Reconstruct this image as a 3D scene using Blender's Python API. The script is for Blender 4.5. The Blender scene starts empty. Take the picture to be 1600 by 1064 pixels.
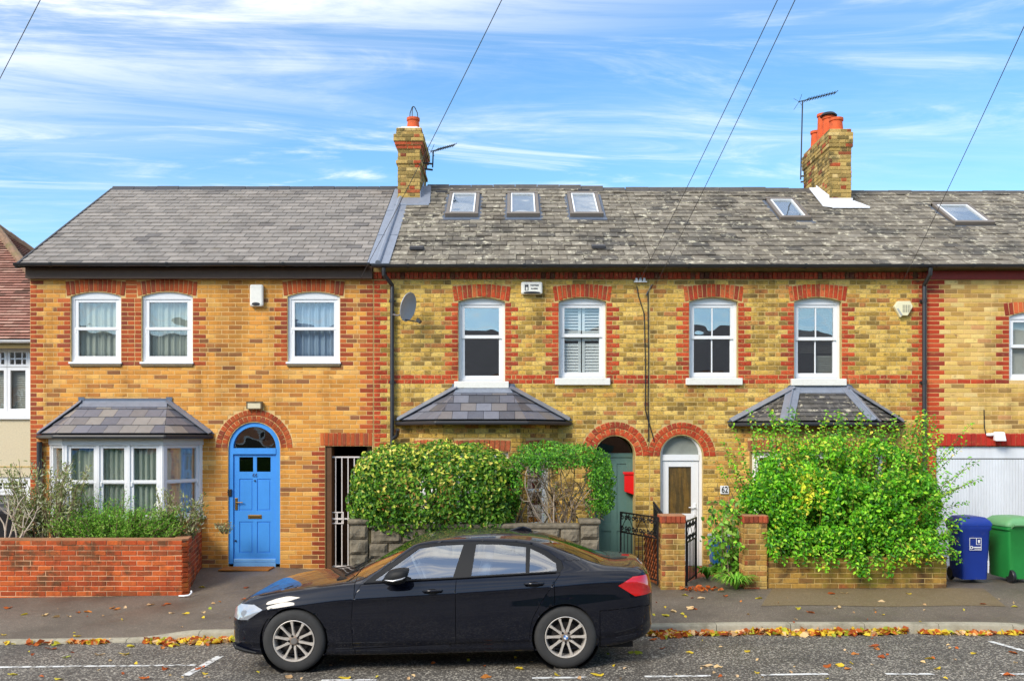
import bpy, bmesh, math, random
import numpy as np
from mathutils import Vector, Matrix, noise
from mathutils.geometry import tessellate_polygon
R = math.radians
rng = random.Random(7)
scene = bpy.context.scene
col = scene.collection

# ------------------------------------------------------------------ camera
CAMZ, FPX, HOR, CX = 2.41, 1500.0, 683.0, 800.0
cam_d = bpy.data.cameras.new('camera')
cam = bpy.data.objects.new('camera', cam_d); col.objects.link(cam)
cam.location = (0, 0, CAMZ); cam.rotation_euler = (R(90), 0, 0)
cam_d.sensor_fit = 'HORIZONTAL'; cam_d.sensor_width = 36
cam_d.lens = FPX / 1600 * 36
cam_d.shift_y = (HOR - 532) / 1600
cam_d.clip_start = 0.1; cam_d.clip_end = 2000
scene.camera = cam

# ------------------------------------------------------------------ world, sun, exposure
SUN_EL, SUN_AZ = 36.0, -142.0      # azimuth measured from +Y towards +X; behind the viewer, to the left
w = bpy.data.worlds.new('World'); scene.world = w; w.use_nodes = True
nt = w.node_tree; N = nt.nodes; L = nt.links; N.clear()
def wn(t, **k):
    n = N.new(t)
    for a, b in k.items(): setattr(n, a, b)
    return n
out = wn('ShaderNodeOutputWorld'); bg = wn('ShaderNodeBackground'); L.new(bg.outputs[0], out.inputs[0])
bg.inputs['Strength'].default_value = 0.13
sky = wn('ShaderNodeTexSky', sky_type='NISHITA', sun_disc=False)
sky.sun_elevation = R(SUN_EL); sky.sun_rotation = R(SUN_AZ)
sky.air_density = 1.0; sky.dust_density = 0.3; sky.ozone_density = 3.0; sky.altitude = 100
hs = wn('ShaderNodeHueSaturation'); hs.inputs['Hue'].default_value = 0.496; hs.inputs['Saturation'].default_value = 1.18; hs.inputs['Value'].default_value = 0.82
L.new(sky.outputs[0], hs.inputs['Color'])
tc = wn('ShaderNodeTexCoord'); sx = wn('ShaderNodeSeparateXYZ'); L.new(tc.outputs['Generated'], sx.inputs[0])
def wm(op, a, b=None, c=None):
    n = wn('ShaderNodeMath', operation=op)
    for i, v in enumerate((a, b, c)):
        if v is None: continue
        if isinstance(v, (int, float)): n.inputs[i].default_value = v
        else: L.new(v, n.inputs[i])
    return n.outputs[0]
zz = wm('ADD', wm('MAXIMUM', sx.outputs['Z'], 0.0), 0.06)
u = wm('DIVIDE', sx.outputs['X'], zz); v = wm('DIVIDE', sx.outputs['Y'], zz)
def cloud(su, sv, off, detail, rough, dist, lo, hi):
    cb = wn('ShaderNodeCombineXYZ')
    # cirrus drawn out along one direction, a little oblique
    L.new(wm('MULTIPLY', wm('ADD', u, wm('MULTIPLY', v, 0.35)), su), cb.inputs[0])
    L.new(wm('MULTIPLY', wm('SUBTRACT', v, wm('MULTIPLY', u, 0.10)), sv), cb.inputs[1])
    cb.inputs[2].default_value = off
    n = wn('ShaderNodeTexNoise'); n.inputs['Scale'].default_value = 1.0
    n.inputs['Detail'].default_value = detail; n.inputs['Roughness'].default_value = rough; n.inputs['Distortion'].default_value = dist
    L.new(cb.outputs[0], n.inputs['Vector'])
    mr = wn('ShaderNodeMapRange', interpolation_type='SMOOTHSTEP')
    mr.inputs['From Min'].default_value = lo; mr.inputs['From Max'].default_value = hi
    L.new(n.outputs['Fac'], mr.inputs['Value']); return mr.outputs[0]
c1 = cloud(1.0, 3.0, 3.1, 12, 0.64, 1.5, 0.47, 0.80)
c2 = cloud(0.35, 1.1, 9.4, 6, 0.55, 0.5, 0.40, 0.68)
c3 = cloud(0.7, 2.6, 21.0, 11, 0.66, 1.2, 0.38, 0.66)
# the bank of cloud thickens overhead and to the left of the street
bank = wn('ShaderNodeMapRange', interpolation_type='SMOOTHSTEP')
bank.inputs['From Min'].default_value = 0.09; bank.inputs['From Max'].default_value = 0.62
L.new(wm('SUBTRACT', wm('MULTIPLY', wm('SUBTRACT', sx.outputs['Z'], 0.30), 2.6), wm('MULTIPLY', sx.outputs['X'], 0.62)), bank.inputs['Value'])
side = wm('MINIMUM', wm('MAXIMUM', wm('SUBTRACT', 0.85, wm('MULTIPLY', sx.outputs['X'], 0.9)), 0.4), 1.1)
fac = wm('ADD', wm('MULTIPLY', wm('MULTIPLY', c1, side), wm('MULTIPLY_ADD', c2, 1.0, 0.12)), wm('MULTIPLY', bank.outputs[0], wm('MULTIPLY_ADD', c3, 0.85, 0.18)))
fac = wm('MINIMUM', wm('ADD', fac, wm('MULTIPLY', c3, 0.08)), 0.97)
mx = wn('ShaderNodeMix', data_type='RGBA'); L.new(fac, mx.inputs['Factor']); L.new(hs.outputs[0], mx.inputs[6])
mx.inputs[7].default_value = (5.2, 5.15, 5.1, 1)
L.new(mx.outputs[2], bg.inputs['Color'])

sd = bpy.data.lights.new('sun', 'SUN'); sun = bpy.data.objects.new('sun', sd); col.objects.link(sun)
sd.energy = 1.5; sd.angle = R(22); sd.color = (1.0, 0.92, 0.80)
az, el = R(SUN_AZ), R(SUN_EL)
sdir = Vector((math.sin(az) * math.cos(el), math.cos(az) * math.cos(el), math.sin(el)))
sun.rotation_euler = (-sdir).to_track_quat('-Z', 'Y').to_euler(); sun.location = sdir * 60
vs = scene.view_settings
vs.view_transform = 'Standard'; vs.look = 'None'; vs.gamma = 1; vs.use_curve_mapping = False
vs.exposure = 1.14
cy = scene.cycles
cy.max_bounces = 8; cy.transparent_max_bounces = 16; cy.diffuse_bounces = 3; cy.glossy_bounces = 4
cy.caustics_reflective = False; cy.caustics_refractive = False; cy.sample_clamp_indirect = 6

# ------------------------------------------------------------------ helpers
def lin(r, g, b):
    f = lambda c: (c / 255 / 12.92) if c / 255 <= 0.04045 else ((c / 255 + 0.055) / 1.055) ** 2.4
    return (f(r), f(g), f(b), 1.0)
FY = 16.0
def FX(px): return (px - CX) * FY / FPX
def FZ(py): return CAMZ - (py - HOR) * FY / FPX
def at(px, py, y): return Vector(((px - CX) * y / FPX, y, CAMZ - (py - HOR) * y / FPX))

_mats = {}
def M(name, color, rough=0.6, metal=0.0, var=0.0, vs=8.0, bump=0.0, bs=60.0, attr=False, spec=0.5, coat=0.0,
      stain=None, ss=0.8, st=(0.5, 0.7), stretch=None, stain2=None, ss2=3.0, st2=(0.55, 0.7), trans=0.0, streak=None):
    """Principled material: colour (times face colour and object colour when attr), value noise, two stain layers, bump."""
    if name in _mats: return _mats[name]
    m = bpy.data.materials.new(name); m.use_nodes = True; t = m.node_tree; n = t.nodes; l = t.links
    b = n['Principled BSDF']; b.inputs['Roughness'].default_value = rough; b.inputs['Metallic'].default_value = metal
    b.inputs['Specular IOR Level'].default_value = spec; b.inputs['Coat Weight'].default_value = coat; b.inputs['Coat Roughness'].default_value = 0.04
    geo = n.new('ShaderNodeNewGeometry'); pos = geo.outputs['Position']
    def nz(scale, detail=6, rgh=0.6, vec=pos):
        q = n.new('ShaderNodeTexNoise'); q.inputs['Scale'].default_value = scale; q.inputs['Detail'].default_value = detail
        q.inputs['Roughness'].default_value = rgh; l.new(vec, q.inputs['Vector']); return q.outputs['Fac']
    def mix(mode, fac, a, bb):
        q = n.new('ShaderNodeMix'); q.data_type = 'RGBA'; q.blend_type = mode
        for i, vv in ((0, fac), (6, a), (7, bb)):
            if isinstance(vv, (int, float, tuple)): q.inputs[i].default_value = vv
            else: l.new(vv, q.inputs[i])
        return q.outputs[2]
    def mr(val, a, bb, c=0.0, d=1.0, smooth=True):
        q = n.new('ShaderNodeMapRange'); q.interpolation_type = 'SMOOTHSTEP' if smooth else 'LINEAR'
        l.new(val, q.inputs[0])
        for i, vv in enumerate((a, bb, c, d)): q.inputs[i + 1].default_value = vv
        return q.outputs[0]
    c = n.new('ShaderNodeRGB'); c.outputs[0].default_value = color; c = c.outputs[0]
    if attr:
        at_ = n.new('ShaderNodeVertexColor'); at_.layer_name = 'Col'
        oi = n.new('ShaderNodeObjectInfo')
        c = mix('MULTIPLY', 1.0, mix('MULTIPLY', 1.0, c, at_.outputs[0]), oi.outputs['Color'])
    vec = pos
    if stretch:
        mp = n.new('ShaderNodeMapping'); mp.inputs['Scale'].default_value = stretch; l.new(pos, mp.inputs['Vector']); vec = mp.outputs[0]
    if stain: c = mix('MIX', mr(nz(ss, 8, 0.65, vec), st[0], st[1], 0, stain[3] if len(stain) > 3 else 1), c, tuple(stain[:3]) + (1,))
    if stain2: c = mix('MIX', mr(nz(ss2, 8, 0.7, vec), st2[0], st2[1], 0, stain2[3]), c, tuple(stain2[:3]) + (1,))
    if streak:
        mp2 = n.new('ShaderNodeMapping'); mp2.inputs['Scale'].default_value = (2.6, 2.6, 0.35); l.new(pos, mp2.inputs['Vector'])
        c = mix('MULTIPLY', mr(nz(1.0, 7, 0.65, mp2.outputs[0]), 0.47, 0.66, 0, streak), c, (0.42, 0.38, 0.34, 1))
    if var:
        q = n.new('ShaderNodeHueSaturation'); l.new(c, q.inputs['Color'])
        l.new(mr(nz(vs, 8, 0.7), 0.25, 0.75, 1 - var, 1 + var, False), q.inputs['Value']); c = q.outputs[0]
    l.new(c, b.inputs['Base Color'])
    if bump:
        bn = n.new('ShaderNodeBump'); bn.inputs['Strength'].default_value = min(1, bump); bn.inputs['Distance'].default_value = 0.01
        l.new(nz(bs, 8, 0.7), bn.inputs['Height']); l.new(bn.outputs[0], b.inputs['Normal'])
    if trans:
        tr = n.new('ShaderNodeBsdfTranslucent'); l.new(c, tr.inputs['Color']); ms = n.new('ShaderNodeMixShader'); ms.inputs[0].default_value = trans
        l.new(b.outputs[0], ms.inputs[1]); l.new(tr.outputs[0], ms.inputs[2]); l.new(ms.outputs[0], n['Material Output'].inputs[0])
    _mats[name] = m; return m

def glass_mat(name, tint, refl=0.08, rough=0.0):
    if name in _mats: return _mats[name]
    m = bpy.data.materials.new(name); m.use_nodes = True; t = m.node_tree; n = t.nodes; l = t.links
    n.remove(n['Principled BSDF'])
    tr = n.new('ShaderNodeBsdfTransparent'); tr.inputs[0].default_value = tint
    gl = n.new('ShaderNodeBsdfGlossy'); gl.inputs['Roughness'].default_value = rough; gl.inputs[0].default_value = (1, 1, 1, 1)
    fr = n.new('ShaderNodeFresnel'); g0 = n.new('ShaderNodeNewGeometry'); io = n.new('ShaderNodeMapRange'); l.new(g0.outputs['Backfacing'], io.inputs[0]); io.inputs[3].default_value = 1.52; io.inputs[4].default_value = 1 / 1.52; l.new(io.outputs[0], fr.inputs[0])
    ad = n.new('ShaderNodeMath'); ad.operation = 'ADD'; ad.use_clamp = True; ad.inputs[1].default_value = refl; l.new(fr.outputs[0], ad.inputs[0])
    # float glass is never quite flat: a very weak long-wave bump
    ge = n.new('ShaderNodeNewGeometry'); no = n.new('ShaderNodeTexNoise'); no.inputs['Scale'].default_value = 2.2; no.inputs['Detail'].default_value = 1
    l.new(ge.outputs['Position'], no.inputs['Vector'])
    bp = n.new('ShaderNodeBump'); bp.inputs['Strength'].default_value = 0.25; bp.inputs['Distance'].default_value = 0.02
    l.new(no.outputs['Fac'], bp.inputs['Height']); l.new(bp.outputs[0], gl.inputs['Normal'])
    mx = n.new('ShaderNodeMixShader'); l.new(ad.outputs[0], mx.inputs[0]); l.new(tr.outputs[0], mx.inputs[1]); l.new(gl.outputs[0], mx.inputs[2])
    l.new(mx.outputs[0], n['Material Output'].inputs[0]); _mats[name] = m; return m

def WM(o):
    m = o.matrix_basis.copy()
    if o.parent: m = WM(o.parent) @ o.matrix_parent_inverse @ m
    return m
def setp(c, p):
    if p is not None:
        c.parent = p; c.matrix_parent_inverse = WM(p).inverted()
    return c
def tag(o, label=None, cat=None, group=None, kind=None):
    if label: o['label'] = label
    if cat: o['category'] = cat
    if group: o['group'] = group
    if kind: o['kind'] = kind
    return o
def thing(name, loc, label, cat, group=None):
    o = bpy.data.objects.new(name, None); col.objects.link(o); o.location = loc; o.empty_display_size = 0.2
    return tag(o, label, cat, group)
def mesh_obj(name, me, mat, parent=None, kind=None):
    o = bpy.data.objects.new(name, me); col.objects.link(o)
    for m in (mat if isinstance(mat, (list, tuple)) else [mat]):
        if m: me.materials.append(m)
    setp(o, parent)
    if kind: o['kind'] = kind
    return o
WHITE = (1, 1, 1, 1)
class MB:
    def __init__(s): s.v = []; s.f = []; s.c = []; s.m = []
    def add(s, vs_, fs, c=WHITE, mi=0):
        k = len(s.v); s.v.extend([tuple(p) for p in vs_])
        for f in fs: s.f.append([i + k for i in f]); s.c.append(c); s.m.append(mi)
        return s
    def box(s, x0, x1, y0, y1, z0, z1, c=WHITE, mi=0):
        x0, x1 = min(x0, x1), max(x0, x1); y0, y1 = min(y0, y1), max(y0, y1); z0, z1 = min(z0, z1), max(z0, z1)
        p = [(x0, y0, z0), (x1, y0, z0), (x1, y1, z0), (x0, y1, z0), (x0, y0, z1), (x1, y0, z1), (x1, y1, z1), (x0, y1, z1)]
        return s.add(p, [(0, 3, 2, 1), (4, 5, 6, 7), (0, 1, 5, 4), (1, 2, 6, 5), (2, 3, 7, 6), (3, 0, 4, 7)], c, mi)
    def obox(s, M4, c=WHITE, mi=0):
        p = [M4 @ Vector(q) for q in ((-.5, -.5, -.5), (.5, -.5, -.5), (.5, .5, -.5), (-.5, .5, -.5), (-.5, -.5, .5), (.5, -.5, .5), (.5, .5, .5), (-.5, .5, .5))]
        return s.add(p, [(0, 3, 2, 1), (4, 5, 6, 7), (0, 1, 5, 4), (1, 2, 6, 5), (2, 3, 7, 6), (3, 0, 4, 7)], c, mi)
    def bar(s, a, b, wx, wy=None, c=WHITE, mi=0):
        a, b = Vector(a), Vector(b); d = b - a; q = d.to_track_quat('Z', 'Y').to_matrix().to_4x4()
        return s.obox(Matrix.Translation((a + b) / 2) @ q @ Matrix.Diagonal((wx, wy or wx, d.length, 1)), c, mi)
    def prism(s, poly, ext, c=WHITE, mi=0):
        """planar polygon (3-D points, counter-clockwise seen from the front) extruded by the vector ext (towards the back)"""
        n = len(poly); a = [Vector(p) for p in poly]; e = Vector(ext)
        tri = [tuple(t) for t in tessellate_polygon([a])] if n > 4 else [tuple(range(n))]
        k = len(s.v); s.add(a + [p + e for p in a], [], c, mi)
        for t in tri:
            s.f.append([k + i for i in t]); s.f.append([k + n + i for i in reversed(t)]); s.c += [c, c]; s.m += [mi, mi]
        for i in range(n):
            j = (i + 1) % n; s.f.append([k + i, k + n + i, k + n + j, k + j]); s.c.append(c); s.m.append(mi)
        return s
    def tube(s, pts, r, seg=8, c=WHITE, mi=0, cap=True):
        pts = [Vector(p) for p in pts]; n = len(pts); rad = r if isinstance(r, (list, tuple)) else [r] * n
        k = len(s.v); prev = None
        for i, p in enumerate(pts):
            d = (pts[min(i + 1, n - 1)] - pts[max(i - 1, 0)]).normalized()
            if prev is None: a = d.orthogonal().normalized()
            else:
                a = prev - d * prev.dot(d); a = a.normalized() if a.length > 1e-6 else d.orthogonal().normalized()
            prev = a; b = d.cross(a)
            for j in range(seg):
                t = 2 * math.pi * j / seg; s.v.append(tuple(p + (a * math.cos(t) + b * math.sin(t)) * rad[i]))
        for i in range(n - 1):
            for j in range(seg):
                q = (j + 1) % seg
                s.f.append([k + i * seg + j, k + i * seg + q, k + (i + 1) * seg + q, k + (i + 1) * seg + j]); s.c.append(c); s.m.append(mi)
        if cap:
            s.f.append([k + j for j in reversed(range(seg))]); s.f.append([k + (n - 1) * seg + j for j in range(seg)]); s.c += [c, c]; s.m += [mi, mi]
        return s
    def lathe(s, prof, o=(0, 0, 0), axis='Z', seg=24, c=WHITE, mi=0, a0=0.0, a1=2 * math.pi):
        o = Vector(o); k = len(s.v); full = abs(a1 - a0 - 2 * math.pi) < 1e-6; m = seg if full else seg + 1
        for r, h in prof:
            for j in range(m):
                t = a0 + (a1 - a0) * j / seg; x, y = r * math.cos(t), r * math.sin(t)
                p = Vector((x, y, h)) if axis == 'Z' else (Vector((x, h, y)) if axis == 'Y' else Vector((h, x, y)))
                s.v.append(tuple(o + p))
        for i in range(len(prof) - 1):
            for j in range(seg):
                q = (j + 1) % m
                s.f.append([k + i * m + j, k + i * m + q, k + (i + 1) * m + q, k + (i + 1) * m + j]); s.c.append(c); s.m.append(mi)
        return s
    def build(s, name, mat, parent=None, kind=None, smooth=False, attr=True, bevel=0, fix=True):
        me = bpy.data.meshes.new(name); me.from_pydata(s.v, [], s.f); me.update()
        if attr:
            ca = me.color_attributes.new('Col', 'FLOAT_COLOR', 'CORNER')
            lt = np.empty(len(me.polygons), np.int32); me.polygons.foreach_get('loop_total', lt)
            ca.data.foreach_set('color', np.repeat(np.array(s.c, np.float32).reshape(-1, 4), lt, axis=0).ravel())
        if any(s.m): me.polygons.foreach_set('material_index', s.m)
        if fix:
            bm = bmesh.new(); bm.from_mesh(me); bmesh.ops.recalc_face_normals(bm, faces=bm.faces); bm.to_mesh(me); bm.free()
        if smooth:
            me.polygons.foreach_set('use_smooth', [True] * len(me.polygons)); 
            me.set_sharp_from_angle(angle=R(smooth if smooth is not True else 40))
        o = mesh_obj(name, me, mat, parent, kind)
        if bevel:
            bv = o.modifiers.new('bevel', 'BEVEL'); bv.width = bevel; bv.segments = 2; bv.limit_method = 'ANGLE'
        return o

def arc(cx, cz, r, a0, a1, n): return [(cx + r * math.cos(a0 + (a1 - a0) * i / n), cz + r * math.sin(a0 + (a1 - a0) * i / n)) for i in range(n + 1)]
def seg_arc(x0, x1, z, rise, n=10):
    return [(x0 + (x1 - x0) * i / n, z + rise * (1 - (2 * i / n - 1) ** 2)) for i in range(n + 1)]
def text_mesh(name, body, size, mat, loc, rot, parent, extrude=0.002, align='CENTER', bold=0.0, sx=1.0):
    cu = bpy.data.curves.new(name, 'FONT'); cu.body = body; cu.size = size; cu.extrude = extrude; cu.align_x = align; cu.align_y = 'CENTER'; cu.offset = bold
    t = bpy.data.objects.new('tmp_text', cu); col.objects.link(t)
    me = bpy.data.meshes.new_from_object(t.evaluated_get(bpy.context.evaluated_depsgraph_get()))
    bpy.data.objects.remove(t); o = mesh_obj(name, me, mat)
    o.location = loc; o.rotation_euler = rot; o.scale = (sx, 1, 1); setp(o, parent); return o

# ------------------------------------------------------------------ bricks and slates as pieces
def unit_piece(name, cu, cz, jit, seed):
    r = random.Random(seed); v = []
    for (y, k) in ((0.5, 0), (-0.40, 0), (-0.5, 1)):
        for sx_, sz_ in ((-1, -1), (1, -1), (1, 1), (-1, 1)):
            v.append((sx_ * (0.5 - cu * k + r.uniform(-jit, jit)), y, sz_ * (0.5 - cz * k + r.uniform(-jit, jit) * 2)))
    f = [(8, 9, 10, 11)]
    for a in (0, 4):
        for i in range(4): j = (i + 1) % 4; f.append((a + i, a + j, a + 4 + j, a + 4 + i))
    me = bpy.data.meshes.new(name); me.from_pydata(v, [], f)
    ca = me.color_attributes.new('Col', 'FLOAT_COLOR', 'CORNER'); ca.data.foreach_set('color', [1.0] * (4 * len(me.loops)))
    return me, np.array(v), f
BR = [unit_piece('brick', 0.035, 0.09, 0.008, i) for i in range(5)]
BRW = [unit_piece('worn_brick', 0.05, 0.13, 0.018, 40 + i) for i in range(6)]
SL = [unit_piece('slate', 0.006, 0.006, 0.006, 80 + i) for i in range(5)]
def emit(pieces, units, mat, parent, name, limit, stuff_name):
    """pieces: (Matrix, colour, size). The largest become objects that share a mesh, the rest one joined mesh."""
    pieces = sorted(pieces, key=lambda p: -p[2]); indiv, rest = pieces[:limit], pieces[limit:]
    made = []
    inv = WM(parent).inverted() if parent else None
    for i, (m4, c, _) in enumerate(indiv):
        me = units[i % len(units)][0]
        if not me.materials: me.materials.append(mat)
        o = bpy.data.objects.new(name, me); col.objects.link(o); o.matrix_basis = m4; o.color = c
        if me.materials[0] != mat:
            o.material_slots[0].link = 'OBJECT'; o.material_slots[0].material = mat
        if parent: o.parent = parent; o.matrix_parent_inverse = inv
        made.append(o)
    if rest:
        V = []; F = []; C = []; k = 0
        for i, (m4, c, _) in enumerate(rest):
            uv, uf = units[i % len(units)][1:]; A = np.array(m4)
            V.append(uv @ A[:3, :3].T + A[:3, 3]); F += [tuple(q + k for q in f) for f in uf]; C += [c] * (4 * len(uf)); k += len(uv)
        me = bpy.data.meshes.new(stuff_name); me.from_pydata(np.concatenate(V).tolist(), [], F)
        ca = me.color_attributes.new('Col', 'FLOAT_COLOR', 'CORNER'); ca.data.foreach_set('color', np.array(C, np.float32).ravel())
        o = mesh_obj(stuff_name, me, mat, parent, 'stuff'); made.append(o)
    return made
class Face2:
    """a wall face: u runs left to right seen from outside, z up"""
    def __init__(s, ox, oy, ang=0.0): s.o = Vector((ox, oy, 0)); s.a = ang; s.R = Matrix.Rotation(ang, 4, 'Z')
    def m(s, u_, z, n, lu, lz, d, phi=0.0, yaw=0.0):
        p = s.o + s.R @ Vector((u_, -n + d / 2, 0)); p.z = z
        return Matrix.Translation(p) @ s.R @ Matrix.Rotation(yaw, 4, 'Z') @ Matrix.Rotation(phi, 4, 'Y') @ Matrix.Diagonal((lu, d, lz, 1))
class Bricks:
    P = 0.075; H = 0.064; J = 0.010
    def __init__(s, face, proud=0.008, depth=0.03, wob=0.003, seed=1):
        s.f = face; s.pr = proud; s.d = depth; s.w = wob; s.p = []; s.r = random.Random(seed)
    def one(s, uc, zc, lu, lz, c, phi=0.0, proud=0.0):
        r = s.r; n = s.pr + proud + r.uniform(-s.w, s.w)
        m = s.f.m(uc, zc, n, lu, lz, s.d + proud, phi + r.gauss(0, 0.006), r.gauss(0, 0.008)); s.p.append((m, c, lu * lz))
    def courses(s, u0, u1, z0, z1, colf, holes=(), zones=(), bond='stretcher', pitch=None):
        """holes: functions (za, zb) -> (ua, ub) or None. zones: (edge u, +1 keeps red to its right / -1 left, z0, z1, even, odd)"""
        P = pitch or s.P; r = s.r; n = int(round((z1 - z0) / P)); L_, Hd = 0.225, 0.1125
        for i in range(n):
            za = z0 + i * P; zb = za + P; zm = (za + zb) / 2
            segs = [(u0, u1)]
            for h in holes:
                iv = h(za + 0.004, zb - 0.004)
                if not iv: continue
                ns = []
                for a, b in segs:
                    if iv[1] <= a or iv[0] >= b: ns.append((a, b)); continue
                    if iv[0] > a + 0.02: ns.append((a, iv[0]))
                    if iv[1] < b - 0.02: ns.append((iv[1], b))
                segs = ns
            for a, b in segs:
                rl = rr = 0
                for (e, sd_, q0, q1, ev, od) in zones:
                    if not (q0 <= zm <= q1): continue
                    ww = (ev if i % 2 == 0 else od) + r.uniform(-0.004, 0.004)
                    if sd_ > 0 and abs(a - e) < 0.03: rl = ww
                    if sd_ < 0 and abs(b - e) < 0.03: rr = ww
                lst = []; aa, bb = a, b
                if rl: e = min(a + rl, b); lst.append((a, e, True)); aa = e
                if rr and bb - aa > 0.03: e = max(b - rr, aa); lst.append((e, b, True)); bb = e
                if bond == 'stretcher': per = [L_]; off = (i % 2) * Hd
                elif bond == 'flemish': per = [L_, Hd]; off = (i % 2) * (L_ * 0.75)
                else: per = [L_, Hd] if (i % 3) else [Hd]; off = (i % 2) * 0.17 + (i % 5) * 0.04
                if bb - aa > 0.02:
                    cur = -20.0 * sum(per) * 5 + off + r.uniform(-0.006, 0.006); k = 0; step = sum(per)
                    cur += math.floor((aa - cur) / step) * step
                    js = []
                    while cur < bb:
                        nx = cur + per[k % len(per)]; k += 1
                        x0, x1 = max(cur, aa), min(nx, bb); cur = nx
                        if x1 > x0: js.append([x0, x1])
                    if len(js) > 1 and js[0][1] - js[0][0] < 0.05: js[1][0] = js[0][0]; js.pop(0)
                    if len(js) > 1 and js[-1][1] - js[-1][0] < 0.05: js[-2][1] = js[-1][1]; js.pop()
                    lst += [(p, q, False) for p, q in js]
                for p, q, red in lst:
                    if q - p < 0.02: continue
                    s.one((p + q) / 2, zm, q - p - s.J + r.uniform(-.002, .002), P - 0.011 + r.uniform(-.002, .002), colf((p + q) / 2, zm, red, r))
    def ring(s, uc, zs, r0, r1, rings, colf, a0=0.0, a1=math.pi, wid=0.075, proud=0.004):
        th = (r1 - r0) / rings
        for k in range(rings):
            ra = r0 + th * k; rm = ra + th / 2; n = max(4, int(round((a1 - a0) * rm / wid)))
            for i in range(n):
                t = a0 + (a1 - a0) * (i + 0.5) / n
                s.one(uc + rm * math.cos(t), zs + rm * math.sin(t), (a1 - a0) * rm / n - 0.008, th - 0.009, colf(uc, zs, True, s.r), math.pi / 2 - t, proud)
    def flat_arch(s, u0, u1, z, rise, h, colf, fan=8.0, wid=0.072, ext=0.05, proud=0.004):
        n = int(round((u1 - u0 + 2 * ext) / wid)); uc = (u0 + u1) / 2
        for i in range(n):
            t = (i + 0.5) / n * 2 - 1
            zb = z + rise * (1 - min(1, (t * ((u1 - u0) / 2 + ext) / ((u1 - u0) / 2)) ** 2))
            hh = h + (rise - (zb - z)) * 0.5
            s.one(uc + t * ((u1 - u0) / 2 + ext) + math.sin(R(fan) * t) * hh / 2, zb + 0.006 + hh / 2, (u1 - u0 + 2 * ext) / n - 0.009, hh - 0.008, colf(uc, z, True, s.r), R(fan) * t, proud)
def rect_hole(u0, u1, z0, z1): return lambda a, b: (u0, u1) if (b > z0 and a < z1) else None
def arch_hole(uc, hw, z0, zs, r_out):
    def f(a, b):
        if b <= z0: return None
        if b <= zs + 0.02: return (uc - hw, uc + hw)
        d = max(a, zs) - zs
        if d >= r_out: return None
        q = math.sqrt(r_out ** 2 - d ** 2); return (uc - q, uc + q)
    return f
def wall_panel(name, outer, holes, y, thick, mat, parent, face=None):
    """mortar backing with openings: outer and holes are (u, z) lists; y is the front plane"""
    loops = [outer] + holes; flat = [p for lp in loops for p in lp]
    tri = tessellate_polygon([[Vector((p[0], p[1], 0)) for p in lp] for lp in loops])
    mb = MB(); mp = (lambda u_, z, d: (u_, y + d, z)) if face is None else (lambda u_, z, d: tuple((face.o + face.R @ Vector((u_, d, 0)))[:2]) + (z,))
    n = len(flat)
    mb.add([mp(p[0], p[1], 0) for p in flat] + [mp(p[0], p[1], thick) for p in flat], [])
    for t in tri:
        mb.f.append(list(t)); mb.f.append([n + i for i in reversed(t)]); mb.c += [WHITE] * 2; mb.m += [0, 0]
    k = 0
    for lp in loops:
        for i in range(len(lp)):
            j = (i + 1) % len(lp); mb.f.append([k + i, k + j, n + k + j, n + k + i]); mb.c.append(WHITE); mb.m.append(0)
        k += len(lp)
    return mb.build(name, mat, parent)
def clip(poly, a, b, c):
    """keep the part of a convex 2-D polygon with a*x+b*y >= c"""
    o = []
    for i in range(len(poly)):
        p, q = poly[i], poly[(i + 1) % len(poly)]; dp, dq = a * p[0] + b * p[1] - c, a * q[0] + b * q[1] - c
        if dp >= 0: o.append(p)
        if (dp >= 0) != (dq >= 0):
            t = dp / (dp - dq); o.append((p[0] + t * (q[0] - p[0]), p[1] + t * (q[1] - p[1])))
    return o
# ------------------------------------------------------------------ materials
m_mortar_new = M('mortar_warm', lin(226, 190, 128), 0.95, var=0.15, vs=30, bump=0.5, bs=180)
m_mortar_old = M('mortar_old', lin(206, 178, 116), 0.95, var=0.25, vs=9, bump=0.6, bs=160)
m_mortar_red = M('mortar_pale', lin(222, 176, 136), 0.95, var=0.25, vs=14, bump=0.5, bs=160, stain=(0.12, 0.07, 0.03, 0.8), ss=2.0, st=(0.5, 0.66))
m_brick_new = M('brick_buff', WHITE, 0.85, var=0.16, vs=50, bump=0.5, bs=140, attr=True, streak=0.5, stain=(0.24, 0.11, 0.04, 0.7), ss=5.5, st=(0.58, 0.70), stretch=(1, 1, 1.8), stain2=(0.62, 0.36, 0.11, 0.4), ss2=9, st2=(0.56, 0.7))
m_brick_old = M('brick_stock', WHITE, 0.9, var=0.34, vs=38, bump=0.9, bs=90, attr=True, streak=0.65, stain=(0.14, 0.10, 0.03, 0.78), ss=13, st=(0.52, 0.66), stretch=(1, 1, 1.9), stain2=(0.66, 0.50, 0.20, 0.62), ss2=22, st2=(0.55, 0.68))
m_brick_wall = M('brick_garden', WHITE, 0.85, streak=0.6, var=0.22, vs=26, bump=0.6, bs=110, attr=True, stain=(0.11, 0.055, 0.018, 0.85), ss=3.2, st=(0.47, 0.64), stain2=(0.42, 0.24, 0.03, 0.65), ss2=1.1, st2=(0.52, 0.68))
m_brick_chim = M('brick_chimney', WHITE, 0.92, streak=0.8, var=0.35, vs=30, bump=0.9, bs=80, attr=True, stain=(0.05, 0.05, 0.02, 0.75), ss=3.0, st=(0.52, 0.68))
m_slate_new = M('slate_grey', (.66, .665, .67, 1), 0.7, streak=0.35, var=0.10, vs=14, bump=0.35, bs=45, attr=True, stain=lin(120, 112, 96)[:3] + (0.55,), ss=2.6, st=(0.58, 0.74), stain2=lin(188, 178, 166)[:3] + (0.35,), ss2=11, st2=(0.56, 0.7))
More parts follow.
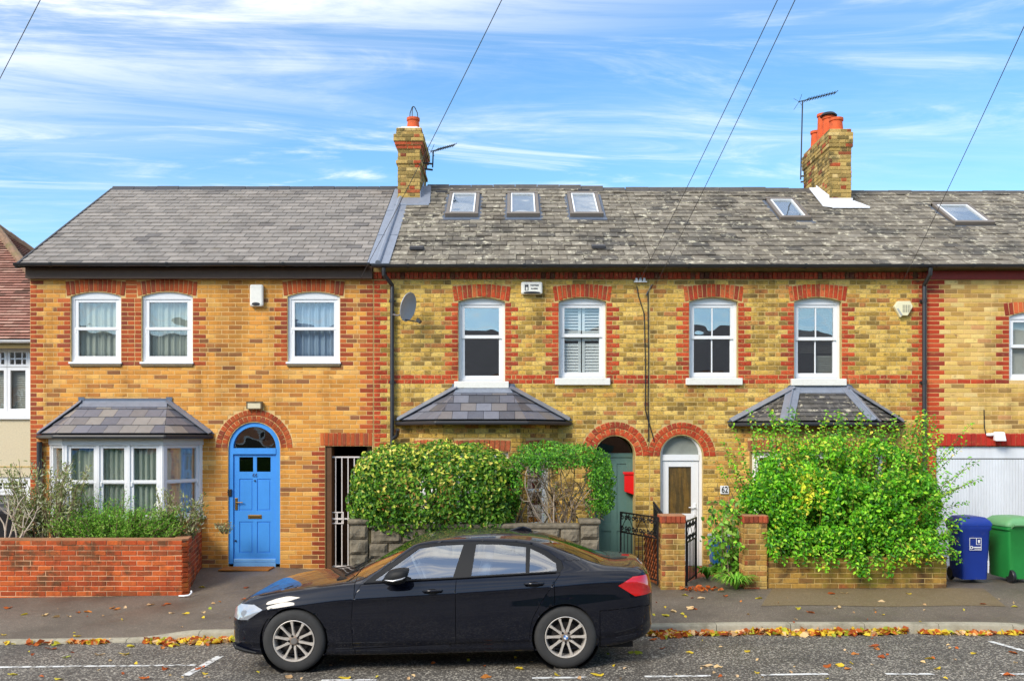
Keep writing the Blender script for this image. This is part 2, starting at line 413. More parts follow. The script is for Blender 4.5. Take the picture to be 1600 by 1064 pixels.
m_slate_old = M('slate_lichen', (.70, .70, .71, 1), 0.8, streak=0.55, var=0.22, vs=16, bump=0.6, bs=50, attr=True, stain=lin(76, 72, 65)[:3] + (0.8,), ss=1.3, st=(0.50, 0.66), stain2=lin(206, 198, 174)[:3] + (0.85,), ss2=8, st2=(0.54, 0.64))
m_slate_bay = M('slate_blue', WHITE, 0.45, var=0.14, vs=10, bump=0.3, bs=50, attr=True, stain2=lin(130, 122, 112)[:3] + (0.4,), ss2=5, st2=(0.55, 0.7))
m_lead = M('lead', lin(142, 150, 164), 0.45, metal=0.25, var=0.16, vs=9, bump=0.35, bs=20)
m_lead_d = M('lead_dark', lin(96, 106, 122), 0.5, metal=0.2, var=0.18, vs=12, bump=0.3, bs=30)
m_white = M('upvc_white', lin(240, 241, 242), 0.3, var=0.03, vs=12)
m_offwhite = M('paint_offwhite', lin(236, 234, 224), 0.5, var=0.07, vs=25, bump=0.15, bs=60, stain2=(0.35, 0.3, 0.2, 0.35), ss2=6, st2=(0.6, 0.75))
m_stonesill = M('stone_sill', lin(120, 104, 78), 0.9, var=0.3, vs=30, bump=0.7, bs=120, stain=(0.05, 0.05, 0.02, 0.7), ss=5)
m_black = M('plastic_black', lin(40, 42, 46), 0.35, var=0.1, vs=10)
m_gutter = M('gutter_black', lin(48, 49, 52), 0.4, var=0.15, vs=6)
m_fascia = M('fascia_brown', lin(88, 66, 50), 0.6, var=0.2, vs=12)
m_iron = M('iron_black', lin(38, 36, 36), 0.5, metal=0.3, var=0.2, vs=30)
m_ironw = M('iron_white', lin(222, 214, 208), 0.45, var=0.12, vs=20)
m_blue = M('door_blue', lin(72, 154, 236), 0.35, var=0.05, vs=4, streak=.12, bump=0.05, bs=40)
m_green = M('door_green', lin(92, 126, 118), 0.45, var=0.05, vs=6, bump=0.05, bs=40)
m_brass = M('brass', lin(150, 118, 60), 0.35, metal=0.8, var=0.1)
m_chrome = M('chrome', lin(190, 192, 196), 0.18, metal=1.0)
m_room = M('room_wall', lin(120, 112, 104), 0.9, var=0.1)
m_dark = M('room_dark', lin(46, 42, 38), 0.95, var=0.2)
m_glass = glass_mat('window_glass', (0.93, 0.95, 0.94, 1), 0.055)
m_skyglass = glass_mat('skylight_glass', (0.76, 0.84, 0.88, 1), 0.32)
m_glassr = glass_mat('window_glass_mirror', (0.85, 0.88, 0.87, 1), 0.20)
m_garage = M('garage_white', lin(234, 238, 242), 0.45, var=0.05, vs=5, streak=0.16)
m_obscure = M('obscure_glass', lin(120, 92, 44), 0.25, var=0.3, vs=14, bump=0.6, bs=90, stretch=(6, 6, 0.6), stain=(0.06, 0.045, 0.02, 0.8), ss=2.2, st=(0.4, 0.6))
m_net = M('curtain_net', lin(216, 222, 212), 0.9, var=0.08, vs=6, trans=0.35)
m_netb = M('curtain_blue', lin(186, 208, 232), 0.9, var=0.06, vs=6, trans=0.35)
m_blind = M('blind', lin(200, 196, 186), 0.6, var=0.05)
m_blindd = M('blind_grey', lin(104, 98, 94), 0.6, var=0.08)
m_terra = M('terracotta', lin(212, 92, 44), 0.8, var=0.2, vs=12, bump=0.2, bs=60, stain=(0.16, 0.05, 0.02, 0.6), ss=5, st=(0.5, 0.7))
m_cement = M('cement_white', lin(232, 234, 240), 0.8, var=0.14, vs=14, bump=0.4, bs=40)
m_felt = M('roof_felt', lin(50, 50, 52), 0.9)
m_alu = M('skylight_frame', lin(132, 122, 112), 0.45, metal=0.4, var=0.08)
m_plaster = M('roughcast', lin(218, 204, 172), 0.95, var=0.12, vs=30, bump=1.0, bs=45)
m_tile = M('tile_red', WHITE, 0.85, var=0.2, vs=12, bump=0.5, bs=50, attr=True, stain=lin(88, 70, 52)[:3] + (0.6,), ss=1.3, st=(0.5, 0.7))

# ------------------------------------------------------------------ ground
KERB_F, KERB_B = 11.86, 11.985
def interp(x, pts):
    if x <= pts[0][0]: return pts[0][1]
    for (a, p), (b, q) in zip(pts, pts[1:]):
        if x <= b: return p + (q - p) * (x - a) / (b - a)
    return pts[-1][1]
def sstep(a, b, x):
    t = max(0, min(1, (x - a) / (b - a))); return t * t * (3 - 2 * t)
def tilt(x): return 0.014 * (max(-9, min(3.0, x)) + 0.85)
def drop(x): return 1 - sstep(-4.75, -3.85, x)              # dropped kerb in front of the drive
def drop2(x): return sstep(5.6, 7.4, x) * 0.55
def road_z(x, y): return interp(y, [(9.6, 0.0), (10.8, -0.025), (KERB_F, -0.07)]) + tilt(x) + 0.010 * noise.noise(Vector((x * .5, y * .7, 0)))
def kerb_top(x): return 0.05 + tilt(x) - 0.085 * drop(x) - 0.075 * drop2(x)
def pave_z(x, y):
    wl = 1 - sstep(-5.2, -2.2, x)
    far = interp(y, [(KERB_B, 0), (14.2, 0.12), (15.4, 0.28), (16, 0.29)]) * wl + interp(y, [(KERB_B, 0), (13.64, 0.155), (16, 0.16)]) * (1 - wl)
    k = 1 - sstep(KERB_B, 13.6, y)
    base = kerb_top(x) * k + (0.05 + tilt(x) - 0.04 * drop(x)) * (1 - k)
    return base + far + 0.006 * noise.noise(Vector((x * .8, y * .8, 3)))
def grid_obj(name, xs, ys, zf, mat, kind='structure'):
    nx, ny = len(xs), len(ys)
    v = [(x, y, zf(x, y)) for y in ys for x in xs]
    f = [(j * nx + i, j * nx + i + 1, (j + 1) * nx + i + 1, (j + 1) * nx + i) for j in range(ny - 1) for i in range(nx - 1)]
    me = bpy.data.meshes.new(name); me.from_pydata(v, [], f); me.polygons.foreach_set('use_smooth', [True] * len(f))
    return mesh_obj(name, me, mat, None, kind)
def frange(a, b, n): return [a + (b - a) * i / n for i in range(n + 1)]

def asphalt(name, base, speck, dark, sc, amount, wet):
    m = bpy.data.materials.new(name); m.use_nodes = True; t = m.node_tree; n = t.nodes; l = t.links; b = n['Principled BSDF']
    ge = n.new('ShaderNodeNewGeometry')
    def nz(s, d=4, r=0.6):
        q = n.new('ShaderNodeTexNoise'); q.inputs['Scale'].default_value = s; q.inputs['Detail'].default_value = d; q.inputs['Roughness'].default_value = r
        l.new(ge.outputs['Position'], q.inputs['Vector']); return q.outputs['Fac']
    vo = n.new('ShaderNodeTexVoronoi'); vo.inputs['Scale'].default_value = sc; l.new(ge.outputs['Position'], vo.inputs['Vector'])
    def ramp(val, a, c): 
        q = n.new('ShaderNodeMapRange'); q.interpolation_type = 'SMOOTHSTEP'; l.new(val, q.inputs[0]); q.inputs[1].default_value = a; q.inputs[2].default_value = c; return q.outputs[0]
    def mix(f, a, c):
        q = n.new('ShaderNodeMix'); q.data_type = 'RGBA'
        for i, vv in ((0, f), (6, a), (7, c)):
            if isinstance(vv, (tuple, float, int)): q.inputs[i].default_value = vv
            else: l.new(vv, q.inputs[i])
        return q.outputs[2]
    bw = n.new('ShaderNodeRGBToBW'); l.new(vo.outputs['Color'], bw.inputs[0])
    c = mix(ramp(bw.outputs[0], amount, amount + 0.3), base, speck)
    big = ramp(nz(0.9, 6), 0.42, 0.68); c = mix(big, c, mix(0.55, c, dark))
    mul = n.new('ShaderNodeMix'); mul.data_type = 'RGBA'; l.new(ramp(nz(5.5, 8, .7), .55, .75), mul.inputs[0]); l.new(c, mul.inputs[6])
    mul.inputs[7].default_value = tuple(1.25 * q for q in base[:3]) + (1,); c = mul.outputs[2]
    l.new(c, b.inputs['Base Color'])
    rr = n.new('ShaderNodeMapRange'); l.new(nz(0.7, 5), rr.inputs[0]); rr.inputs[1].default_value = .35; rr.inputs[2].default_value = .65; rr.inputs[3].default_value = wet; rr.inputs[4].default_value = 0.85
    l.new(rr.outputs[0], b.inputs['Roughness'])
    bp = n.new('ShaderNodeBump'); bp.inputs['Strength'].default_value = 0.7; bp.inputs['Distance'].default_value = 0.006
    l.new(vo.outputs['Distance'], bp.inputs['Height']); l.new(bp.outputs[0], b.inputs['Normal']); return m
m_road = asphalt('asphalt_road', lin(84, 79, 72), lin(190, 182, 166), lin(56, 52, 47), 62, 0.57, 0.55)
m_pave = asphalt('asphalt_pavement', lin(108, 98, 86), lin(146, 134, 118), lin(76, 68, 58), 100, 0.62, 0.45)
m_kerb = M('kerb_concrete', lin(165, 158, 138), 0.85, var=0.2, vs=14, bump=0.5, bs=90, stain=lin(98, 92, 72)[:3] + (0.7,), ss=1.6, st=(0.48, 0.66))
m_soil = M('soil', lin(70, 52, 36), 0.95, var=0.4, vs=14, bump=1, bs=25)
m_field = M('ground_far', lin(96, 94, 84), 0.95, var=0.2, vs=0.4)
m_line = M('road_paint', lin(226, 226, 222), 0.7, var=0.14, vs=20, stain=lin(104, 98, 88)[:3] + (0.95,), ss=11.0, st=(0.48, 0.60))

big = MB(); big.add([(-600, -400, -0.6), (600, -400, -0.6), (600, 900, -0.6), (-600, 900, -0.6)], [(0, 1, 2, 3)]); big.build('ground', m_field, None, 'structure')
grid_obj('road', frange(-70, -14, 14) + frange(-13.6, 13.6, 140) + frange(14, 70, 14), frange(-4, 9, 13) + frange(9.2, KERB_F + .004, 24), road_z, m_road)
pav = grid_obj('pavement', frange(-70, -14, 14) + frange(-13.8, 13.8, 180) + frange(14, 70, 14), frange(KERB_B - .004, 16.3, 40) + [17, 19, 24, 40], lambda x, y: pave_z(x, min(y, 16)), m_pave)
# kerb stones, one by one
x = -13.0; k = 0
KS = []
while x < 13:
    ln = 0.915 if not (-4.9 < x < -3.6) else 0.9
    mb = MB(); ss = 6
    prof = [(KERB_F, -0.2), (KERB_F - 0.008, None), (KERB_F + 0.012, 0.0), (KERB_B, 0.004), (KERB_B, -0.2)]
    xs = [x + 0.004 + (ln - 0.008) * i / ss for i in range(ss + 1)]; v = []
    for q in xs:
        t = kerb_top(q); v += [(q, KERB_F - 0.022, t - 0.25), (q, KERB_F - 0.012, t - 0.022), (q, KERB_F + 0.008, t), (q, KERB_B, t + 0.005), (q, KERB_B, t - 0.25)]
    f = []
    for i in range(ss):
        for j in range(4): a = i * 5 + j; f.append((a, a + 1, a + 6, a + 5))
    f += [(0, 1, 2, 3, 4), tuple(ss * 5 + q for q in (4, 3, 2, 1, 0))]
    mb.add(v, f); mb.build('kerb_stone', m_kerb, pav, smooth=50)
    x += ln; k += 1
# tarmac patch on the right and painted lines, each a few millimetres above what carries it
m_patch = asphalt('asphalt_patch', lin(120, 103, 74), lin(140, 126, 100), lin(92, 76, 48), 100, 0.6, 0.5)
def draped(name, poly_fn, nx, ny, zf, lift, mat, parent):
    v = []; f = []
    for j in range(ny + 1):
        for i in range(nx + 1):
            px_, py_ = poly_fn(i / nx, j / ny); v.append((px_, py_, zf(px_, py_) + lift))
    for j in range(ny):
        for i in range(nx): a = j * (nx + 1) + i; f.append((a, a + 1, a + nx + 2, a + nx + 1))
    me = bpy.data.meshes.new(name); me.from_pydata(v, [], f); return mesh_obj(name, me, mat, parent)
draped('tarmac_patch', lambda s, t: (3.55 + 3.0 * s - 0.25 * (1 - t) * (1 - s) + 0.15 * t, 12.72 + 0.92 * t + .03 * math.sin(9 * s)), 40, 14, pave_z, 0.005, m_patch, pav)
road = bpy.data.objects['road']
def line(a, b, wdt, n=30):
    a, b = Vector(a), Vector(b); d = (b - a); nn = Vector((-d.y, d.x)).normalized() * wdt / 2
    def fn(s, t):
        p = a + d * s + nn * (2 * t - 1); return p.x, p.y
    draped('road_marking', fn, n, 2, road_z, 0.005, m_line, road)
line((-10.0, 10.42), (-3.42, 10.40), 0.075, 60)
line((-3.30, 10.86), (-3.36, 9.86), 0.09, 16)
line((5.62, 11.28), (5.75, 10.1), 0.08, 16)
for a, b in ((-4.45, -3.9), (-3.4, -2.9), (-1.9, -1.35), (0.2, 0.75), (1.32, 1.98), (2.48, 3.15), (3.72, 4.2), (4.87, 5.5), (-6.4, -5.7), (-7.9, -7.1)):
    line((a, 9.56), (b, 9.56), 0.06, 8)

# ------------------------------------------------------------------ colours of single bricks
def pick(r, table):
    t = r.random() * sum(p[0] for p in table)
    for wgt, c in table:
        t -= wgt
        if t <= 0: break
    k = r.uniform(0.88, 1.12); return (c[0] * k, c[1] * k, c[2] * k * r.uniform(0.9, 1.1), 1)
REDA = [(5, lin(186, 84, 36)), (3, lin(168, 70, 32)), (2, lin(150, 70, 42)), (1, lin(200, 104, 50))]
def pick1(r, table):
    t = r.random() * sum(p[0] for p in table)
    for wgt, c in table:
        t -= wgt
        if t <= 0: break
    return c
def col_a(u_, z, red, r):
    if red: return pick(r, REDA)
    n = noise.noise(Vector((u_ * 1.1, z * 2.2, 5.0)))
    wd = 2.6 + 6 * max(0, n)
    return pick(r, [(9, lin(226, 158, 70)), (6, lin(214, 144, 60)), (3, lin(234, 176, 92)), (wd * 0.45, lin(172, 114, 60)), (wd * 0.22, lin(148, 96, 58)), (1.2, lin(196, 126, 58))])
REDB = [(5, lin(202, 76, 36)), (3, lin(184, 62, 30)), (2, lin(160, 60, 36)), (1, lin(212, 104, 56))]
def col_b(u_, z, red, r):
    if red: return pick(r, REDB)
    n = noise.noise(Vector((u_ * 1.3, z * 1.9, 11.0)))
    wd = 2.6 + 6 * max(0, n); wl = 3 + 5 * max(0, -n)
    return pick(r, [(6, lin(218, 176, 82)), (wl, lin(230, 192, 100)), (wd, lin(176, 140, 62)), (wd * .5, lin(146, 116, 58)), (1.5, lin(206, 150, 74)), (1, lin(184, 120, 66))])
def col_d(u_, z, red, r):
    if red: return pick(r, REDB)
    return pick(r, [(6, lin(228, 190, 108)), (4, lin(216, 174, 88)), (3, lin(236, 204, 128)), (2, lin(196, 152, 80)), (.7, lin(208, 152, 96)), (.8, lin(166, 130, 72))])
def col_w(u_, z, red, r): return pick(r, [(5, lin(194, 84, 32)), (3, lin(178, 74, 28)), (2, lin(160, 76, 34)), (2, lin(208, 100, 40))])
def col_c(u_, z, red, r):
    if red: return pick(r, [(3, lin(176, 80, 44)), (2, lin(140, 74, 44))])
    return pick(r, [(5, lin(186, 156, 90)), (3, lin(160, 134, 74)), (2, lin(128, 108, 62)), (1, lin(206, 178, 116)), (.5, lin(172, 92, 52))])
def col_pier(u_, z, red, r):
    if red: return pick(r, [(3, lin(186, 88, 52)), (2, lin(160, 76, 48))])
    return pick(r, [(4, lin(196, 150, 76)), (3, lin(178, 124, 66)), (2, lin(150, 104, 60)), (2, lin(204, 166, 92)), (1, lin(172, 92, 54))])
# ------------------------------------------------------------------ windows
def curtain(parent, x0, x1, z0, z1, y, mat, folds, amp=0.02, gap=None, seed=1):
    r = random.Random(seed); n = max(24, int((x1 - x0) * 90)); v = []; f = []
    ph = [r.uniform(0, 6.28) for _ in range(4)]
    rows = 6
    for j in range(rows + 1):
        t = j / rows
        for i in range(n + 1):
            s_ = i / n; x_ = x0 + (x1 - x0) * s_
            a = math.sin(s_ * folds * 6.28 + ph[0] + 0.5 * math.sin(s_ * 9 + ph[1]) + 0.25 * t) + 0.5 * math.sin(s_ * folds * 14.3 + ph[2] + 0.6 * t)
            v.append((x_, y + amp * a, z0 + (z1 - z0) * t))
    for j in range(rows):
        for i in range(n): a = j * (n + 1) + i; f.append((a, a + 1, a + n + 2, a + n + 1))
    me = bpy.data.meshes.new('curtain'); me.from_pydata(v, [], f); me.polygons.foreach_set('use_smooth', [True] * len(f))
    o = mesh_obj('curtain', me, mat, parent); sm = o.modifiers.new('thickness', 'SOLIDIFY'); sm.thickness = 0.003; return o
def slats(parent, name, x0, x1, z0, z1, y, mat, pitch, tilt_, w_):
    mb = MB(); n = int((z1 - z0) / pitch)
    for i in range(n):
        z = z0 + (i + .5) * pitch
        mb.obox(Matrix.Translation(((x0 + x1) / 2, y, z)) @ Matrix.Rotation(tilt_, 4, 'X') @ Matrix.Diagonal((x1 - x0, w_, 0.003, 1)))
    return mb.build(name, mat, parent, 'stuff')
def frame_rect(mb, x0, x1, z0, z1, y0, y1, wl, wr, wb, wt, c=WHITE):
    mb.box(x0, x0 + wl, y0, y1, z0, z1, c); mb.box(x1 - wr, x1, y0, y1, z0, z1, c)
    mb.box(x0 + wl, x1 - wr, y0, y1, z0, z0 + wb, c); mb.box(x0 + wl, x1 - wr, y0, y1, z1 - wt, z1, c)
def sash_window(house, x0, x1, z0, z1, rise, mid, style, bars=0, sill='thin', back=0.085, seed=0, mframe=None):
    """z1 is the springing of the shallow arch; mid the height of the meeting rail"""
    mfr = mframe or m_white; y = FY + back
    mb = MB(); fw = 0.05
    mb.box(x0, x0 + fw, y, y + .09, z0, z1); mb.box(x1 - fw, x1, y, y + .09, z0, z1); mb.box(x0 + fw, x1 - fw, y, y + .09, z0, z0 + .05)
    top = seg_arc(x0, x1, z1, rise)
    poly = [(x0 + .0, y - .006, z1 - 0.045), (x1 - .0, y - .006, z1 - 0.045)] + [(p[0], y - .006, p[1]) for p in reversed(top)]
    mb.prism(poly, (0, .096, 0))
    win = mb.build('window', mfr, house, bevel=0.006)
    a, b = x0 + fw, x1 - fw
    for nm, q0, q1, yy in (('upper_sash', mid - .02, z1 - .045, y + .012), ('lower_sash', z0 + .05, mid + .03, y + (.04 if style != 'A' else .004))):
        s_ = MB(); wv = 0.052 if style != 'A' else 0.06; frame_rect(s_, a, b, q0, q1, yy, yy + .045, wv, wv, .055, .05)
        if bars: s_.box((a + b) / 2 - .011, (a + b) / 2 + .011, yy + .008, yy + .035, q0 + .05, q1 - .05)
        if style == 'A' and nm == 'upper_sash':
            for xx in (a + .012, b - .012): s_.box(xx - .014, xx + .014, yy - .012, yy + .02, q0 - .05, q0 + .012)
            s_.box(a, b, yy - .014, yy, q0 + .005, q0 + .03)
        s_.build(nm, mfr, win, bevel=0.004)
        gx = [(a + wv, b - wv)] if not bars else [(a + wv, (a + b) / 2 - .011), ((a + b) / 2 + .011, b - wv)]
        for g0, g1 in gx: MB().box(g0, g1, yy + .02, yy + .026, q0 + .05, q1 - .045).build('pane', m_glassr if style in ('dark', 'blind') else m_glass, win)
    if sill == 'thin':
        mb = MB(); mb.box(x0 - .02, x1 + .02, FY - .035, FY + back + .02, z0 - .028, z0 + .004); mb.build('sill', mfr, win, bevel=.004)
        mb = MB(); mb.box(x0 - .0, x1 + .01, FY - .03, FY + back, z0 - .075, z0 - .03); mb.build('sub_sill', m_stonesill, win, bevel=.008)
    elif sill == 'stone':
        mb = MB(); mb.box(x0 - .065, x1 + .065, FY - .07, FY + back + .02, z0 - .115, z0 - .0); mb.build('sill', m_offwhite, win, bevel=.01)
    yi = y + .125
    if style == 'A': curtain(win, x0 + .05, x1 - .05, z0 + .02, z1, yi, m_net if seed != 3 else m_netb, 6.5, seed=seed)
    if style == 'shutter':
        for q0, q1 in ((z0 + .05, mid - .02), (mid + .02, z1 - .02)):
            for h in (0, 1):
                c0 = a + (b - a) / 2 * h + .01; c1 = c0 + (b - a) / 2 - .02
                s_ = MB(); frame_rect(s_, c0, c1, q0, q1, yi - .02, yi + .01, .045, .045, .05, .05); s_.build('shutter', m_white, win)
                slats(win, 'louvres', c0 + .045, c1 - .045, q0 + .05, q1 - .05, yi, m_white, .05, R(38 if q0 > mid else 64), .062)
    if style == 'blind': slats(win, 'venetian_blind', a, b, z0 + .45, z1, yi, m_blindd, .034, R(48), .04); slats(win, 'venetian_blind', (a + b) / 2 + .02, b, z0 + .03, z0 + .43, yi + .01, m_blind, .034, R(60), .04)
    if style == 'pale': MB().box(a, b, yi, yi + .02, z0 + .03, z1).build('roller_blind', m_blind, win)
    return win
def house_shell(house, x0, x1, ztop, mat_in):
    mb = MB(); yb = 23.3
    mb.box(x0 + .02, x1 - .02, yb, yb + .2, -0.3, ztop); mb.box(x0 + .02, x0 + .14, FY + .27, yb, -0.3, ztop); mb.box(x1 - .14, x1 - .02, FY + .27, yb, -0.3, ztop)
    mb.box(x0 + .14, x1 - .14, FY + .27, yb, 2.75, 2.95)         # first floor
    mb.box(x0 + .14, x1 - .14, FY + .27, yb, ztop - .12, ztop)   # ceiling
    mb.box(x0 + .14, x1 - .14, FY + 2.4, FY + 2.5, -0.3, 2.75); mb.box(x0 + .14, x1 - .14, FY + 2.4, FY + 2.5, 2.95, ztop - .12)
    return mb.build('inner_walls', mat_in, house)

# ------------------------------------------------------------------ roofs
Y_E, Z_E, Y_R = 15.72, 5.215, 19.5
def slate_roof(house, x0, x1, zr, rows, wdt, units, mat, colf, holes=(), limit=300, seed=1, ze=None, sag=None, jit=0.004):
    ze = ze or Z_E
    r = random.Random(seed); t = (zr - ze) / (Y_R - Y_E); th = math.atan(t); sl = math.hypot(zr - ze, Y_R - Y_E); g = sl / rows
    sg = sag or (lambda x_, s_: 0.0)
    # deck below, back slope behind
    mb = MB(); xs = frange(x0, x1, 12)
    for a, b in zip(xs, xs[1:]):
        mb.add([(a, Y_E + .02, ze - .03), (b, Y_E + .02, ze - .03), (b, Y_R, zr - .03 + sg(b, 1)), (a, Y_R, zr - .03 + sg(a, 1))], [(0, 1, 2, 3)])
        mb.add([(a, Y_R, zr - .03 + sg(a, 1)), (b, Y_R, zr - .03 + sg(b, 1)), (b, 23.6, ze - .1), (a, 23.6, ze - .1)], [(0, 1, 2, 3)])
    roof = mb.build('roof', m_felt, house)
    P = []
    for i in range(rows):
        s0 = i * g; off = (i % 2) * wdt / 2 + r.uniform(-.01, .01)
        js = [x0]; cur = x0 + (wdt - off if off > .02 else wdt)
        while cur < x1 - .06: js.append(cur + r.uniform(-.008, .008)); cur += wdt * r.uniform(.98, 1.02)
        js.append(x1)
        for a, b in zip(js, js[1:]):
            if b - a < .02: continue
            yc = Y_E + (s0 + g / 2) * math.cos(th); parts = [(a, b)]
            for h in holes:
                if not (h[2] < yc < h[3]): continue
                nx_ = []
                for p_, q_ in parts:
                    if h[1] <= p_ or h[0] >= q_: nx_.append((p_, q_)); continue
                    if h[0] - p_ > .015: nx_.append((p_, h[0]))
                    if q_ - h[1] > .015: nx_.append((h[1], q_))
                parts = nx_
            for p_, q_ in parts:
                xc = (p_ + q_) / 2; ln = g * 1.12; sc_ = s0 + ln / 2 - r.uniform(0, .006); lift = 0.008 + r.uniform(0, jit)
                m = Matrix.Translation((xc, Y_E + sc_ * math.cos(th), ze + sc_ * math.sin(th) + sg(xc, (s0 + g / 2) / sl) + lift)) @ Matrix.Rotation(th - 0.075 + r.gauss(0, .004), 4, 'X') @ Matrix.Rotation(r.gauss(0, .006), 4, 'Z') @ Matrix.Rotation(math.pi / 2, 4, 'X').inverted() @ Matrix.Diagonal((q_ - p_ - .008, .016, ln, 1))
                P.append((m, colf(xc, yc, r), 1000 - i + (q_ - p_)))
    emit(P, units, mat, roof, 'slate', limit, 'upper_slates')
    return roof, th
def ridge(house, roof, x0, x1, zr, mat, ln=0.45, rad=0.12, sag=None, angular=True):
    sg = sag or (lambda x_, s_: 0.0); n = max(1, int(round((x1 - x0) / ln))); st_ = (x1 - x0) / n
    for i in range(n):
        a, b = x0 + i * st_ + .004, x0 + (i + 1) * st_ - .004; z = zr + sg((a + b) / 2, 1) + rng.uniform(-.006, .006)
        mb = MB()
        pr = [(-rad * 1.15, -rad * .72), (-rad * .25, .02), (0, .045), (rad * .25, .02), (rad * 1.15, -rad * .72), (rad * 1.1, -rad * .86), (0, -.0), (-rad * 1.1, -rad * .86)]
        v = [(a, Y_R + p, z + q + .02) for p, q in pr] + [(b, Y_R + p, z + q + .02) for p, q in pr]
        f = [(k, (k + 1) % 8, 8 + (k + 1) % 8, 8 + k) for k in range(8)] + [tuple(range(7, -1, -1)), tuple(range(8, 16))]
        mb.add(v, f); mb.build('ridge_tile', mat, roof)
def roof_y(py, zr, ze=None):
    ze = ze or Z_E; t = (zr - ze) / (Y_R - Y_E); k = (HOR - py) / FPX
    return (ze - CAMZ - t * Y_E) / (k - t)
def roof_z(y, zr, ze=None): ze = ze or Z_E; return ze + (zr - ze) / (Y_R - Y_E) * (y - Y_E)
def skylight(house, x0, x1, y0, y1, zr, th):
    """a framed pane lying in the roof slope between plan depths y0 (low) and y1 (high)"""
    yc = (y0 + y1) / 2; o = Vector(((x0 + x1) / 2, yc, roof_z(yc, zr) + .02)); T = Matrix.Translation(o) @ Matrix.Rotation(th, 4, 'X')
    hw, hl = (x1 - x0) / 2, (y1 - y0) / 2 / math.cos(th)
    def bx(mb, a, b, c, d, e, f): mb.obox(T @ Matrix.Translation(((a + b) / 2, (c + d) / 2, (e + f) / 2)) @ Matrix.Diagonal((b - a, d - c, f - e, 1)))
    mb = MB(); bx(mb, -hw, -hw + .06, -hl, hl, 0, .06); bx(mb, hw - .06, hw, -hl, hl, 0, .06); bx(mb, -hw, hw, hl - .08, hl + .01, .002, .07); bx(mb, -hw - .01, hw + .01, -hl - .02, -hl + .07, .002, .082)
    sk = mb.build('skylight', m_alu, house, bevel=.008)
    mb = MB(); bx(mb, -hw + .07, -hw + .095, -hl + .07, hl - .1, .01, .062); bx(mb, hw - .095, hw - .07, -hl + .07, hl - .1, .01, .062); bx(mb, -hw + .095, hw - .095, hl - .13, hl - .1, .01, .062); bx(mb, -hw + .095, hw - .095, -hl + .07, -hl + .09, .01, .062); mb.build('inner_frame', m_white, sk)
    mb = MB(); bx(mb, -hw + .09, hw - .09, -hl + .085, hl - .12, .03, .038); mb.build('pane', m_skyglass, sk)
    mb = MB(); bx(mb, -hw + .03, hw - .03, -hl + .03, hl - .03, -.06, .0); mb.build('roller_blind', M('skylight_blind', lin(206, 216, 224), .8), sk)
    mb = MB(); bx(mb, -hw - .07, hw + .07, -hl - .16, -hl - .015, -.012, .004); bx(mb, -hw - .06, -hw, -hl, hl, -.012, .003); bx(mb, hw, hw + .06, -hl, hl, -.012, .003); mb.build('flashing', m_lead_d, sk)
    return (x0 - .03, x1 + .03, y0 - .03, y1 + .03)
def gutter(name_parent, x0, x1, z, y=None, r_=0.055, mat=None):
    y = y or (Y_E - .02); mb = MB(); n = 8; prof = [(y + r_ * math.cos(math.pi + math.pi * i / n), z + r_ * math.sin(math.pi + math.pi * i / n)) for i in range(n + 1)]
    inner = [(y + (r_ - .006) * math.cos(math.pi + math.pi * i / n), z + (r_ - .006) * math.sin(math.pi + math.pi * i / n)) for i in range(n, -1, -1)]
    pr = prof + inner; m = len(pr); mb.add([(x0, p, q) for p, q in pr] + [(x1, p, q) for p, q in pr], [(k, (k + 1) % m, m + (k + 1) % m, m + k) for k in range(m)])
    g = mb.build('gutter', mat or m_gutter, name_parent, smooth=40)
    k = 0; xx = x0 + .6
    while xx < x1 - .2:
        mb = MB(); mb.box(xx - .02, xx + .02, y - r_ - .006, y + r_ + .01, z - .012, z + .008); mb.lathe([(r_ + .007, -.02), (r_ + .007, .02)], (xx, y, z), 'X', 12, a0=math.pi, a1=2 * math.pi); mb.build('gutter_bracket', m_black, g); xx += 1.9
    return g
def facet_slates(poly3, rows, wdt, parent, mat, colf, seed, skip_top=0.0, limit=400):
    """slates on a convex roof facet; poly3[0] to poly3[1] is the eave, left to right seen from outside"""
    r = random.Random(seed); p = [Vector(q) for q in poly3]; ux = (p[1] - p[0]).normalized(); nrm = ux.cross(p[2] - p[0]).normalized(); sy = nrm.cross(ux)
    q2 = [((q - p[0]).dot(ux), (q - p[0]).dot(sy)) for q in p]; H = max(q[1] for q in q2); g = H * (1 - skip_top) / rows
    u0, u1 = min(q[0] for q in q2), max(q[0] for q in q2)
    for i in range(rows):
        st_ = clip(clip(q2, 0, 1, i * g), 0, -1, -(i + 1) * g - .004)
        cur = u0 - (i % 2) * wdt / 2 - .02
        while cur < u1:
            c = clip(clip(st_, 1, 0, cur + .003), -1, 0, -(cur + wdt - .003)); cur += wdt
            if len(c) < 3: continue
            if max(a[0] for a in c) - min(a[0] for a in c) < .012: continue
            P3 = [p[0] + ux * a + sy * b + nrm * (.004 + .014 * (1 - (b - i * g) / g)) for a, b in c]
            MB().prism(P3, -nrm * .010, colf(r)).build('slate', mat, parent)
    return nrm
def seg_strip(mb, a, b, wdt, nrm, h, c=WHITE):
    """a strip of lead from a to b lying on a plane with normal nrm"""
    a, b = Vector(a), Vector(b); d = (b - a); x_ = d.normalized(); z_ = Vector(nrm).normalized(); y_ = z_.cross(x_).normalized(); z_ = x_.cross(y_)
    m = Matrix((x_, y_, z_)).transposed().to_4x4(); m.translation = (a + b) / 2
    mb.obox(m @ Matrix.Diagonal((d.length, wdt, h, 1)), c)
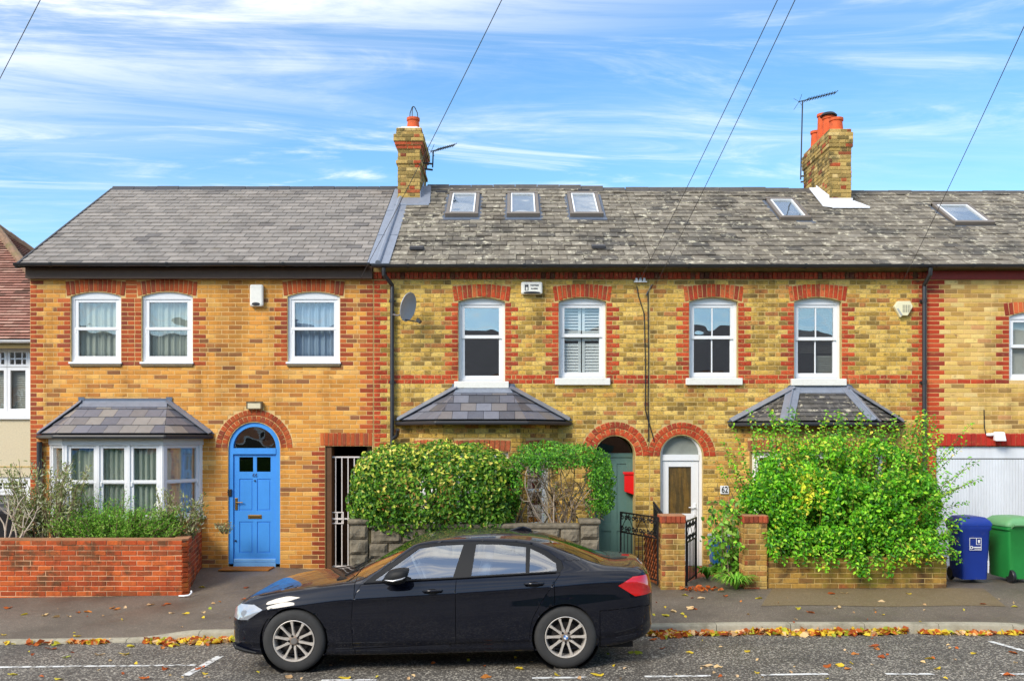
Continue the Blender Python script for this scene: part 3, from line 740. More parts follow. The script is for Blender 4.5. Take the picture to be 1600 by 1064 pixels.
def bay_roof(house, name, xc0, xc1, xf0, xf1, proj, ze, xt0, xt1, zt, rows, mat, colf, seed, hips, cap):
    """xc: where the eave meets the wall; xf: front eave corners; xt: top ends on the wall"""
    yf = FY - proj; E0, E1, E2, E3 = Vector((xc0, FY, ze)), Vector((xf0, yf, ze)), Vector((xf1, yf, ze)), Vector((xc1, FY, ze))
    T0, T1 = Vector((xt0, FY, zt)), Vector((xt1, FY, zt))
    mb = MB(); dn = Vector((0, 0, -.03))
    mb.add([q + dn for q in (E0, E1, E2, E3, T1, T0)] + [Vector((q.x, q.y, ze - .045)) for q in (E0, E1, E2, E3)], [(0, 1, 5), (1, 2, 4, 5), (2, 3, 4), (0, 6, 7, 1), (1, 7, 8, 2), (2, 8, 9, 3), (6, 9, 8, 7)])
    rf = mb.build(name, m_felt, house)
    nl = facet_slates([E0, E1, T0], rows, .25, rf, mat, colf, seed)
    nf = facet_slates([E1, E2, T1, T0], rows, .25, rf, mat, colf, seed + 1)
    nr = facet_slates([E2, E3, T1], rows, .25, rf, mat, colf, seed + 2)
    # abutment flashing: a band on the slates and stepped lead let into the brick courses
    for a, b, nn in ((E0, T0, nl), (E3, T1, nr)):
        mb = MB(); up = Vector(nn) * .03; seg_strip(mb, Vector(a) + up + Vector((0, -.05, 0)), Vector(b) + up + Vector((0, -.05, 0)), .14, nn, .012); mb.build('flashing', m_lead, rf)
    mb = MB(); n = int((zt - ze) / .075) + 1
    for k in range(n):
        z = ze + .0 + k * .075
        for s_, a, b in ((-1, E0, T0), (1, E3, T1)):
            t = min(1, max(0, (z - ze) / (zt - ze))); xx = a.x + (b.x - a.x) * t; t2 = min(1, (z + .075 - ze) / (zt - ze)); x2 = a.x + (b.x - a.x) * t2
            o_ = .075 * s_; mb.prism([(xx + o_ * .9, FY - .018 - .001 * k, z), (x2 - s_ * .02, FY - .018 - .001 * k, z), (x2 - s_ * .02, FY - .018 - .001 * k, z + .085), (x2 + o_ * 1.15, FY - .018 - .001 * k, z + .085)], (0, .012, 0))
    mb.box(xt0 - .06, xt1 + .06, FY - .021, FY - .004, zt - .03, zt + .06)
    mb.build('stepped_flashing', m_lead_d, rf)
    if cap:
        mb = MB(); d = (E1 - T0).normalized(); f1 = T0 + (E1 - T0) * .20; f2 = T1 + (E2 - T1) * .20; up = Vector(nf) * .026
        mb.prism([f1 + up, f2 + up, T1 + up, T0 + up], -Vector(nf) * .012); mb.build('lead_apron', m_lead, rf)
    if hips:
        for a, b, na in ((E1, T0, nl), (E2, T1, nr)):
            mb = MB(); nn = (Vector(na) + Vector(nf)).normalized()
            for nq, sgn in ((na, 1), (nf, -1)): 
                up = Vector(nq) * .026; d = (b - a).normalized(); sd_ = Vector(nq).cross(d).normalized() * .055
                if sd_.dot((E0 + E3) / 2 - (E1 + E2) / 2 if sgn > 0 else Vector(((xf0 + xf1) / 2 - a.x, 0, 0))) < 0: sd_ = -sd_
                seg_strip(mb, a + up + sd_, b + up + sd_, .11, nq, .012)
            mb.tube([a + nn * .035, b + nn * .035], .018, 8); mb.build('lead_hip', m_lead, rf, smooth=40)
    # gutter round the three sides
    g = MB(); off = .045
    pts = [E0 + Vector((-.02, -.02, -.05)), E1 + Vector((-.02, -off, -.05)), E2 + Vector((.02, -off, -.05)), E3 + Vector((.02, -.02, -.05))]
    for a, b in zip(pts, pts[1:]): 
        d = (b - a).normalized(); g.bar(a - d * .02, b + d * .02, .075, .06)
    g.build('gutter', m_gutter, rf, bevel=.02)
    return rf, (E0, E1, E2, E3)
def bay_faces(xc0, xc1, xf0, xf1, proj):
    yf = FY - proj; out_ = []
    for (ax, ay), (bx_, by) in (((xc0, FY), (xf0, yf)), ((xf0, yf), (xf1, yf)), ((xf1, yf), (xc1, FY))):
        out_.append((Face2(ax, ay, math.atan2(by - ay, bx_ - ax)), math.hypot(bx_ - ax, by - ay)))
    return out_
def face_box(mb, fc, u0, u1, n0, n1, z0, z1):
    """box on a wall face: n is outward distance"""
    mb.obox(Matrix.Translation(fc.o + fc.R @ Vector(((u0 + u1) / 2, -(n0 + n1) / 2, 0)) + Vector((0, 0, (z0 + z1) / 2))) @ fc.R @ Matrix.Diagonal((u1 - u0, n1 - n0, z1 - z0, 1)))
def face_frame(mb, fc, u0, u1, z0, z1, n0, n1, w_, wb=None, wt=None):
    wb = wb or w_; wt = wt or w_
    face_box(mb, fc, u0, u0 + w_, n0, n1, z0, z1); face_box(mb, fc, u1 - w_, u1, n0, n1, z0, z1)
    face_box(mb, fc, u0 + w_, u1 - w_, n0, n1, z0, z0 + wb); face_box(mb, fc, u0 + w_, u1 - w_, n0, n1, z1 - wt, z1)
def bay_light(win, fc, u0, u1, z0, z1, zm, n0):
    """one light of a bay: upper and lower sash with a pane each"""
    mb = MB(); face_frame(mb, fc, u0, u1, zm - .02, z1, n0, n0 + .05, .05); mb.build('upper_sash', m_white, win, bevel=.004)
    mb = MB(); face_frame(mb, fc, u0, u1, z0, zm + .02, n0 + .004, n0 + .042, .052, .06, .05)
    for uu in (u0 + .02, u1 - .02): face_box(mb, fc, uu - .016, uu + .016, n0 + .045, n0 + .062, zm - .07, zm - .0)
    mb.build('lower_sash', m_white, win, bevel=.004)
    for a, b in ((zm + .03, z1 - .05), (z0 + .06, zm - .03)):
        mb = MB(); face_box(mb, fc, u0 + .05, u1 - .05, n0 + .02, n0 + .026, a, b); mb.build('pane', m_glass, win)
# ------------------------------------------------------------------ house A: modern end house in buff brick
def circ_poly(uc, zs, hw, z0, n=16): return [(uc - hw, z0), (uc + hw, z0)] + arc(uc, zs, hw, 0, math.pi, n)
def win_poly(x0, x1, z0, z1, rise): return [(x0, z0), (x1, z0)] + list(reversed(seg_arc(x0, x1, z1, rise)))
def red_sides(x0, x1, z0, z1, ev=.225, od=.1125): return [(x0, -1, z0, z1, ev, od), (x1, 1, z0, z1, ev, od)]
Z0 = -0.15
XA0, XA1 = FX(47), FX(583)
HA = thing('terraced_house', (FX(315), FY, 0.1), 'modern buff brick house with blue arched front door and plain grey slate roof', 'house')
zt = FZ(436)
winA = [(FX(110), FX(189)), (FX(221), FX(301)), (FX(449), FX(531))]
wz0, wz1, wr = FZ(566), FZ(463), .075
dA = (FX(397), .432, FZ(700))
pA = (FX(508), FX(582) + .03, FZ(697))
face = Face2(0, FY)
outer = [(XA0, Z0), (XA1, Z0), (XA1, zt + .12), (XA0, zt + .12)]
bayA = dict(c0=FX(78), c1=FX(316), f0=-7.14, f1=-5.56, p=0.72)
holes = [win_poly(a, b, wz0, wz1, wr) for a, b in winA] + [circ_poly(dA[0], dA[2], dA[1], Z0 + .02), [(pA[0], Z0 + .02), (pA[1] - .034, Z0 + .02), (pA[1] - .034, pA[2]), (pA[0], pA[2])], [(bayA['c0'] + .1, FZ(815)), (bayA['c1'] - .1, FZ(815)), (bayA['c1'] - .1, FZ(690)), (bayA['c0'] + .1, FZ(690))]]
wallA = wall_panel('wall', outer, holes, FY + .003, .25, m_mortar_new, HA)
hf = [rect_hole(a, b, wz0, wz1 + .03) for a, b in winA] + [rect_hole(a - .075, b + .075, wz1 - .0, zt + .2) for a, b in winA]
hf += [arch_hole(dA[0], dA[1], Z0, dA[2], dA[1] + .215), rect_hole(pA[0], pA[1], Z0, pA[2]), rect_hole(FX(500), pA[1], pA[2] - .0, pA[2] + .19),
       rect_hole(bayA['c0'] + .02, bayA['c1'] - .02, Z0, FZ(690))]
zn = [(XA0, 1, Z0, 9, .225, .1125), (XA1, -1, FZ(677), 9, .225, .1125), (pA[0], -1, Z0, FZ(697), .225, .1125)]
for a, b in winA: zn += red_sides(a, b, wz0 - .03, wz1)
# the strip between the two left windows is red all through
B = Bricks(face, .002, .03, .0015, 11)
def colA2(u_, z, red, r): return col_a(u_, z, red or (winA[0][1] - .02 < u_ < winA[1][0] + .02 and z > wz0 - .02), r)
B.courses(XA0, XA1, Z0, zt, colA2, hf, zn, 'stretcher')
redf = lambda u_, z, red, r: pick(r, REDA)
for a, b in winA: B.flat_arch(a, b, wz1, wr, .205, redf, 7, .074, .06)
B.ring(dA[0], dA[2], dA[1] + .006, dA[1] + .212, 2, redf)
n = 12; w_ = (pA[1] - .03 - FX(500)) / n
for i in range(n): B.one(FX(500) + (i + .5) * w_, pA[2] + .112, w_ - .009, .212, pick(B.r, REDA), 0, .006)
house_shell(HA, XA0, XA1, zt, m_room)
emit(B.p, BR, m_brick_new, wallA, 'brick', 300, 'more_bricks')
for i, (a, b) in enumerate(winA): sash_window(HA, a, b, wz0, wz1, wr, FZ(514), 'A', seed=i + 1, back=.05)
# fascia and gutter
MB().box(XA0 - .02, XA1, FY - .12, FY - .09, FZ(437), FZ(418)).build('fascia', m_fascia, HA); MB().box(XA0 - .02, XA1, FY - .09, FY + .0, FZ(437) + .004, FZ(437) + .02).build('soffit', m_fascia, HA)
gutter(HA, XA0 - .1, XA1 - .002, FZ(416.5), Y_E - .03)
ZRA = 7.44
grey = lambda r, t, lo=.86, hi=1.14: (lambda c, k: tuple(q * k for q in c[:3]) + (1,))(pick1(r, t), r.uniform(lo, hi))
cA = lambda x_, y_, r: grey(r, [(8, lin(170, 161, 152)), (4, lin(180, 170, 160)), (3, lin(158, 150, 142)), (.6, lin(138, 131, 126))], .92, 1.08)
rA, thA = slate_roof(HA, XA0 - .07, FX(583) + .05 - .12, ZRA, 22, .25, SL, m_slate_new, cA, seed=3)
m_ridge = M('ridge_dark', lin(66, 66, 70), .6, var=.2, vs=8); m_ridge2 = M('ridge_old', lin(84, 80, 76), .85, var=.3, vs=9, bump=.4, bs=40, stain2=lin(130, 124, 104)[:3] + (.5,), ss2=7)
ridge(HA, rA, XA0 - .08, FX(620) + .42 - 2.14 + 1.4, ZRA, m_ridge, .46, .10)
mb = MB(); v0 = Vector((XA0 - .09, Y_E - .01, Z_E - .01)); v1 = Vector((XA0 - .09, Y_R, ZRA - .01)); v2 = Vector((XA0 - .09, 23.6, Z_E - .1))
mb.bar(v0, v1, .035, .07); mb.bar(v1, v2, .035, .07); mb.build('verge', m_ridge, rA)
mb = MB(); mb.add([(XA0 + .01, FY + .01, zt), (XA0 + .01, 23.5, zt), (XA0 + .01, Y_R, ZRA - .06), (XA0 + .14, FY + .01, zt), (XA0 + .14, 23.5, zt), (XA0 + .14, Y_R, ZRA - .06)], [(0, 1, 2), (3, 5, 4), (0, 2, 5, 3), (1, 4, 5, 2)]); mb.build('gable', m_mortar_red, HA)
# lead valley over the party wall
mb = MB(); th = math.atan((ZRA - Z_E) / (Y_R - Y_E)); nn = Vector((0, -math.sin(th), math.cos(th)))
a0, a1 = Vector((-2.19, Y_E - .02, Z_E + .01)), Vector((-2.19, 19.46, roof_z(19.46, ZRA)))
mb_l = MB(); seg_strip(mb_l, a0 + nn * .022, a1 + nn * .022, .36, nn, .014); mb_l.tube([a0 + nn * .04, a1 + nn * .04], .045, 8); 
for t in (.33, .66): p = a0 + (a1 - a0) * t + nn * .03; seg_strip(mb_l, p, p + (a1 - a0).normalized() * .02, .365, nn, .012)
mb_l.build('lead_valley', m_lead, HA, smooth=40)
# bay of house A
cbay = lambda r: grey(r, [(3, lin(118, 118, 126)), (2, lin(102, 102, 110)), (2, lin(134, 130, 130)), (1, lin(148, 142, 136))])
bA = bayA; oh = .10
ebA = bay_roof(HA, 'bay_roof', bA['c0'] - oh - .06, bA['c1'] + oh + .04, bA['f0'] - .06, bA['f1'] + .06, bA['p'] + oh, FZ(681) + .035, FX(131), FX(262), FZ(628), 4, m_slate_bay, cbay, 21, False, True)
fcs = bay_faces(bA['c0'], bA['c1'], bA['f0'], bA['f1'], bA['p'])
zs_, zh = FZ(810) + .05, FZ(693) - .02
mb = MB()
for fc, ln in fcs:
    face_box(mb, fc, -.02, ln + .02, -.08, .02, zh, zh + .1)
bayw = mb.build('bay_window', M('paint_grey', lin(222, 222, 220), .5, var=.04), HA)
nlt = (1, 3, 1); zm = FZ(750)
for (fc, ln), k in zip(fcs, nlt):
    mb = MB(); face_box(mb, fc, -.015, .06, -.09, .005, zs_, zh); face_box(mb, fc, ln - .06, ln + .015, -.09, .005, zs_, zh)
    stp = (ln - .12) / k
    for j in range(1, k): face_box(mb, fc, .06 + stp * j - .025, .06 + stp * j + .025, -.08, .0, zs_, zh)
    mb.build('mullions', m_white, bayw, bevel=.005)
    for j in range(k): bay_light(bayw, fc, .06 + stp * j + (.025 if j else 0), .06 + stp * (j + 1) - (.025 if j < k - 1 else 0), zs_, zh, zm, -.07)
    mb = MB(); face_box(mb, fc, -.03, ln + .03, -.12, .07, zs_ - .045, zs_); mb.build('sill', m_white, bayw, bevel=.006)
    mb = MB(); face_box(mb, fc, 0, ln, -.2, -.008, Z0, zs_ - .045); mb.build('apron_wall', m_mortar_new, bayw)
    ab = Bricks(fc, .0, .03, .0025, 31); ab.courses(0, ln, Z0, zs_ - .05, col_a, (), (), 'stretcher'); emit(ab.p, BR, m_brick_new, bayw, 'brick', 60, 'more_bricks')
bx0, bx1 = bA['f0'] + .08, bA['f1'] - .08
for q, (a, b) in enumerate(((bx0, bx0 + .42), (bx0 + .5, bx0 + .95), (bx0 + .93, bx1))): curtain(bayw, a, b, zs_, zh, FY - bA['p'] + .12, m_net, 5 if q else 2.5, .022, seed=20 + q)
cu = curtain(bayw, 0, .74, zs_, zh, 0, m_blind, 5, .02, seed=29); cu.rotation_euler = (0, 0, fcs[2][0].a); cu.location = fcs[2][0].o + fcs[2][0].R @ Vector((.06, .11, 0)); setp(cu, bayw)
cu = curtain(bayw, 0, .74, zs_, zh, 0, m_net, 5, .02, seed=30); cu.rotation_euler = (0, 0, fcs[0][0].a); cu.location = fcs[0][0].o + fcs[0][0].R @ Vector((.06, .11, 0)); setp(cu, bayw)
# blue door
def arched_door_frame(name, house, xc, hw, zs, zb, y, mat, fw=.055, trans=True):
    mb = MB(); mb.box(xc - hw, xc - hw + fw, y, y + .09, zb, zs); mb.box(xc + hw - fw, xc + hw, y, y + .09, zb, zs)
    o_, i_ = arc(xc, zs, hw, 0, math.pi, 20), arc(xc, zs, hw - fw, 0, math.pi, 20)
    for k in range(20): mb.prism([(i_[k][0], y, i_[k][1]), (o_[k][0], y, o_[k][1]), (o_[k + 1][0], y, o_[k + 1][1]), (i_[k + 1][0], y, i_[k + 1][1])], (0, .09, 0))
    if trans: mb.box(xc - hw + fw, xc + hw - fw, y - .012, y + .085, zs - .10, zs - .0)
    return mb.build(name, mat, house)
xc, hw, zs = dA; zb = FZ(881); yd = FY + .03
dr = arched_door_frame('front_door', HA, xc, hw, zs, zb, yd, m_blue, .075)
mb = MB(); mb.prism([(p[0], yd + .04, p[1]) for p in arc(xc, zs, hw - .07, 0, math.pi, 20)], (0, .006, 0)); mb.build('fanlight', m_glass, dr)
lx0, lx1 = xc - hw + .08, xc + hw - .08; zt_ = zs - .105
def panel_door(mb, x0, x1, z0, z1, y, cuts, th_=.045):
    """stiles and rails round the recesses in cuts (x0, x1, z0, z1), recesses 12 mm deep"""
    xs = sorted({x0, x1} | {c[0] for c in cuts} | {c[1] for c in cuts}); zs2 = sorted({z0, z1} | {c[2] for c in cuts} | {c[3] for c in cuts})
    for a, b in zip(xs, xs[1:]):
        for c, d in zip(zs2, zs2[1:]):
            mx_, mz = (a + b) / 2, (c + d) / 2; rec = any(q[0] < mx_ < q[1] and q[2] < mz < q[3] for q in cuts)
            if not rec: mb.box(a, b, y, y + th_, c, d)
Wd = lx1 - lx0
gl = [(lx0 + .09, lx0 + Wd / 2 - .03, FZ(737), FZ(714)), (lx0 + Wd / 2 + .03, lx1 - .09, FZ(737), FZ(714))]
pn = [(lx0 + .09, lx0 + Wd / 2 - .035, FZ(798), FZ(748)), (lx0 + Wd / 2 + .035, lx1 - .09, FZ(798), FZ(748)), (lx0 + .09, lx0 + Wd / 2 - .035, FZ(864), FZ(815)), (lx0 + Wd / 2 + .035, lx1 - .09, FZ(864), FZ(815))]
mb = MB(); panel_door(mb, lx0, lx1, zb + .03, zt_, yd + .025, gl + pn)
for a, b, c, d in pn: mb.box(a - .002, b + .002, yd + .037, yd + .06, c - .002, d + .002); mb.box(a + .02, b - .02, yd + .029, yd + .04, c + .02, d - .02)
leaf = mb.build('door_leaf', m_blue, dr)
for a, b, c, d in gl: MB().box(a, b, yd + .045, yd + .052, c, d).build('pane', glass_mat('door_glass', (.28, .27, .24, 1), .03), dr)
mb = MB(); mb.box(lx0, lx1, yd + .008, yd + .03, zb + .03, zb + .085); mb.build('weather_bar', M('bar_blue', lin(128, 190, 245), .35), dr, bevel=.008); MB().box(lx0, lx1, yd + .0, yd + .08, zb - .06, zb + .028).build('threshold', M('bar_blue', lin(128, 190, 245), .35), dr)
mb = MB(); zl = FZ(807.5); mb.box(xc - .115, xc + .115, yd + .017, yd + .026, zl - .033, zl + .033); lp = mb.build('letter_plate', m_brass, dr, bevel=.02)
MB().box(xc - .085, xc + .085, yd + .013, yd + .02, zl - .018, zl + .018).build('letter_flap', M('brass_dark', lin(112, 88, 44), .4, metal=.7), dr, bevel=.004)
mb = MB(); mb.box(lx0 + .02, lx0 + .065, yd + .014, yd + .026, FZ(797), FZ(778)); mb.bar((lx0 + .045, yd - .01, FZ(785)), (lx0 + .16, yd - .01, FZ(785)), .016, .016); mb.bar((lx0 + .045, yd - .015, FZ(785)), (lx0 + .045, yd + .02, FZ(785)), .016); mb.build('door_handle', m_brass, dr, bevel=.004)
mb = MB(); mb.lathe([(0, -.008), (.012, -.006), (.014, .0), (.014, .02)], (xc, yd + .01, FZ(751)), 'Y', 12); mb.build('spyhole', m_black, dr)
mb = MB(); mb.lathe([(0, -.006), (.014, -.004), (.016, .02)], (lx0 + .03, yd + .01, FZ(845)), 'Y', 12); mb.build('lower_lock', m_black, dr)
m_ink = M('ink_black', lin(24, 26, 34), .5)
text_mesh('house_number', '66', .085, M('number_plum', lin(64, 40, 70), .4), (xc, yd + .022, FZ(743)), (R(90), 0, 0), dr, .003, bold=.002)
mb = MB(); mb.box(xc - hw - .02, xc - hw + .055, yd - .03, yd, FZ(775), FZ(764)); mb.build('doorbell', m_black, dr, bevel=.006)
# passage beside house A: dark tunnel with a brown door far inside
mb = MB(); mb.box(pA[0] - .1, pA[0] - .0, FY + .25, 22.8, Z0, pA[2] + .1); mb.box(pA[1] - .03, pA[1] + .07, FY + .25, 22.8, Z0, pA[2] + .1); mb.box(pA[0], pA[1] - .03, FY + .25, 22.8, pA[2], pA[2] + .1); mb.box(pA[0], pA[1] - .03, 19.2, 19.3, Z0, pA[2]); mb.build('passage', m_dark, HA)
mb = MB(); mb.box(pA[0] + .005, pA[0] + .10, FY + .03, FY + .3, 0.15, pA[2] - .01); mb.box(pA[0] + .10, pA[1] - .2, FY + .9, FY + .94, .15, 2.1); mb.build('passage_frame', M('wood_brown', lin(94, 62, 34), .7, var=.25, vs=8, bump=.3, bs=30), HA)

# ------------------------------------------------------------------ houses B, C, D: Victorian terrace in stock brick with red dressings
XB0, XB1, XC1, XD1 = FX(583.6), FX(1015), FX(1446.5), FX(1830)
ZRB = 7.47
sag = lambda x_, s_: (-.05 * sstep(1.0, 2.2, x_) - .05 * sstep(4.5, 7.5, x_)) * s_ + .012 * noise.noise(Vector((x_ * .7, s_ * 3, 1)))
cB = lambda x_, y_, r: grey(r, [(6, lin(148, 138, 120)), (4, lin(162, 152, 134)), (3, lin(130, 121, 106)), (.8, lin(108, 102, 92))], .86, 1.14)
HB = thing('terraced_house', (FX(800), FY, 0.2), 'yellow brick terraced house with three skylights and round red arch over green door', 'house')
HC = thing('terraced_house', (FX(1230), FY, 0.2), 'yellow brick terraced house numbered 62 with white glazed door and overgrown bay window', 'house')
HD = thing('terraced_house', (FX(1600), FY, 0.2), 'paler yellow brick house at the right edge with white garage door', 'house')
ztB = FZ(437)
red2 = lambda u_, z, red, r: pick(r, REDB)
def string(colf, za, zb): return lambda u_, z, red, r: colf(u_, z, red or za < z < zb, r)
def terrace(H, x0, x1, wins, doors, bay, zn_extra, colf, seed, units, mat, mort, hol_extra=(), poly_extra=(), arch_h=.215, cornice=True, limit=300):
    outer = [(x0, Z0), (x1, Z0), (x1, ztB + .2), (x0, ztB + .2)]
    holes = [win_poly(a, b, c, d, .07) for a, b, c, d in wins] + [circ_poly(q[0], q[2], q[1], Z0 + .02) for q in doors] + list(poly_extra)
    hf = [rect_hole(a, b, c, d + .03) for a, b, c, d in wins] + [rect_hole(a - .08, b + .08, d, d + .03 + arch_h) for a, b, c, d in wins] + [arch_hole(q[0], q[1], Z0, q[2], q[1] + q[3]) for q in doors] + list(hol_extra)
    if bay: holes.append([(bay[0] + .12, FZ(840)), (bay[1] - .12, FZ(840)), (bay[1] - .12, FZ(690)), (bay[0] + .12, FZ(690))]); hf.append(rect_hole(bay[0] + .05, bay[1] - .05, Z0, FZ(678)))
    wl = wall_panel('wall', outer, holes, FY + .003, .25, mort, H)
    b_ = Bricks(face, .003, .03, .0035 if units is BRW else .002, seed)
    zn = list(zn_extra)
    for a, b, c, d in wins: zn += red_sides(a, b, c - .12, d + .02)
    b_.courses(x0 + .004, x1 - .004, Z0, ztB, colf, hf, zn, 'flemish' if units is BRW else 'stretcher')
    for a, b, c, d in wins: b_.flat_arch(a, b, d, .07, arch_h, red2, 9, .074, .07)
    for q in doors: b_.ring(q[0], q[2], q[1] + .008, q[1] + q[3], 2, red2, wid=.08)
    if cornice:
        n = int((x1 - x0) / .075); st_ = (x1 - x0) / n
        for i in range(n): b_.one(x0 + (i + .5) * st_, FZ(431), st_ - .008, .11, pick(b_.r, [(4, lin(184, 68, 36)), (3, lin(158, 58, 34)), (1, lin(110, 56, 40))]), 0, .045 + .0 * i)
    emit(b_.p, units, mat, wl, 'brick', limit, 'more_bricks')
    house_shell(H, x0, x1, ztB + .1, m_room)
    return wl
zsB = FZ(712)
doorB = (FX(961), .335, zsB, .235); doorC = (FX(1065), .355, FZ(713), .215)
winB = [(FX(716), FX(789), FZ(596), FZ(471)), (FX(873), FX(947), FZ(591), FZ(471))]
winC = [(FX(1077), FX(1153), FZ(591), FZ(471)), (FX(1241), FX(1315), FZ(592), FZ(471))]
winD = [(FX(1577), FX(1650), FZ(594), FZ(494))]
bayB = dict(c0=FX(640), c1=FX(872), f0=FX(755) - .62, f1=FX(755) + .62, p=.60)
bayC = dict(c0=FX(1158), c1=FX(1393), f0=FX(1275) - .62, f1=FX(1275) + .62, p=.60)
sB = string(col_b, FZ(603), FZ(588))
wB = terrace(HB, XB0, XB1, winB, [doorB], (bayB['c0'], bayB['c1']), [(XB0 + .004, 1, Z0, 9, .225, .1125)], sB, 41, BRW, m_brick_old, m_mortar_old)
wC = terrace(HC, XB1, XC1, winC, [doorC], (bayC['c0'], bayC['c1']), [(XC1 - .004, -1, Z0, 9, .235, .12)], sB, 43, BRW, m_brick_old, m_mortar_old)
gx0 = FX(1463)
sD = string(col_d, FZ(597), FZ(590.5))
wD = terrace(HD, XC1, XD1, winD, [], None, [(XC1 + .004, 1, Z0, 9, .31, .225)], sD, 45, BR, m_brick_new, m_mortar_new, [rect_hole(gx0, 9.6, Z0, FZ(697)), rect_hole(gx0, 9.8, FZ(697), FZ(677))], [[(gx0, Z0 + .02), (9.6, Z0 + .02), (9.6, FZ(697)), (gx0, FZ(697))]], .18, False)
bD = Bricks(face, .01, .03, .003, 47); n = 33; st_ = (9.8 - gx0) / n
for i in range(n): bD.one(gx0 + (i + .5) * st_, FZ(687), st_ - .010, .205, pick(bD.r, [(3, lin(196, 48, 30)), (2, lin(178, 44, 30))]), 0, .004)
emit(bD.p, BR, m_brick_new, wD, 'brick', 40, 'x')
MB().box(XC1, XD1, FY - .05, FY - .0, FZ(437), FZ(424)).build('fascia', M('fascia_red', lin(150, 52, 40), .6, var=.2, vs=14), HD)
MB().box(XC1 - .012, XC1 + .012, FY - .02, FY + .0, Z0, FZ(440)).build('joint_strip', m_mortar_red, HD)
sash_window(HB, *winB[0], .07, FZ(526), 'dark', 0, 'stone', .10, 4)
sash_window(HB, *winB[1], .07, FZ(524), 'shutter', 0, 'stone', .10, 5)
sash_window(HC, *winC[0], .07, FZ(527), 'dark', 1, 'stone', .10, 6)
sash_window(HC, *winC[1], .07, FZ(529), 'blind', 1, 'stone', .10, 7)
sash_window(HD, *winD[0], .07, FZ(541), 'pale', 0, 'none', .06, 8)
# roofs
skB = [(FX(724), 306, 341, .52), (FX(817), 306, 341, .52), (FX(913), 305, 341, .55)]
holesB = []; thB = math.atan((ZRB - Z_E) / (Y_R - Y_E))
def place_sky(H, pxc, yt, yb, wd, zr):
    y1, y0 = roof_y(yt, zr), roof_y(yb, zr); xc_ = (pxc - 800) * ((y0 + y1) / 2) / FPX; return skylight(H, xc_ - wd / 2, xc_ + wd / 2, y0, y1, zr, thB)
for pxc in (724, 817, 913): holesB.append(place_sky(HB, pxc, 306, 341, .60, ZRB))
holesC = [place_sky(HC, 1230, 316, 346, .56, ZRB - .06)]
holesD = [place_sky(HD, 1502, 325, 353, .72, ZRB - .12)]
rB, _ = slate_roof(HB, -2.03, XB1, ZRB, 19, .28, SL, m_slate_old, cB, holesB, seed=5, sag=sag, jit=.012)
rC, _ = slate_roof(HC, XB1 + .002, XC1 + .0, ZRB, 19, .28, SL, m_slate_old, cB, holesC, seed=6, sag=sag, jit=.012)
rD, _ = slate_roof(HD, XC1 + .002, XD1, ZRB, 19, .28, SL, m_slate_old, cB, holesD, seed=7, sag=sag, jit=.012)
ridge(HB, rB, -1.72, XB1 + .0, ZRB, m_ridge2, .46, .13, sag)
ridge(HC, rC, XB1 + .01, 6.1, ZRB, m_ridge2, .46, .13, sag)
ridge(HD, rD, 6.68, XD1, ZRB - .02, m_ridge2, .46, .12, sag)
for H, a, b in ((HB, XB0 + .01, XB1), (HC, XB1 + .005, XC1 + .03), (HD, XC1 + .04, XD1)): gutter(H, a, b, FZ(418.5), Y_E - .01)
# newer slates and lead scarf beside the right chimney
for px_, py_, H in ((651, 391, HB), (935, 389, HB), (690, 303, HB), (912, 301, HB)):
    yy = roof_y(py_, ZRB); p = Vector(((px_ - 800) * yy / FPX, yy, roof_z(yy, ZRB) + .04)); mb = MB(); mb.obox(Matrix.Translation(p) @ Matrix.Rotation(thB - .25, 4, 'X') @ Matrix.Diagonal((.23, .2 if py_ > 350 else .08, .05, 1))); mb.build('roof_vent', m_ridge, H, bevel=.006)
# chimneys
def chimney(H, x0, x1, y0, y1, zb, bands, seed, redrows):
    mb = MB()
    for za, zc, o_ in bands: mb.box(x0 - o_ + .012, x1 + o_ - .012, y0 - o_ + .012, y1 + o_ - .012, za, zc)
    ch = mb.build('chimney', m_mortar_old, H)
    P = []
    for k, (za, zc, o_) in enumerate(bands):
        a, b, c, d = x0 - o_, x1 + o_, y0 - o_, y1 + o_
        for ox, oy, ang, ln in ((a, c, 0, b - a), (a, d, -math.pi / 2, d - c), (b, c, math.pi / 2, d - c)):
            bb = Bricks(Face2(ox, oy, ang), -.0, .03, .004, seed + k)
            n = max(1, int(round((zc - za) / .075)))
            bb.courses(0, ln, za, zc, (lambda u_, z, red, r, kk=k: col_c(u_, z, kk in redrows or r.random() < .06, r)), (), (), 'flemish', (zc - za) / n); P += bb.p
    emit(P, BRW, m_brick_chim, ch, 'brick', 120, 'more_bricks'); return ch
def pot(ch, x_, y_, z, r0, r1, h, lip=.02):
    mb = MB(); mb.lathe([(r0 + .015, 0), (r0 + .015, .04), (r0, .05), (r1, h - .06), (r1 + lip, h - .05), (r1 + lip, h), (r1 - .015, h), (r1 - .02, h - .3)], (x_, y_, z), 'Z', 24); return mb.build('chimney_pot', m_terra, ch, smooth=40)
c0, c1 = -2.24, -1.80
chB = chimney(HB, c0, c1, 18.81, 20.15, 6.6, [(6.6, 7.05, .0), (7.05, 7.12, .012), (7.12, 7.76, .0), (7.76, 7.83, .03), (7.83, 8.05, .0), (8.05, 8.12, .025), (8.12, 8.19, .05), (8.19, 8.33, .075), (8.33, 8.46, .03)], 61, (5, 6))
mb = MB(); mb.box(c0 + .0, c1 - .0, 18.84, 20.1, 8.46, 8.49); mb.prism([(c0 + .06, 18.9, 8.49), (c1 - .06, 18.9, 8.49), (c1 - .06, 20.0, 8.49), (c0 + .06, 20.0, 8.49)], (0, 0, .03)); mb.build('cap_mortar', m_cement, chB)
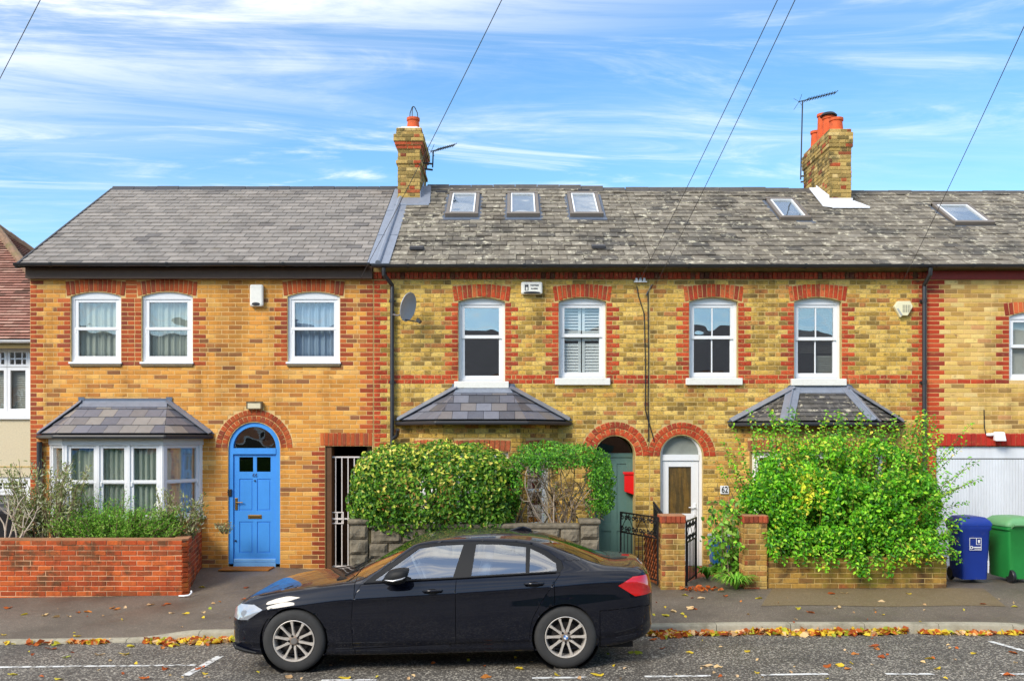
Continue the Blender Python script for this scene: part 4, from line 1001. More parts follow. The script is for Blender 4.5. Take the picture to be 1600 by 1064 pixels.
p1_ = pot(chB, c0 + .28, 19.05, 8.5, .125, .11, .23); pot(chB, c0 + .27, 19.65, 8.5, .12, .105, .22)
mb = MB()
for k in range(3):
    t = k * 2.094 + .4; mb.tube([(c0 + .28 + .1 * math.cos(t), 19.05 + .1 * math.sin(t), 8.7), (c0 + .28 + .085 * math.cos(t), 19.05 + .085 * math.sin(t), 8.85), (c0 + .28 + .03 * math.cos(t), 19.05 + .03 * math.sin(t), 8.955), (c0 + .28, 19.05, 8.965)], .009, 6)
mb.build('bird_guard', m_iron, p1_)
mb = MB(); yq = 18.81; zq = roof_z(18.55, ZRB); mb.prism([(c0 - .02, 18.45, roof_z(18.45, ZRB) + .045), (c1 + .2, 18.45, roof_z(18.45, ZRB) + .045), (c1 + .2, 18.82, roof_z(18.82, ZRB) + .045), (c0 - .02, 18.82, roof_z(18.82, ZRB) + .045)], (0, 0, -.02)); mb.build('flashing', m_lead, chB); MB().box(c0 - .01, c1 + .01, 18.77, 18.805, 6.6, 7.02).build('flashing', m_lead, chB); mb = MB()
mb.prism([(c1 + .012, 18.78, roof_z(18.78, ZRB)), (c1 + .012, 19.5, ZRB - .01), (c1 + .012, 19.5, ZRB + .12), (c1 + .012, 18.78, roof_z(18.78, ZRB) + .17)], (-.01, 0, 0)); mb.build('flashing', m_lead, chB); mb = MB(); mb.prism([(c1 + .01, 18.5, roof_z(18.5, ZRB) + .05), (c1 + .22, 18.5, roof_z(18.5, ZRB) + .05), (c1 + .16, 19.45, ZRB + .03), (c1 + .01, 19.45, ZRB + .03)], (0, 0, -.02)); mb.build('flashing', m_lead, chB)
c0, c1 = 6.19, 6.62
chC = chimney(HC, c0, c1, 18.72, 20.4, 6.5, [(6.5, 8.06, .0), (8.06, 8.13, .025), (8.13, 8.35, .03), (8.35, 8.42, .0)], 71, ())
for k, (yy, hh, r0) in enumerate(((18.98, .30, .135), (19.35, .46, .12), (19.68, .62, .125), (20.15, .42, .11))): 
    q = pot(chC, c0 + .22 - (.03 if k else 0), yy, 8.4, r0, r0 * .86, hh)
    if k == 1: mb = MB(); mb.lathe([(.0, .03), (.12, .02), (.17, -.03), (.165, -.045), (.0, -.03)], (c0 + .19, yy, 8.4 + hh + .05), 'Z', 20); mb.tube([(c0 + .19, yy, 8.4 + hh - .1), (c0 + .19, yy, 8.4 + hh + .05)], .03, 8); mb.build('pot_cowl', m_iron, q, smooth=40)
mb = MB(); zrC = ZRB - .05
mb.prism([(c0 - .05, 18.4, roof_z(18.4, zrC) + .05), (c1 + .24, 18.4, roof_z(18.4, zrC) + .05), (c1 + .06, 18.73, roof_z(18.73, zrC) + .05), (c0 - .02, 18.73, roof_z(18.73, zrC) + .05)], (0, 0, -.03))
mb.build('flashing', m_cement, chC); MB().box(c0 - .012, c1 + .012, 18.69, 18.722, 6.5, roof_z(18.73, zrC) + .09).build('flashing', m_cement, chC); mb = MB()
mb.prism([(c0 - .2, 18.5, roof_z(18.5, zrC) + .05), (c0 - .01, 18.42, roof_z(18.42, zrC) + .05), (c0 - .01, 19.48, zrC + .05), (c0 - .16, 19.48, zrC + .05)], (0, 0, -.03)); mb.build('flashing', m_cement, chC); mb = MB(); mb.prism([(c0 - .016, 18.72, roof_z(18.72, zrC)), (c0 - .016, 19.5, zrC), (c0 - .016, 19.5, zrC + .1), (c0 - .016, 18.72, roof_z(18.72, zrC) + .16)], (.012, 0, 0)); mb.build('flashing', m_cement, chC)
mb = MB(); 
# bays of B and C
cb2 = lambda r: grey(r, [(3, lin(108, 110, 120)), (2, lin(122, 124, 134)), (2, lin(94, 95, 102)), (1, lin(126, 121, 120))])
cb3 = lambda r: grey(r, [(3, lin(114, 111, 107)), (2, lin(128, 124, 117)), (2, lin(98, 96, 95))])
def brick_bay(H, b, cxp, ze, ztop, t0, t1, rows, cf, seed, hips):
    bay_roof(H, 'bay_roof', cxp - 1.42, cxp + 1.42, b['f0'] - .085, b['f1'] + .085, b['p'] + .16, ze, t0, t1, ztop, rows, m_slate_bay if not hips else m_slate_old, cf, seed, hips, True)
    zs2, zh2 = FZ(825), FZ(705)
    mb = MB()
    fcs_ = bay_faces(b['c0'], b['c1'], b['f0'], b['f1'], b['p'])
    ops = []
    par = None
    for j, (fc, ln) in enumerate(fcs_):
        mg = .20 if j == 1 else .16; op = (mg, ln - mg)
        w0 = wall_panel('bay_wall', [(0, Z0), (ln, Z0), (ln, ze - .05), (0, ze - .05)], [[(op[0], zs2), (op[1], zs2), (op[1], zh2), (op[0], zh2)]], 0, .2, m_mortar_old, H, face=Face2(*(fc.o + fc.R @ Vector((0, .008, 0)))[:2], fc.a))
        bk = Bricks(fc, .006, .03, .004, seed + 5 + j); bk.courses(0, ln, Z0, ze - .06, col_b, [rect_hole(op[0], op[1], zs2, zh2), rect_hole(op[0] - .04, op[1] + .04, zh2, zh2 + .19)], (), 'flemish')
        bk.flat_arch(op[0], op[1], zh2, .03, .16, lambda u_, z, red, r: pick(r, [(3, lin(190, 98, 58)), (2, lin(160, 92, 62)), (1, lin(206, 104, 50))]), 4, .085, .03)
        emit(bk.p, BRW, m_brick_old, w0, 'brick', 60, 'more_bricks')
        mb = MB(); face_frame(mb, fc, op[0], op[1], zs2, zh2, -.16, -.08, .06); face_box(mb, fc, op[0] - .03, op[1] + .03, -.10, .05, zs2 - .09, zs2 - .0)
        wn_ = mb.build('bay_window', m_offwhite, H)
        if H is HB and j == 2:
            cu_ = curtain(wn_, 0, .6, zs2, zh2, 0, M('curtain_red', lin(150, 26, 22), .9, var=.2), 4, .02, seed=77); cu_.rotation_euler = (0, 0, fc.a); cu_.location = fc.o + fc.R @ Vector((op[0] + .02, .24, 0)); setp(cu_, wn_)
        bay_light(wn_, fc, op[0] + .06, op[1] - .06, zs2 + .06, zh2 - .06, (zs2 + zh2) / 2, -.15)
brick_bay(HB, bayB, FX(755.5), FZ(657) + .0, FZ(606), FX(715), FX(796), 4, cb2, 301, False)
brick_bay(HC, bayC, FX(1275), FZ(659) + .0, FZ(606), FX(1240), FX(1322), 8, cb3, 331, True)
# green door of B, deep in its porch
xc, hw, zs, _ = doorB; yd = FY + .32
mb = MB(); frame_rect(mb, xc - hw - .01, xc + hw + .06, .2, zs + .04, yd, yd + .08, .05, .07, .01, .07); drB = mb.build('front_door', m_green, HB)
mb = MB(); x0, x1 = xc - hw + .04, xc + hw - .01; cuts = [(x0 + .10, (x0 + x1) / 2 - .05, .95, zs - .14), ((x0 + x1) / 2 + .05, x1 - .10, .95, zs - .14), (x0 + .10, (x0 + x1) / 2 - .05, .42, .82), ((x0 + x1) / 2 + .05, x1 - .10, .42, .82)]
panel_door(mb, x0, x1, .22, zs - .03, yd + .02, cuts)
for a, b, c, d in cuts: mb.box(a, b, yd + .035, yd + .05, c, d)
mb.build('door_leaf', m_green, drB)
mb = MB(); mb.prism([(p[0], yd + .03, p[1]) for p in arc(xc + .02, zs + .04, hw + .03, 0, math.pi, 16)], (0, .008, 0)); mb.build('fanlight', glass_mat('door_glass', (.28, .27, .24, 1), .03), drB)
mb = MB(); mb.box(x0 + .05, x0 + .09, yd - .01, yd + .02, 1.02, 1.09); mb.build('door_knob', m_black, drB, bevel=.01)
mb = MB(); mb.box(xc - hw - .03, xc - hw, FY + .26, yd + .4, Z0, zs + .4); mb.box(xc + hw, xc + hw + .03, FY + .26, yd + .02, Z0, zs + .4); mb.box(xc - hw, xc + hw, FY + .26, yd + .1, zs + .42, zs + .46); mb.build('porch_lining', m_mortar_old, HB)
# white glazed door of C
xc, hw, zs, _ = doorC; yd = FY + .09; zb = FZ(888)
drC = arched_door_frame('front_door', HC, xc, hw, zs + .03, zb, yd, m_white, .05)
mb = MB(); mb.prism([(p[0], yd + .04, p[1]) for p in arc(xc, zs + .03, hw - .045, 0, math.pi, 20)], (0, .006, 0)); mb.build('fanlight', M('fanlight_grey', lin(142, 146, 138), .3, var=.2, vs=5, bump=.1), drC)
mb = MB(); frame_rect(mb, xc - hw + .055, xc + hw - .055, zb + .02, zs - .075, yd + .01, yd + .07, .10, .12, .1, .1); zmid = FZ(803); mb.box(xc - hw + .15, xc + hw - .17, yd + .012, yd + .07, zmid - .1, zmid); mb.box(xc - hw + .15, xc + hw - .17, yd + .03, yd + .06, zb + .1, zmid - .1); mb.build('door_leaf', m_white, drC, bevel=.005)
MB().box(xc - hw + .14, xc + hw - .16, yd + .04, yd + .05, zmid - .01, zs - .16).build('obscure_pane', m_obscure, drC)
mb = MB(); hx = xc + hw - .115; mb.box(hx - .018, hx + .018, yd - .004, yd + .012, FZ(806), FZ(787)); mb.bar((hx, yd - .03, FZ(793)), (hx - .11, yd - .03, FZ(793)), .018, .018); mb.bar((hx, yd - .035, FZ(793)), (hx, yd + .01, FZ(793)), .018); mb.build('door_handle', m_white, drC, bevel=.005)
mb = MB(); mb.box(xc - hw - .05, xc + hw + .05, FY - .12, FY + .25, .1, zb + .012); mb.build('doorstep', M('step_red', lin(150, 72, 48), .8, var=.2, vs=12), HC)
# garage door of D
mb = MB(); y_ = FY + .04; mb.box(gx0 + .004, 9.59, y_, y_ + .05, FZ(716), FZ(698)); gd = mb.build('garage_door', m_garage, HD)
mb = MB(); n = int((9.58 - gx0) / .048)
for i in range(n):
    a = gx0 + .01 + i * .048; mb.box(a, a + .036, y_ + .012, y_ + .05, .1, FZ(717.5)); mb.box(a + .036, a + .048, y_ + .024, y_ + .05, .1, FZ(717.5))
mb.build('ribbed_panel', m_garage, gd)

# ------------------------------------------------------------------ house E: neighbour set back on the left, hipped red tile roof
HE = thing('detached_house', (-14, 22, 0), 'cream roughcast house set back at the left edge with hipped red tile roof', 'house')
ex0, ex1, ey0, ey1, eze = -18.2, -10.1, 22.0, 29.6, 4.62
wx0, wx1 = (-30 - 800) * 22 / 1500, (47 - 800) * 22 / 1500
zz0, zz1 = CAMZ + (683 - 650) * 22 / 1500, CAMZ + (683 - 541) * 22 / 1500
ops = [(wx0, -11.02, zz0, zz1), (-13.0, -11.02, 0.35, CAMZ - (745 - 683) * 22 / 1500)]
wall_panel('wall', [(ex0, -.4), (ex1, -.4), (ex1, eze), (ex0, eze)], [[(a, c), (b, c), (b, d), (a, d)] for a, b, c, d in ops], ey0, .25, m_plaster, HE)
mb = MB(); mb.box(ex1 - .25, ex1, ey0 + .25, ey1, -.4, eze); mb.box(ex0, ex0 + .25, ey0 + .25, ey1, -.4, eze); mb.box(ex0, ex1, ey1, ey1 + .2, -.4, eze); mb.box(ex0 + .3, ex1 - .3, ey0 + 1.6, ey0 + 1.7, -.4, eze); mb.build('side_walls', m_plaster, HE)
for a, b, c, d in ops:
    mb = MB(); frame_rect(mb, a, b, c, d, ey0 + .04, ey0 + .14, .08, .08, .1, .08); mb.box(a - .03, b + .03, ey0 - .06, ey0 + .1, c - .07, c); n = 2
    wE = mb.build('window', m_white, HE)
    st_ = (b - a - .16) / 2; zsplit = c + (d - c) * .70
    for k in range(2):
        p0 = a + .08 + st_ * k; mb = MB(); frame_rect(mb, p0 + .005, p0 + st_ - .005, c + .1, zsplit, ey0 + .05, ey0 + .12, .07, .07, .07, .07); mb.build('casement', m_white, wE)
        mb = MB(); frame_rect(mb, p0 + .005, p0 + st_ - .005, zsplit + .01, d - .08, ey0 + .05, ey0 + .12, .06, .06, .06, .06)
        for q in (1, 2): mb.box(p0 + st_ * q / 3 - .015, p0 + st_ * q / 3 + .015, ey0 + .07, ey0 + .11, zsplit + .05, d - .13)
        mb.box(p0 + .05, p0 + st_ - .05, ey0 + .072, ey0 + .108, (zsplit + d - .08) / 2 - .015, (zsplit + d - .08) / 2 + .015); mb.build('top_light', m_white, wE)
        MB().box(p0 + .06, p0 + st_ - .06, ey0 + .085, ey0 + .092, c + .16, zsplit - .06).build('pane', m_glass, wE); MB().box(p0 + .05, p0 + st_ - .05, ey0 + .085, ey0 + .092, zsplit + .06, d - .13).build('pane', m_glass, wE)
        slats(wE, 'venetian_blind', p0 + .06, p0 + st_ - .06, c + .12, zsplit, ey0 + .2, m_blind, .05, R(55), .056)
MB().box(ex0, ex1 + .05, ey0 - .01, ey0 + .0, .0 + CAMZ - (730 - 683) * 22 / 1500, CAMZ - (730 - 683) * 22 / 1500 + .03).build('render_bead', m_mortar_old, HE)
ov = .3; E = [Vector((ex0 - ov, ey0 - ov, eze)), Vector((ex1 + ov, ey0 - ov, eze)), Vector((ex1 + ov, ey1 + ov, eze)), Vector((ex0 - ov, ey1 + ov, eze))]
hh = (ey1 - ey0 + 2 * ov) / 2; pk = eze + hh * .838; Pa, Pb = Vector((E[0].x + hh, E[0].y + hh, pk)), Vector((E[1].x - hh, E[1].y + hh, pk))
mb = MB(); d3 = Vector((0, 0, -.06)); mb.add([p + d3 for p in E + [Pa, Pb]], [(0, 1, 5, 4), (1, 2, 5), (2, 3, 4, 5), (3, 0, 4), (3, 2, 1, 0)]); rE = mb.build('roof', m_felt, HE)
ctile = lambda r: grey(r, [(4, lin(170, 122, 106)), (3, lin(152, 106, 90)), (2, lin(188, 146, 128)), (1, lin(120, 88, 74))])
def tile_courses(poly3, rows, seed, wdt=.34):
    r = random.Random(seed); p = [Vector(q) for q in poly3]; ux = (p[1] - p[0]).normalized(); nrm = ux.cross(p[2] - p[0]).normalized(); sy = nrm.cross(ux)
    q2 = [((q - p[0]).dot(ux), (q - p[0]).dot(sy)) for q in p]; H = max(q[1] for q in q2); g = H / rows; mb = MB(); u0, u1 = min(q[0] for q in q2), max(q[0] for q in q2)
    for i in range(rows):
        st2 = clip(clip(q2, 0, 1, i * g), 0, -1, -(i + 1.05) * g); cur = u0 - (i % 2) * wdt / 2
        while cur < u1:
            c = clip(clip(st2, 1, 0, cur + .003), -1, 0, -(cur + wdt - .003)); cur += wdt
            if len(c) < 3: continue
            P3 = [p[0] + ux * a + sy * b + nrm * (.0 + .035 * (1 - (b - i * g) / g)) for a, b in c]; mb.prism(P3, -nrm * .014, ctile(r))
    return mb.build('tile_courses', m_tile, rE, 'stuff')
tile_courses([E[0], E[1], Pb, Pa], 44, 5); tile_courses([E[1], E[2], Pb], 44, 6, .5)
mb = MB()
for a, b in ((E[1], Pb), (E[2], Pb), (E[0], Pa), (Pa, Pb)):
    n = 18
    for k in range(n): p, q = a + (b - a) * (k / n), a + (b - a) * ((k + .97) / n); mb.tube([p + Vector((0, 0, .02)), q + Vector((0, 0, .035))], .11, 8)
mb.build('hip_tiles', M('hip_moss', lin(138, 110, 88), .9, var=.35, vs=7, bump=.6, bs=30, stain=(.16, .14, .05, .7), ss=2), rE, smooth=40)
gutter(HE, ex0 - ov, ex1 + ov, eze - .02, ey0 - ov - .04, .07, m_white); MB().box(ex0 - ov, ex1 + ov, ey0 - ov, ey0 - ov + .03, eze - .2, eze - .02).build('fascia', M('fascia_olive', lin(120, 100, 50), .6), HE)
# ------------------------------------------------------------------ garden walls
def brick_wall_run(parent, a, b, z0f, ztop, thick, colf, seed, mat, mort, bond='stretcher', back=True, cap=None, limit=300, ends=True):
    """straight brick wall from plan point a to b (outside on the right-hand side of travel seen from above is hidden)"""
    a, b = Vector((a[0], a[1], 0)), Vector((b[0], b[1], 0)); ln = (b - a).length; ang = math.atan2(b.y - a.y, b.x - a.x); fc = Face2(a.x, a.y, ang)
    mb = MB(); face_box(mb, fc, .008, ln - .008, -thick + .008, -.008, z0f, ztop - .008); core = mb.build('wall_core', mort, parent)
    bk = Bricks(fc, .0, .04, .003, seed); n = int(round((ztop - z0f) / .075)); bk.courses(0, ln, ztop - n * .075, ztop, colf, (), (), bond)
    P = list(bk.p)
    if ends:
        for ox, oy, an in ((*(fc.o + fc.R @ Vector((ln, 0, 0)))[:2], ang + math.pi / 2), (*(fc.o + fc.R @ Vector((0, thick, 0)))[:2], ang - math.pi / 2)):
            be = Bricks(Face2(ox, oy, an), .0, .04, .003, seed + 9); be.courses(0, thick, ztop - n * .075, ztop, colf, (), (), 'stretcher'); P += be.p
    emit(P, BR, mat, core, 'brick', limit, 'more_bricks'); return core
yW = 14.2; xW1 = (292 - 800) * yW / FPX; zW = CAMZ - (842 - HOR) * yW / FPX
GW = thing('garden_wall', (-6.9, yW, 0.05), 'low red brick garden wall with weathered top in front of the buff house', 'wall')
brick_wall_run(GW, (-9.6, yW), (xW1 - .07, yW), -.12, zW - .02, .22, col_w, 201, m_brick_wall, m_mortar_red, ends=False)
brick_wall_run(GW, (xW1, yW + .07), (-5.16, FY - .02), -.12, zW - .02, .22, col_w, 202, m_brick_wall, m_mortar_red, ends=False, limit=80)
q = Bricks(Face2(xW1 - .07, yW, math.pi / 4), .0, .05, .003, 203); q.courses(0, .1, -.12, zW - .02, col_w, (), (), 'stretcher'); emit(q.p, BR, m_brick_wall, GW, 'brick', 20, 'more_bricks')
m_cap = M('mortar_cap', lin(176, 124, 88), .95, var=.3, vs=12, bump=.6, bs=60, stain=(.16, .10, .05, .7), ss=3)
mb = MB(); mb.prism([(-9.6, yW + .004, zW), (xW1 - .075, yW + .004, zW), (xW1 - .004, yW + .075, zW), (-5.165, FY - .03, zW), (-5.165 - .22, FY - .03, zW), (xW1 - .26, yW + .22, zW), (-9.6, yW + .22, zW)], (0, 0, -.025)); mb.build('coping', m_cap, GW)
mb = MB(); mb.prism([(-9.6, yW + .2, zW - .12), (xW1 - .24, yW + .2, zW - .12), (-5.37, FY - .75, zW - .12), (-9.6, FY - .75, zW - .12)], (0, 0, -.5)); sb = mb.build('planting_bed', m_soil, None, 'structure')
# white hose end lying at the wall corner
p = at(288, 929, 14.0); zg = pave_z(p.x, 14.05)
mb = MB(); mb.tube([(p.x - .10, 14.06, zg + .02), (p.x - .02, 14.05, zg + .022), (p.x + .05, 14.05, zg + .03), (p.x + .075, 14.09, zg + .06), (p.x + .06, 14.13, zg + .08)], .014, 8)
tag(mb.build('hose', m_white, None, smooth=60), 'short piece of white hose at the foot of the red garden wall corner', 'hose')
# stone block wall in front of house B
m_stone = M('rock_face', lin(126, 116, 98), .95, var=.4, vs=12, bump=1.0, bs=24, stain=lin(62, 58, 48)[:3] + (.8,), ss=3.5, st=(.48, .66), stain2=lin(176, 170, 152)[:3] + (.5,), ss2=14, st2=(.56, .7))
yS = 13.64; sx0, sx1 = (546 - 800) * yS / FPX, (936 - 800) * yS / FPX
SW = thing('stone_wall', (-.6, yS, .2), 'rough grey stone block garden wall with end pillars under the clipped hedge', 'wall')
def rock_block(parent, x0, x1, y, z0, z1, dep, seed, name='stone_block'):
    r = random.Random(seed); nx, nz_ = max(4, int((x1 - x0) / .035)), max(4, int((z1 - z0) / .035)); v = []; f = []
    for j in range(nz_ + 1):
        for i in range(nx + 1):
            s_, t = i / nx, j / nz_; e = min(s_, 1 - s_) * (x1 - x0); g = min(t, 1 - t) * (z1 - z0); k = min(1, e / .03) * min(1, g / .03)
            v.append((x0 + (x1 - x0) * s_, y - k * (.018 + .028 * (noise.noise(Vector((x0 + s_ * 2.7 * (x1 - x0) / .4, z0 * 7 + t * 2.1, seed))) + .45) + r.uniform(-.004, .004)), z0 + (z1 - z0) * t))
    for j in range(nz_):
        for i in range(nx): a = j * (nx + 1) + i; f.append((a, a + 1, a + nx + 2, a + nx + 1))
    k = len(v); v += [(x0, y + dep, z0), (x1, y + dep, z0), (x1, y + dep, z1), (x0, y + dep, z1)]; A, B_, C_, D_ = 0, nx, (nz_ + 1) * (nx + 1) - 1, nz_ * (nx + 1)
    f += [(A, k, k + 1, B_), (B_, k + 1, k + 2, C_), (C_, k + 2, k + 3, D_), (D_, k + 3, k, A)]
    me = bpy.data.meshes.new(name); me.from_pydata(v, [], f); return mesh_obj(name, me, m_stone, parent)
zc = CAMZ - (826 - HOR) * yS / FPX; hb = .215; sd_ = 1
for j in range(5):
    z1 = zc - j * hb; z0 = z1 - hb + .008; xx = sx0 + .30 - (j % 2) * .2; 
    while xx < sx1 - .32:
        a, b = max(xx, sx0 + .27), min(xx + .44, sx1 - .27); xx += .45
        if b - a > .06: rock_block(SW, a + .004, b - .004, yS + .03, z0, z1, .2, sd_); sd_ += 1
for px0, px1 in ((sx0, sx0 + .26), (sx1 - .26, sx1)):
    for j in range(6): z1 = zc + .06 - j * hb; rock_block(SW, px0, px1, yS, z1 - hb + .008, z1, .26, sd_); sd_ += 1
    mb = MB(); mb.box(px0 - .025, px1 + .025, yS - .045, yS + .3, zc + .065, zc + .135); mb.build('pillar_cap', m_stone, SW, bevel=.025)
mb = MB(); mb.box(sx0 + .27, sx1 - .27, yS + .0, yS + .26, zc + .002, zc + .065); mb.build('coping', m_stone, SW, bevel=.02)
mb = MB(); mb.box(sx0 + .05, sx1 - .05, yS + .08, yS + .22, -.1, zc); mb.build('wall_core', m_mortar_old, SW)
mb = MB(); mb.box(sx0 + .1, sx1 - .1, yS + .27, FY - .7, .0, .9); mb.build('planting_bed', m_soil, None, 'structure')
# brick pier between the gates of B and C
m_brick_pier = M('brick_pier', WHITE, .9, var=.3, vs=24, bump=.7, bs=90, attr=True, stain=(.30, .24, .04, .7), ss=2.6, st=(.5, .66), stain2=(.07, .045, .02, .75), ss2=6, st2=(.53, .66), streak=.7)
def pier(label, x0, x1, y, ztop, seed, group=None):
    P_ = thing('brick_pier', ((x0 + x1) / 2, y, .2), label, 'pier', group); d = x1 - x0; z0 = 0.05
    mb = MB(); mb.box(x0 + .008, x1 - .008, y + .008, y + d - .008, z0, ztop - .1); core = mb.build('pier_core', m_mortar_old, P_); PP = []
    for ox, oy, an in ((x0, y, 0), (x0, y + d, -math.pi / 2), (x1, y, math.pi / 2)):
        b_ = Bricks(Face2(ox, oy, an), .0, .04, .004, seed); n = int((ztop - .1 - z0) / .0755); b_.courses(0, d, ztop - .1 - n * .0755, ztop - .1, col_pier, (), (), 'flemish', .0755)
        k = 5; st2 = (d + .0) / k
        for i in range(k): b_.one((i + .5) * st2, ztop - .05, st2 - .006, .1, col_pier(0, 0, True, b_.r), 0, .012)
        PP += b_.p
    emit(PP, BRW, m_brick_pier, core, 'brick', 200, 'more_bricks'); mb = MB(); mb.box(x0 - .008, x1 + .008, y - .008, y + d, ztop - .006, ztop + .008); mb.build('cap', m_cap, P_, bevel=.004); return P_
yP = 13.64; zP = CAMZ - (806 - HOR) * yP / FPX
pier('square brick gate pier standing free between the two iron gates', (1033.5 - 800) * yP / FPX, (1071 - 800) * yP / FPX, yP, zP, 211)
pier('mossy brick gate pier half buried in the big leafy shrub', (1163 - 800) * yP / FPX, (1163 - 800) * yP / FPX + .33, yP, zP, 212)
CW = thing('garden_wall', (4.9, yP, .2), 'low mossy yellow brick wall under the overhanging leafy shrub', 'wall')
brick_wall_run(CW, (3.64, yP + .05), ((1482 - 800) * yP / FPX, yP + .05), .0, CAMZ - (871 - HOR) * yP / FPX, .22, lambda u_, z, red, r: pick(r, [(4, lin(182, 140, 66)), (3, lin(160, 118, 56)), (2, lin(136, 98, 52)), (1, lin(170, 96, 52))]), 214, M('brick_mossy', WHITE, .92, var=.3, vs=20, bump=.7, bs=80, attr=True, stain=(.26, .22, .025, .85), ss=1.7, st=(.44, .62), stain2=(.06, .04, .02, .7), ss2=5, st2=(.52, .66), streak=.7), m_mortar_old)
mb = MB(); mb.prism([(3.7, yP + .27, .5), ((1475 - 800) * yP / FPX, yP + .27, .5), ((1475 - 800) * yP / FPX, FY - .7, .5), (3.7, FY - .7, .5)], (0, 0, -.4)); mb.build('planting_bed', m_soil, None, 'structure')
mb = MB(); mb.prism([(2.5, yP + .1, .245), (3.3, yP + .1, .245), (3.3, FY - .12, .28), (2.5, FY - .12, .28)], (0, 0, -.2)); mb.build('garden_path', M('path_tiles', lin(168, 82, 50), .7, var=.2, vs=10, bump=.2, bs=40), None, 'structure')

# ------------------------------------------------------------------ gates
def scroll(mb, c, ux, r0, turns, start, sgn, th=.008):
    """a flat iron spiral in the plane of ux and z"""
    pts = []
    for i in range(17):
        t = i / 16; a = start + sgn * turns * 6.283 * t; r_ = r0 * (1 - .75 * t); pts.append(Vector(c) + ux * (r_ * math.cos(a)) + Vector((0, 0, r_ * math.sin(a))))
    mb.tube(pts, th, 5)
def iron_gate(label, a, b, z0, z1, mat, seed=0):
    a, b = Vector((a[0], a[1], 0)), Vector((b[0], b[1], 0)); ux = (b - a).normalized(); ln = (b - a).length; zm_ = z1 - .30; G = thing('garden_gate', (a.x, a.y, z0), label, 'gate')
    Pt = lambda u_, z: a + ux * u_ + Vector((0, 0, z))
    mb = MB(); 
    for u_ in (0, ln): mb.bar(Pt(u_, z0), Pt(u_, z1 + .01), .025)
    for z in (z0 + .06, zm_, z1): mb.bar(Pt(0, z), Pt(ln, z), .012, .022)
    mb.build('gate_frame', mat, G)
    n = max(5, int(ln / .105))
    for i in range(1, n): mb = MB(); mb.bar(Pt(ln * i / n, z0 + .06), Pt(ln * i / n, zm_), .011); mb.build('gate_bar', mat, G)
    k = max(2, int(ln / .2))
    for i in range(k):
        u0 = ln * (i + .5) / k; w_ = ln / k; mb = MB(); s_ = 1 if i % 2 == 0 else -1
        mb.bar(Pt(u0 - s_ * w_ * .3, zm_ + .07), Pt(u0 + s_ * w_ * .3, z1 - .07), .008); mb.build('scroll_stem', mat, G)
        for uu, zz_, st_, sg_ in ((u0 - w_ * .25, z1 - .065, math.pi / 2, 1), (u0 + w_ * .25, z1 - .065, math.pi / 2, -1), (u0 - w_ * .25, zm_ + .06, -math.pi / 2, -1), (u0 + w_ * .25, zm_ + .06, -math.pi / 2, 1)):
            mb = MB(); scroll(mb, Pt(uu, zz_), ux, .048, 1.3, st_, sg_); mb.build('scroll', mat, G)
    return G
iron_gate('black wrought iron scroll gate standing open before the green door', (1.67, 14.75), (2.09, 13.76), .30, 1.26, m_iron)
iron_gate('black wrought iron gate folded back beside the white door path', (2.50, 13.76), (2.78, 14.50), .28, 1.20, m_iron)
# white bar gate of the passage
G = thing('passage_gate', (pA[0], FY + .1, .2), 'tall white iron bar gate closing the dark side passage', 'gate'); yg = FY + .10; g0, g1, gz0, gz1 = FX(513), FX(581), FZ(887), FZ(713)
mb = MB(); frame_rect(mb, g0, g1, gz0, gz1, yg, yg + .025, .02, .02, .025, .025); mb.box(g0 + .02, g1 - .02, yg + .003, yg + .02, FZ(811) - .012, FZ(811) + .012); mb.build('gate_frame', m_ironw, G)
for i in range(1, 7): u_ = g0 + (g1 - g0) * i / 7; mb = MB(); mb.box(u_ - .008, u_ + .008, yg + .004, yg + .02, gz0 + .025, gz1 - .025); mb.build('gate_bar', m_ironw, G)
mb = MB(); frame_rect(mb, g0 + .03, g0 + .24, FZ(819), FZ(800), yg - .012, yg + .0, .018, .018, .018, .018); mb.box(g0 + .12, g0 + .14, yg - .01, yg, FZ(819), FZ(800)); mb.box(g0 + .02, g0 + .22, yg - .016, yg - .008, FZ(811) - .015, FZ(811) + .015); mb.build('lock_box', m_ironw, G)
mb = MB(); mb.box(g0 - .045, g0 + .0, yg - .03, yg + .02, FZ(843), FZ(791)); mb.build('lock_plate', M('galvanised', lin(186, 184, 182), .5, metal=.3, var=.15, vs=20), G, bevel=.004)
# trellis and rail between the front gardens of B and C
T = thing('trellis', (2.16, 14.2, .25), 'brown wooden lattice panel behind the open iron gate', 'trellis'); m_wood = M('trellis_wood', lin(160, 88, 44), .8, var=.3, vs=9, bump=.3, bs=40)
ta, tb = Vector((2.02, 14.62, 0)), Vector((2.12, 13.96, 0)); n = 8
for i in range(-6, 9):
    for sgn in (1, -1):
        pts = []
        u0, z0 = i * .11, .30
        # diagonal lath clipped to the panel
        lo = max(0, -u0 if sgn > 0 else u0 - .67); hi = min(.62, (.67 - u0) if sgn > 0 else u0)
        if hi - lo < .05: continue
        d = (tb - ta) / (tb - ta).length; A_ = ta + d * (u0 + sgn * lo) + Vector((0, 0, z0 + lo)); B_ = ta + d * (u0 + sgn * hi) + Vector((0, 0, z0 + hi)); mb = MB(); off = Vector((-.006 * sgn, 0, 0)); mb.bar(A_ + off, B_ + off, .022, .01); mb.build('lath', m_wood, T)
for z in (.29, .93): mb = MB(); mb.bar(ta + Vector((0, 0, z)), tb + Vector((0, 0, z)), .03, .03); mb.build('rail', m_wood, T)
FR = thing('iron_railing', (2.2, 14.5, .25), 'short dark iron railing running back from the brick pier to the house', 'railing')
for z in (.35, 1.22): mb = MB(); mb.bar((2.2, 14.0, z), (2.26, 15.3, z + .1), .025, .03); mb.build('rail', m_iron, FR)
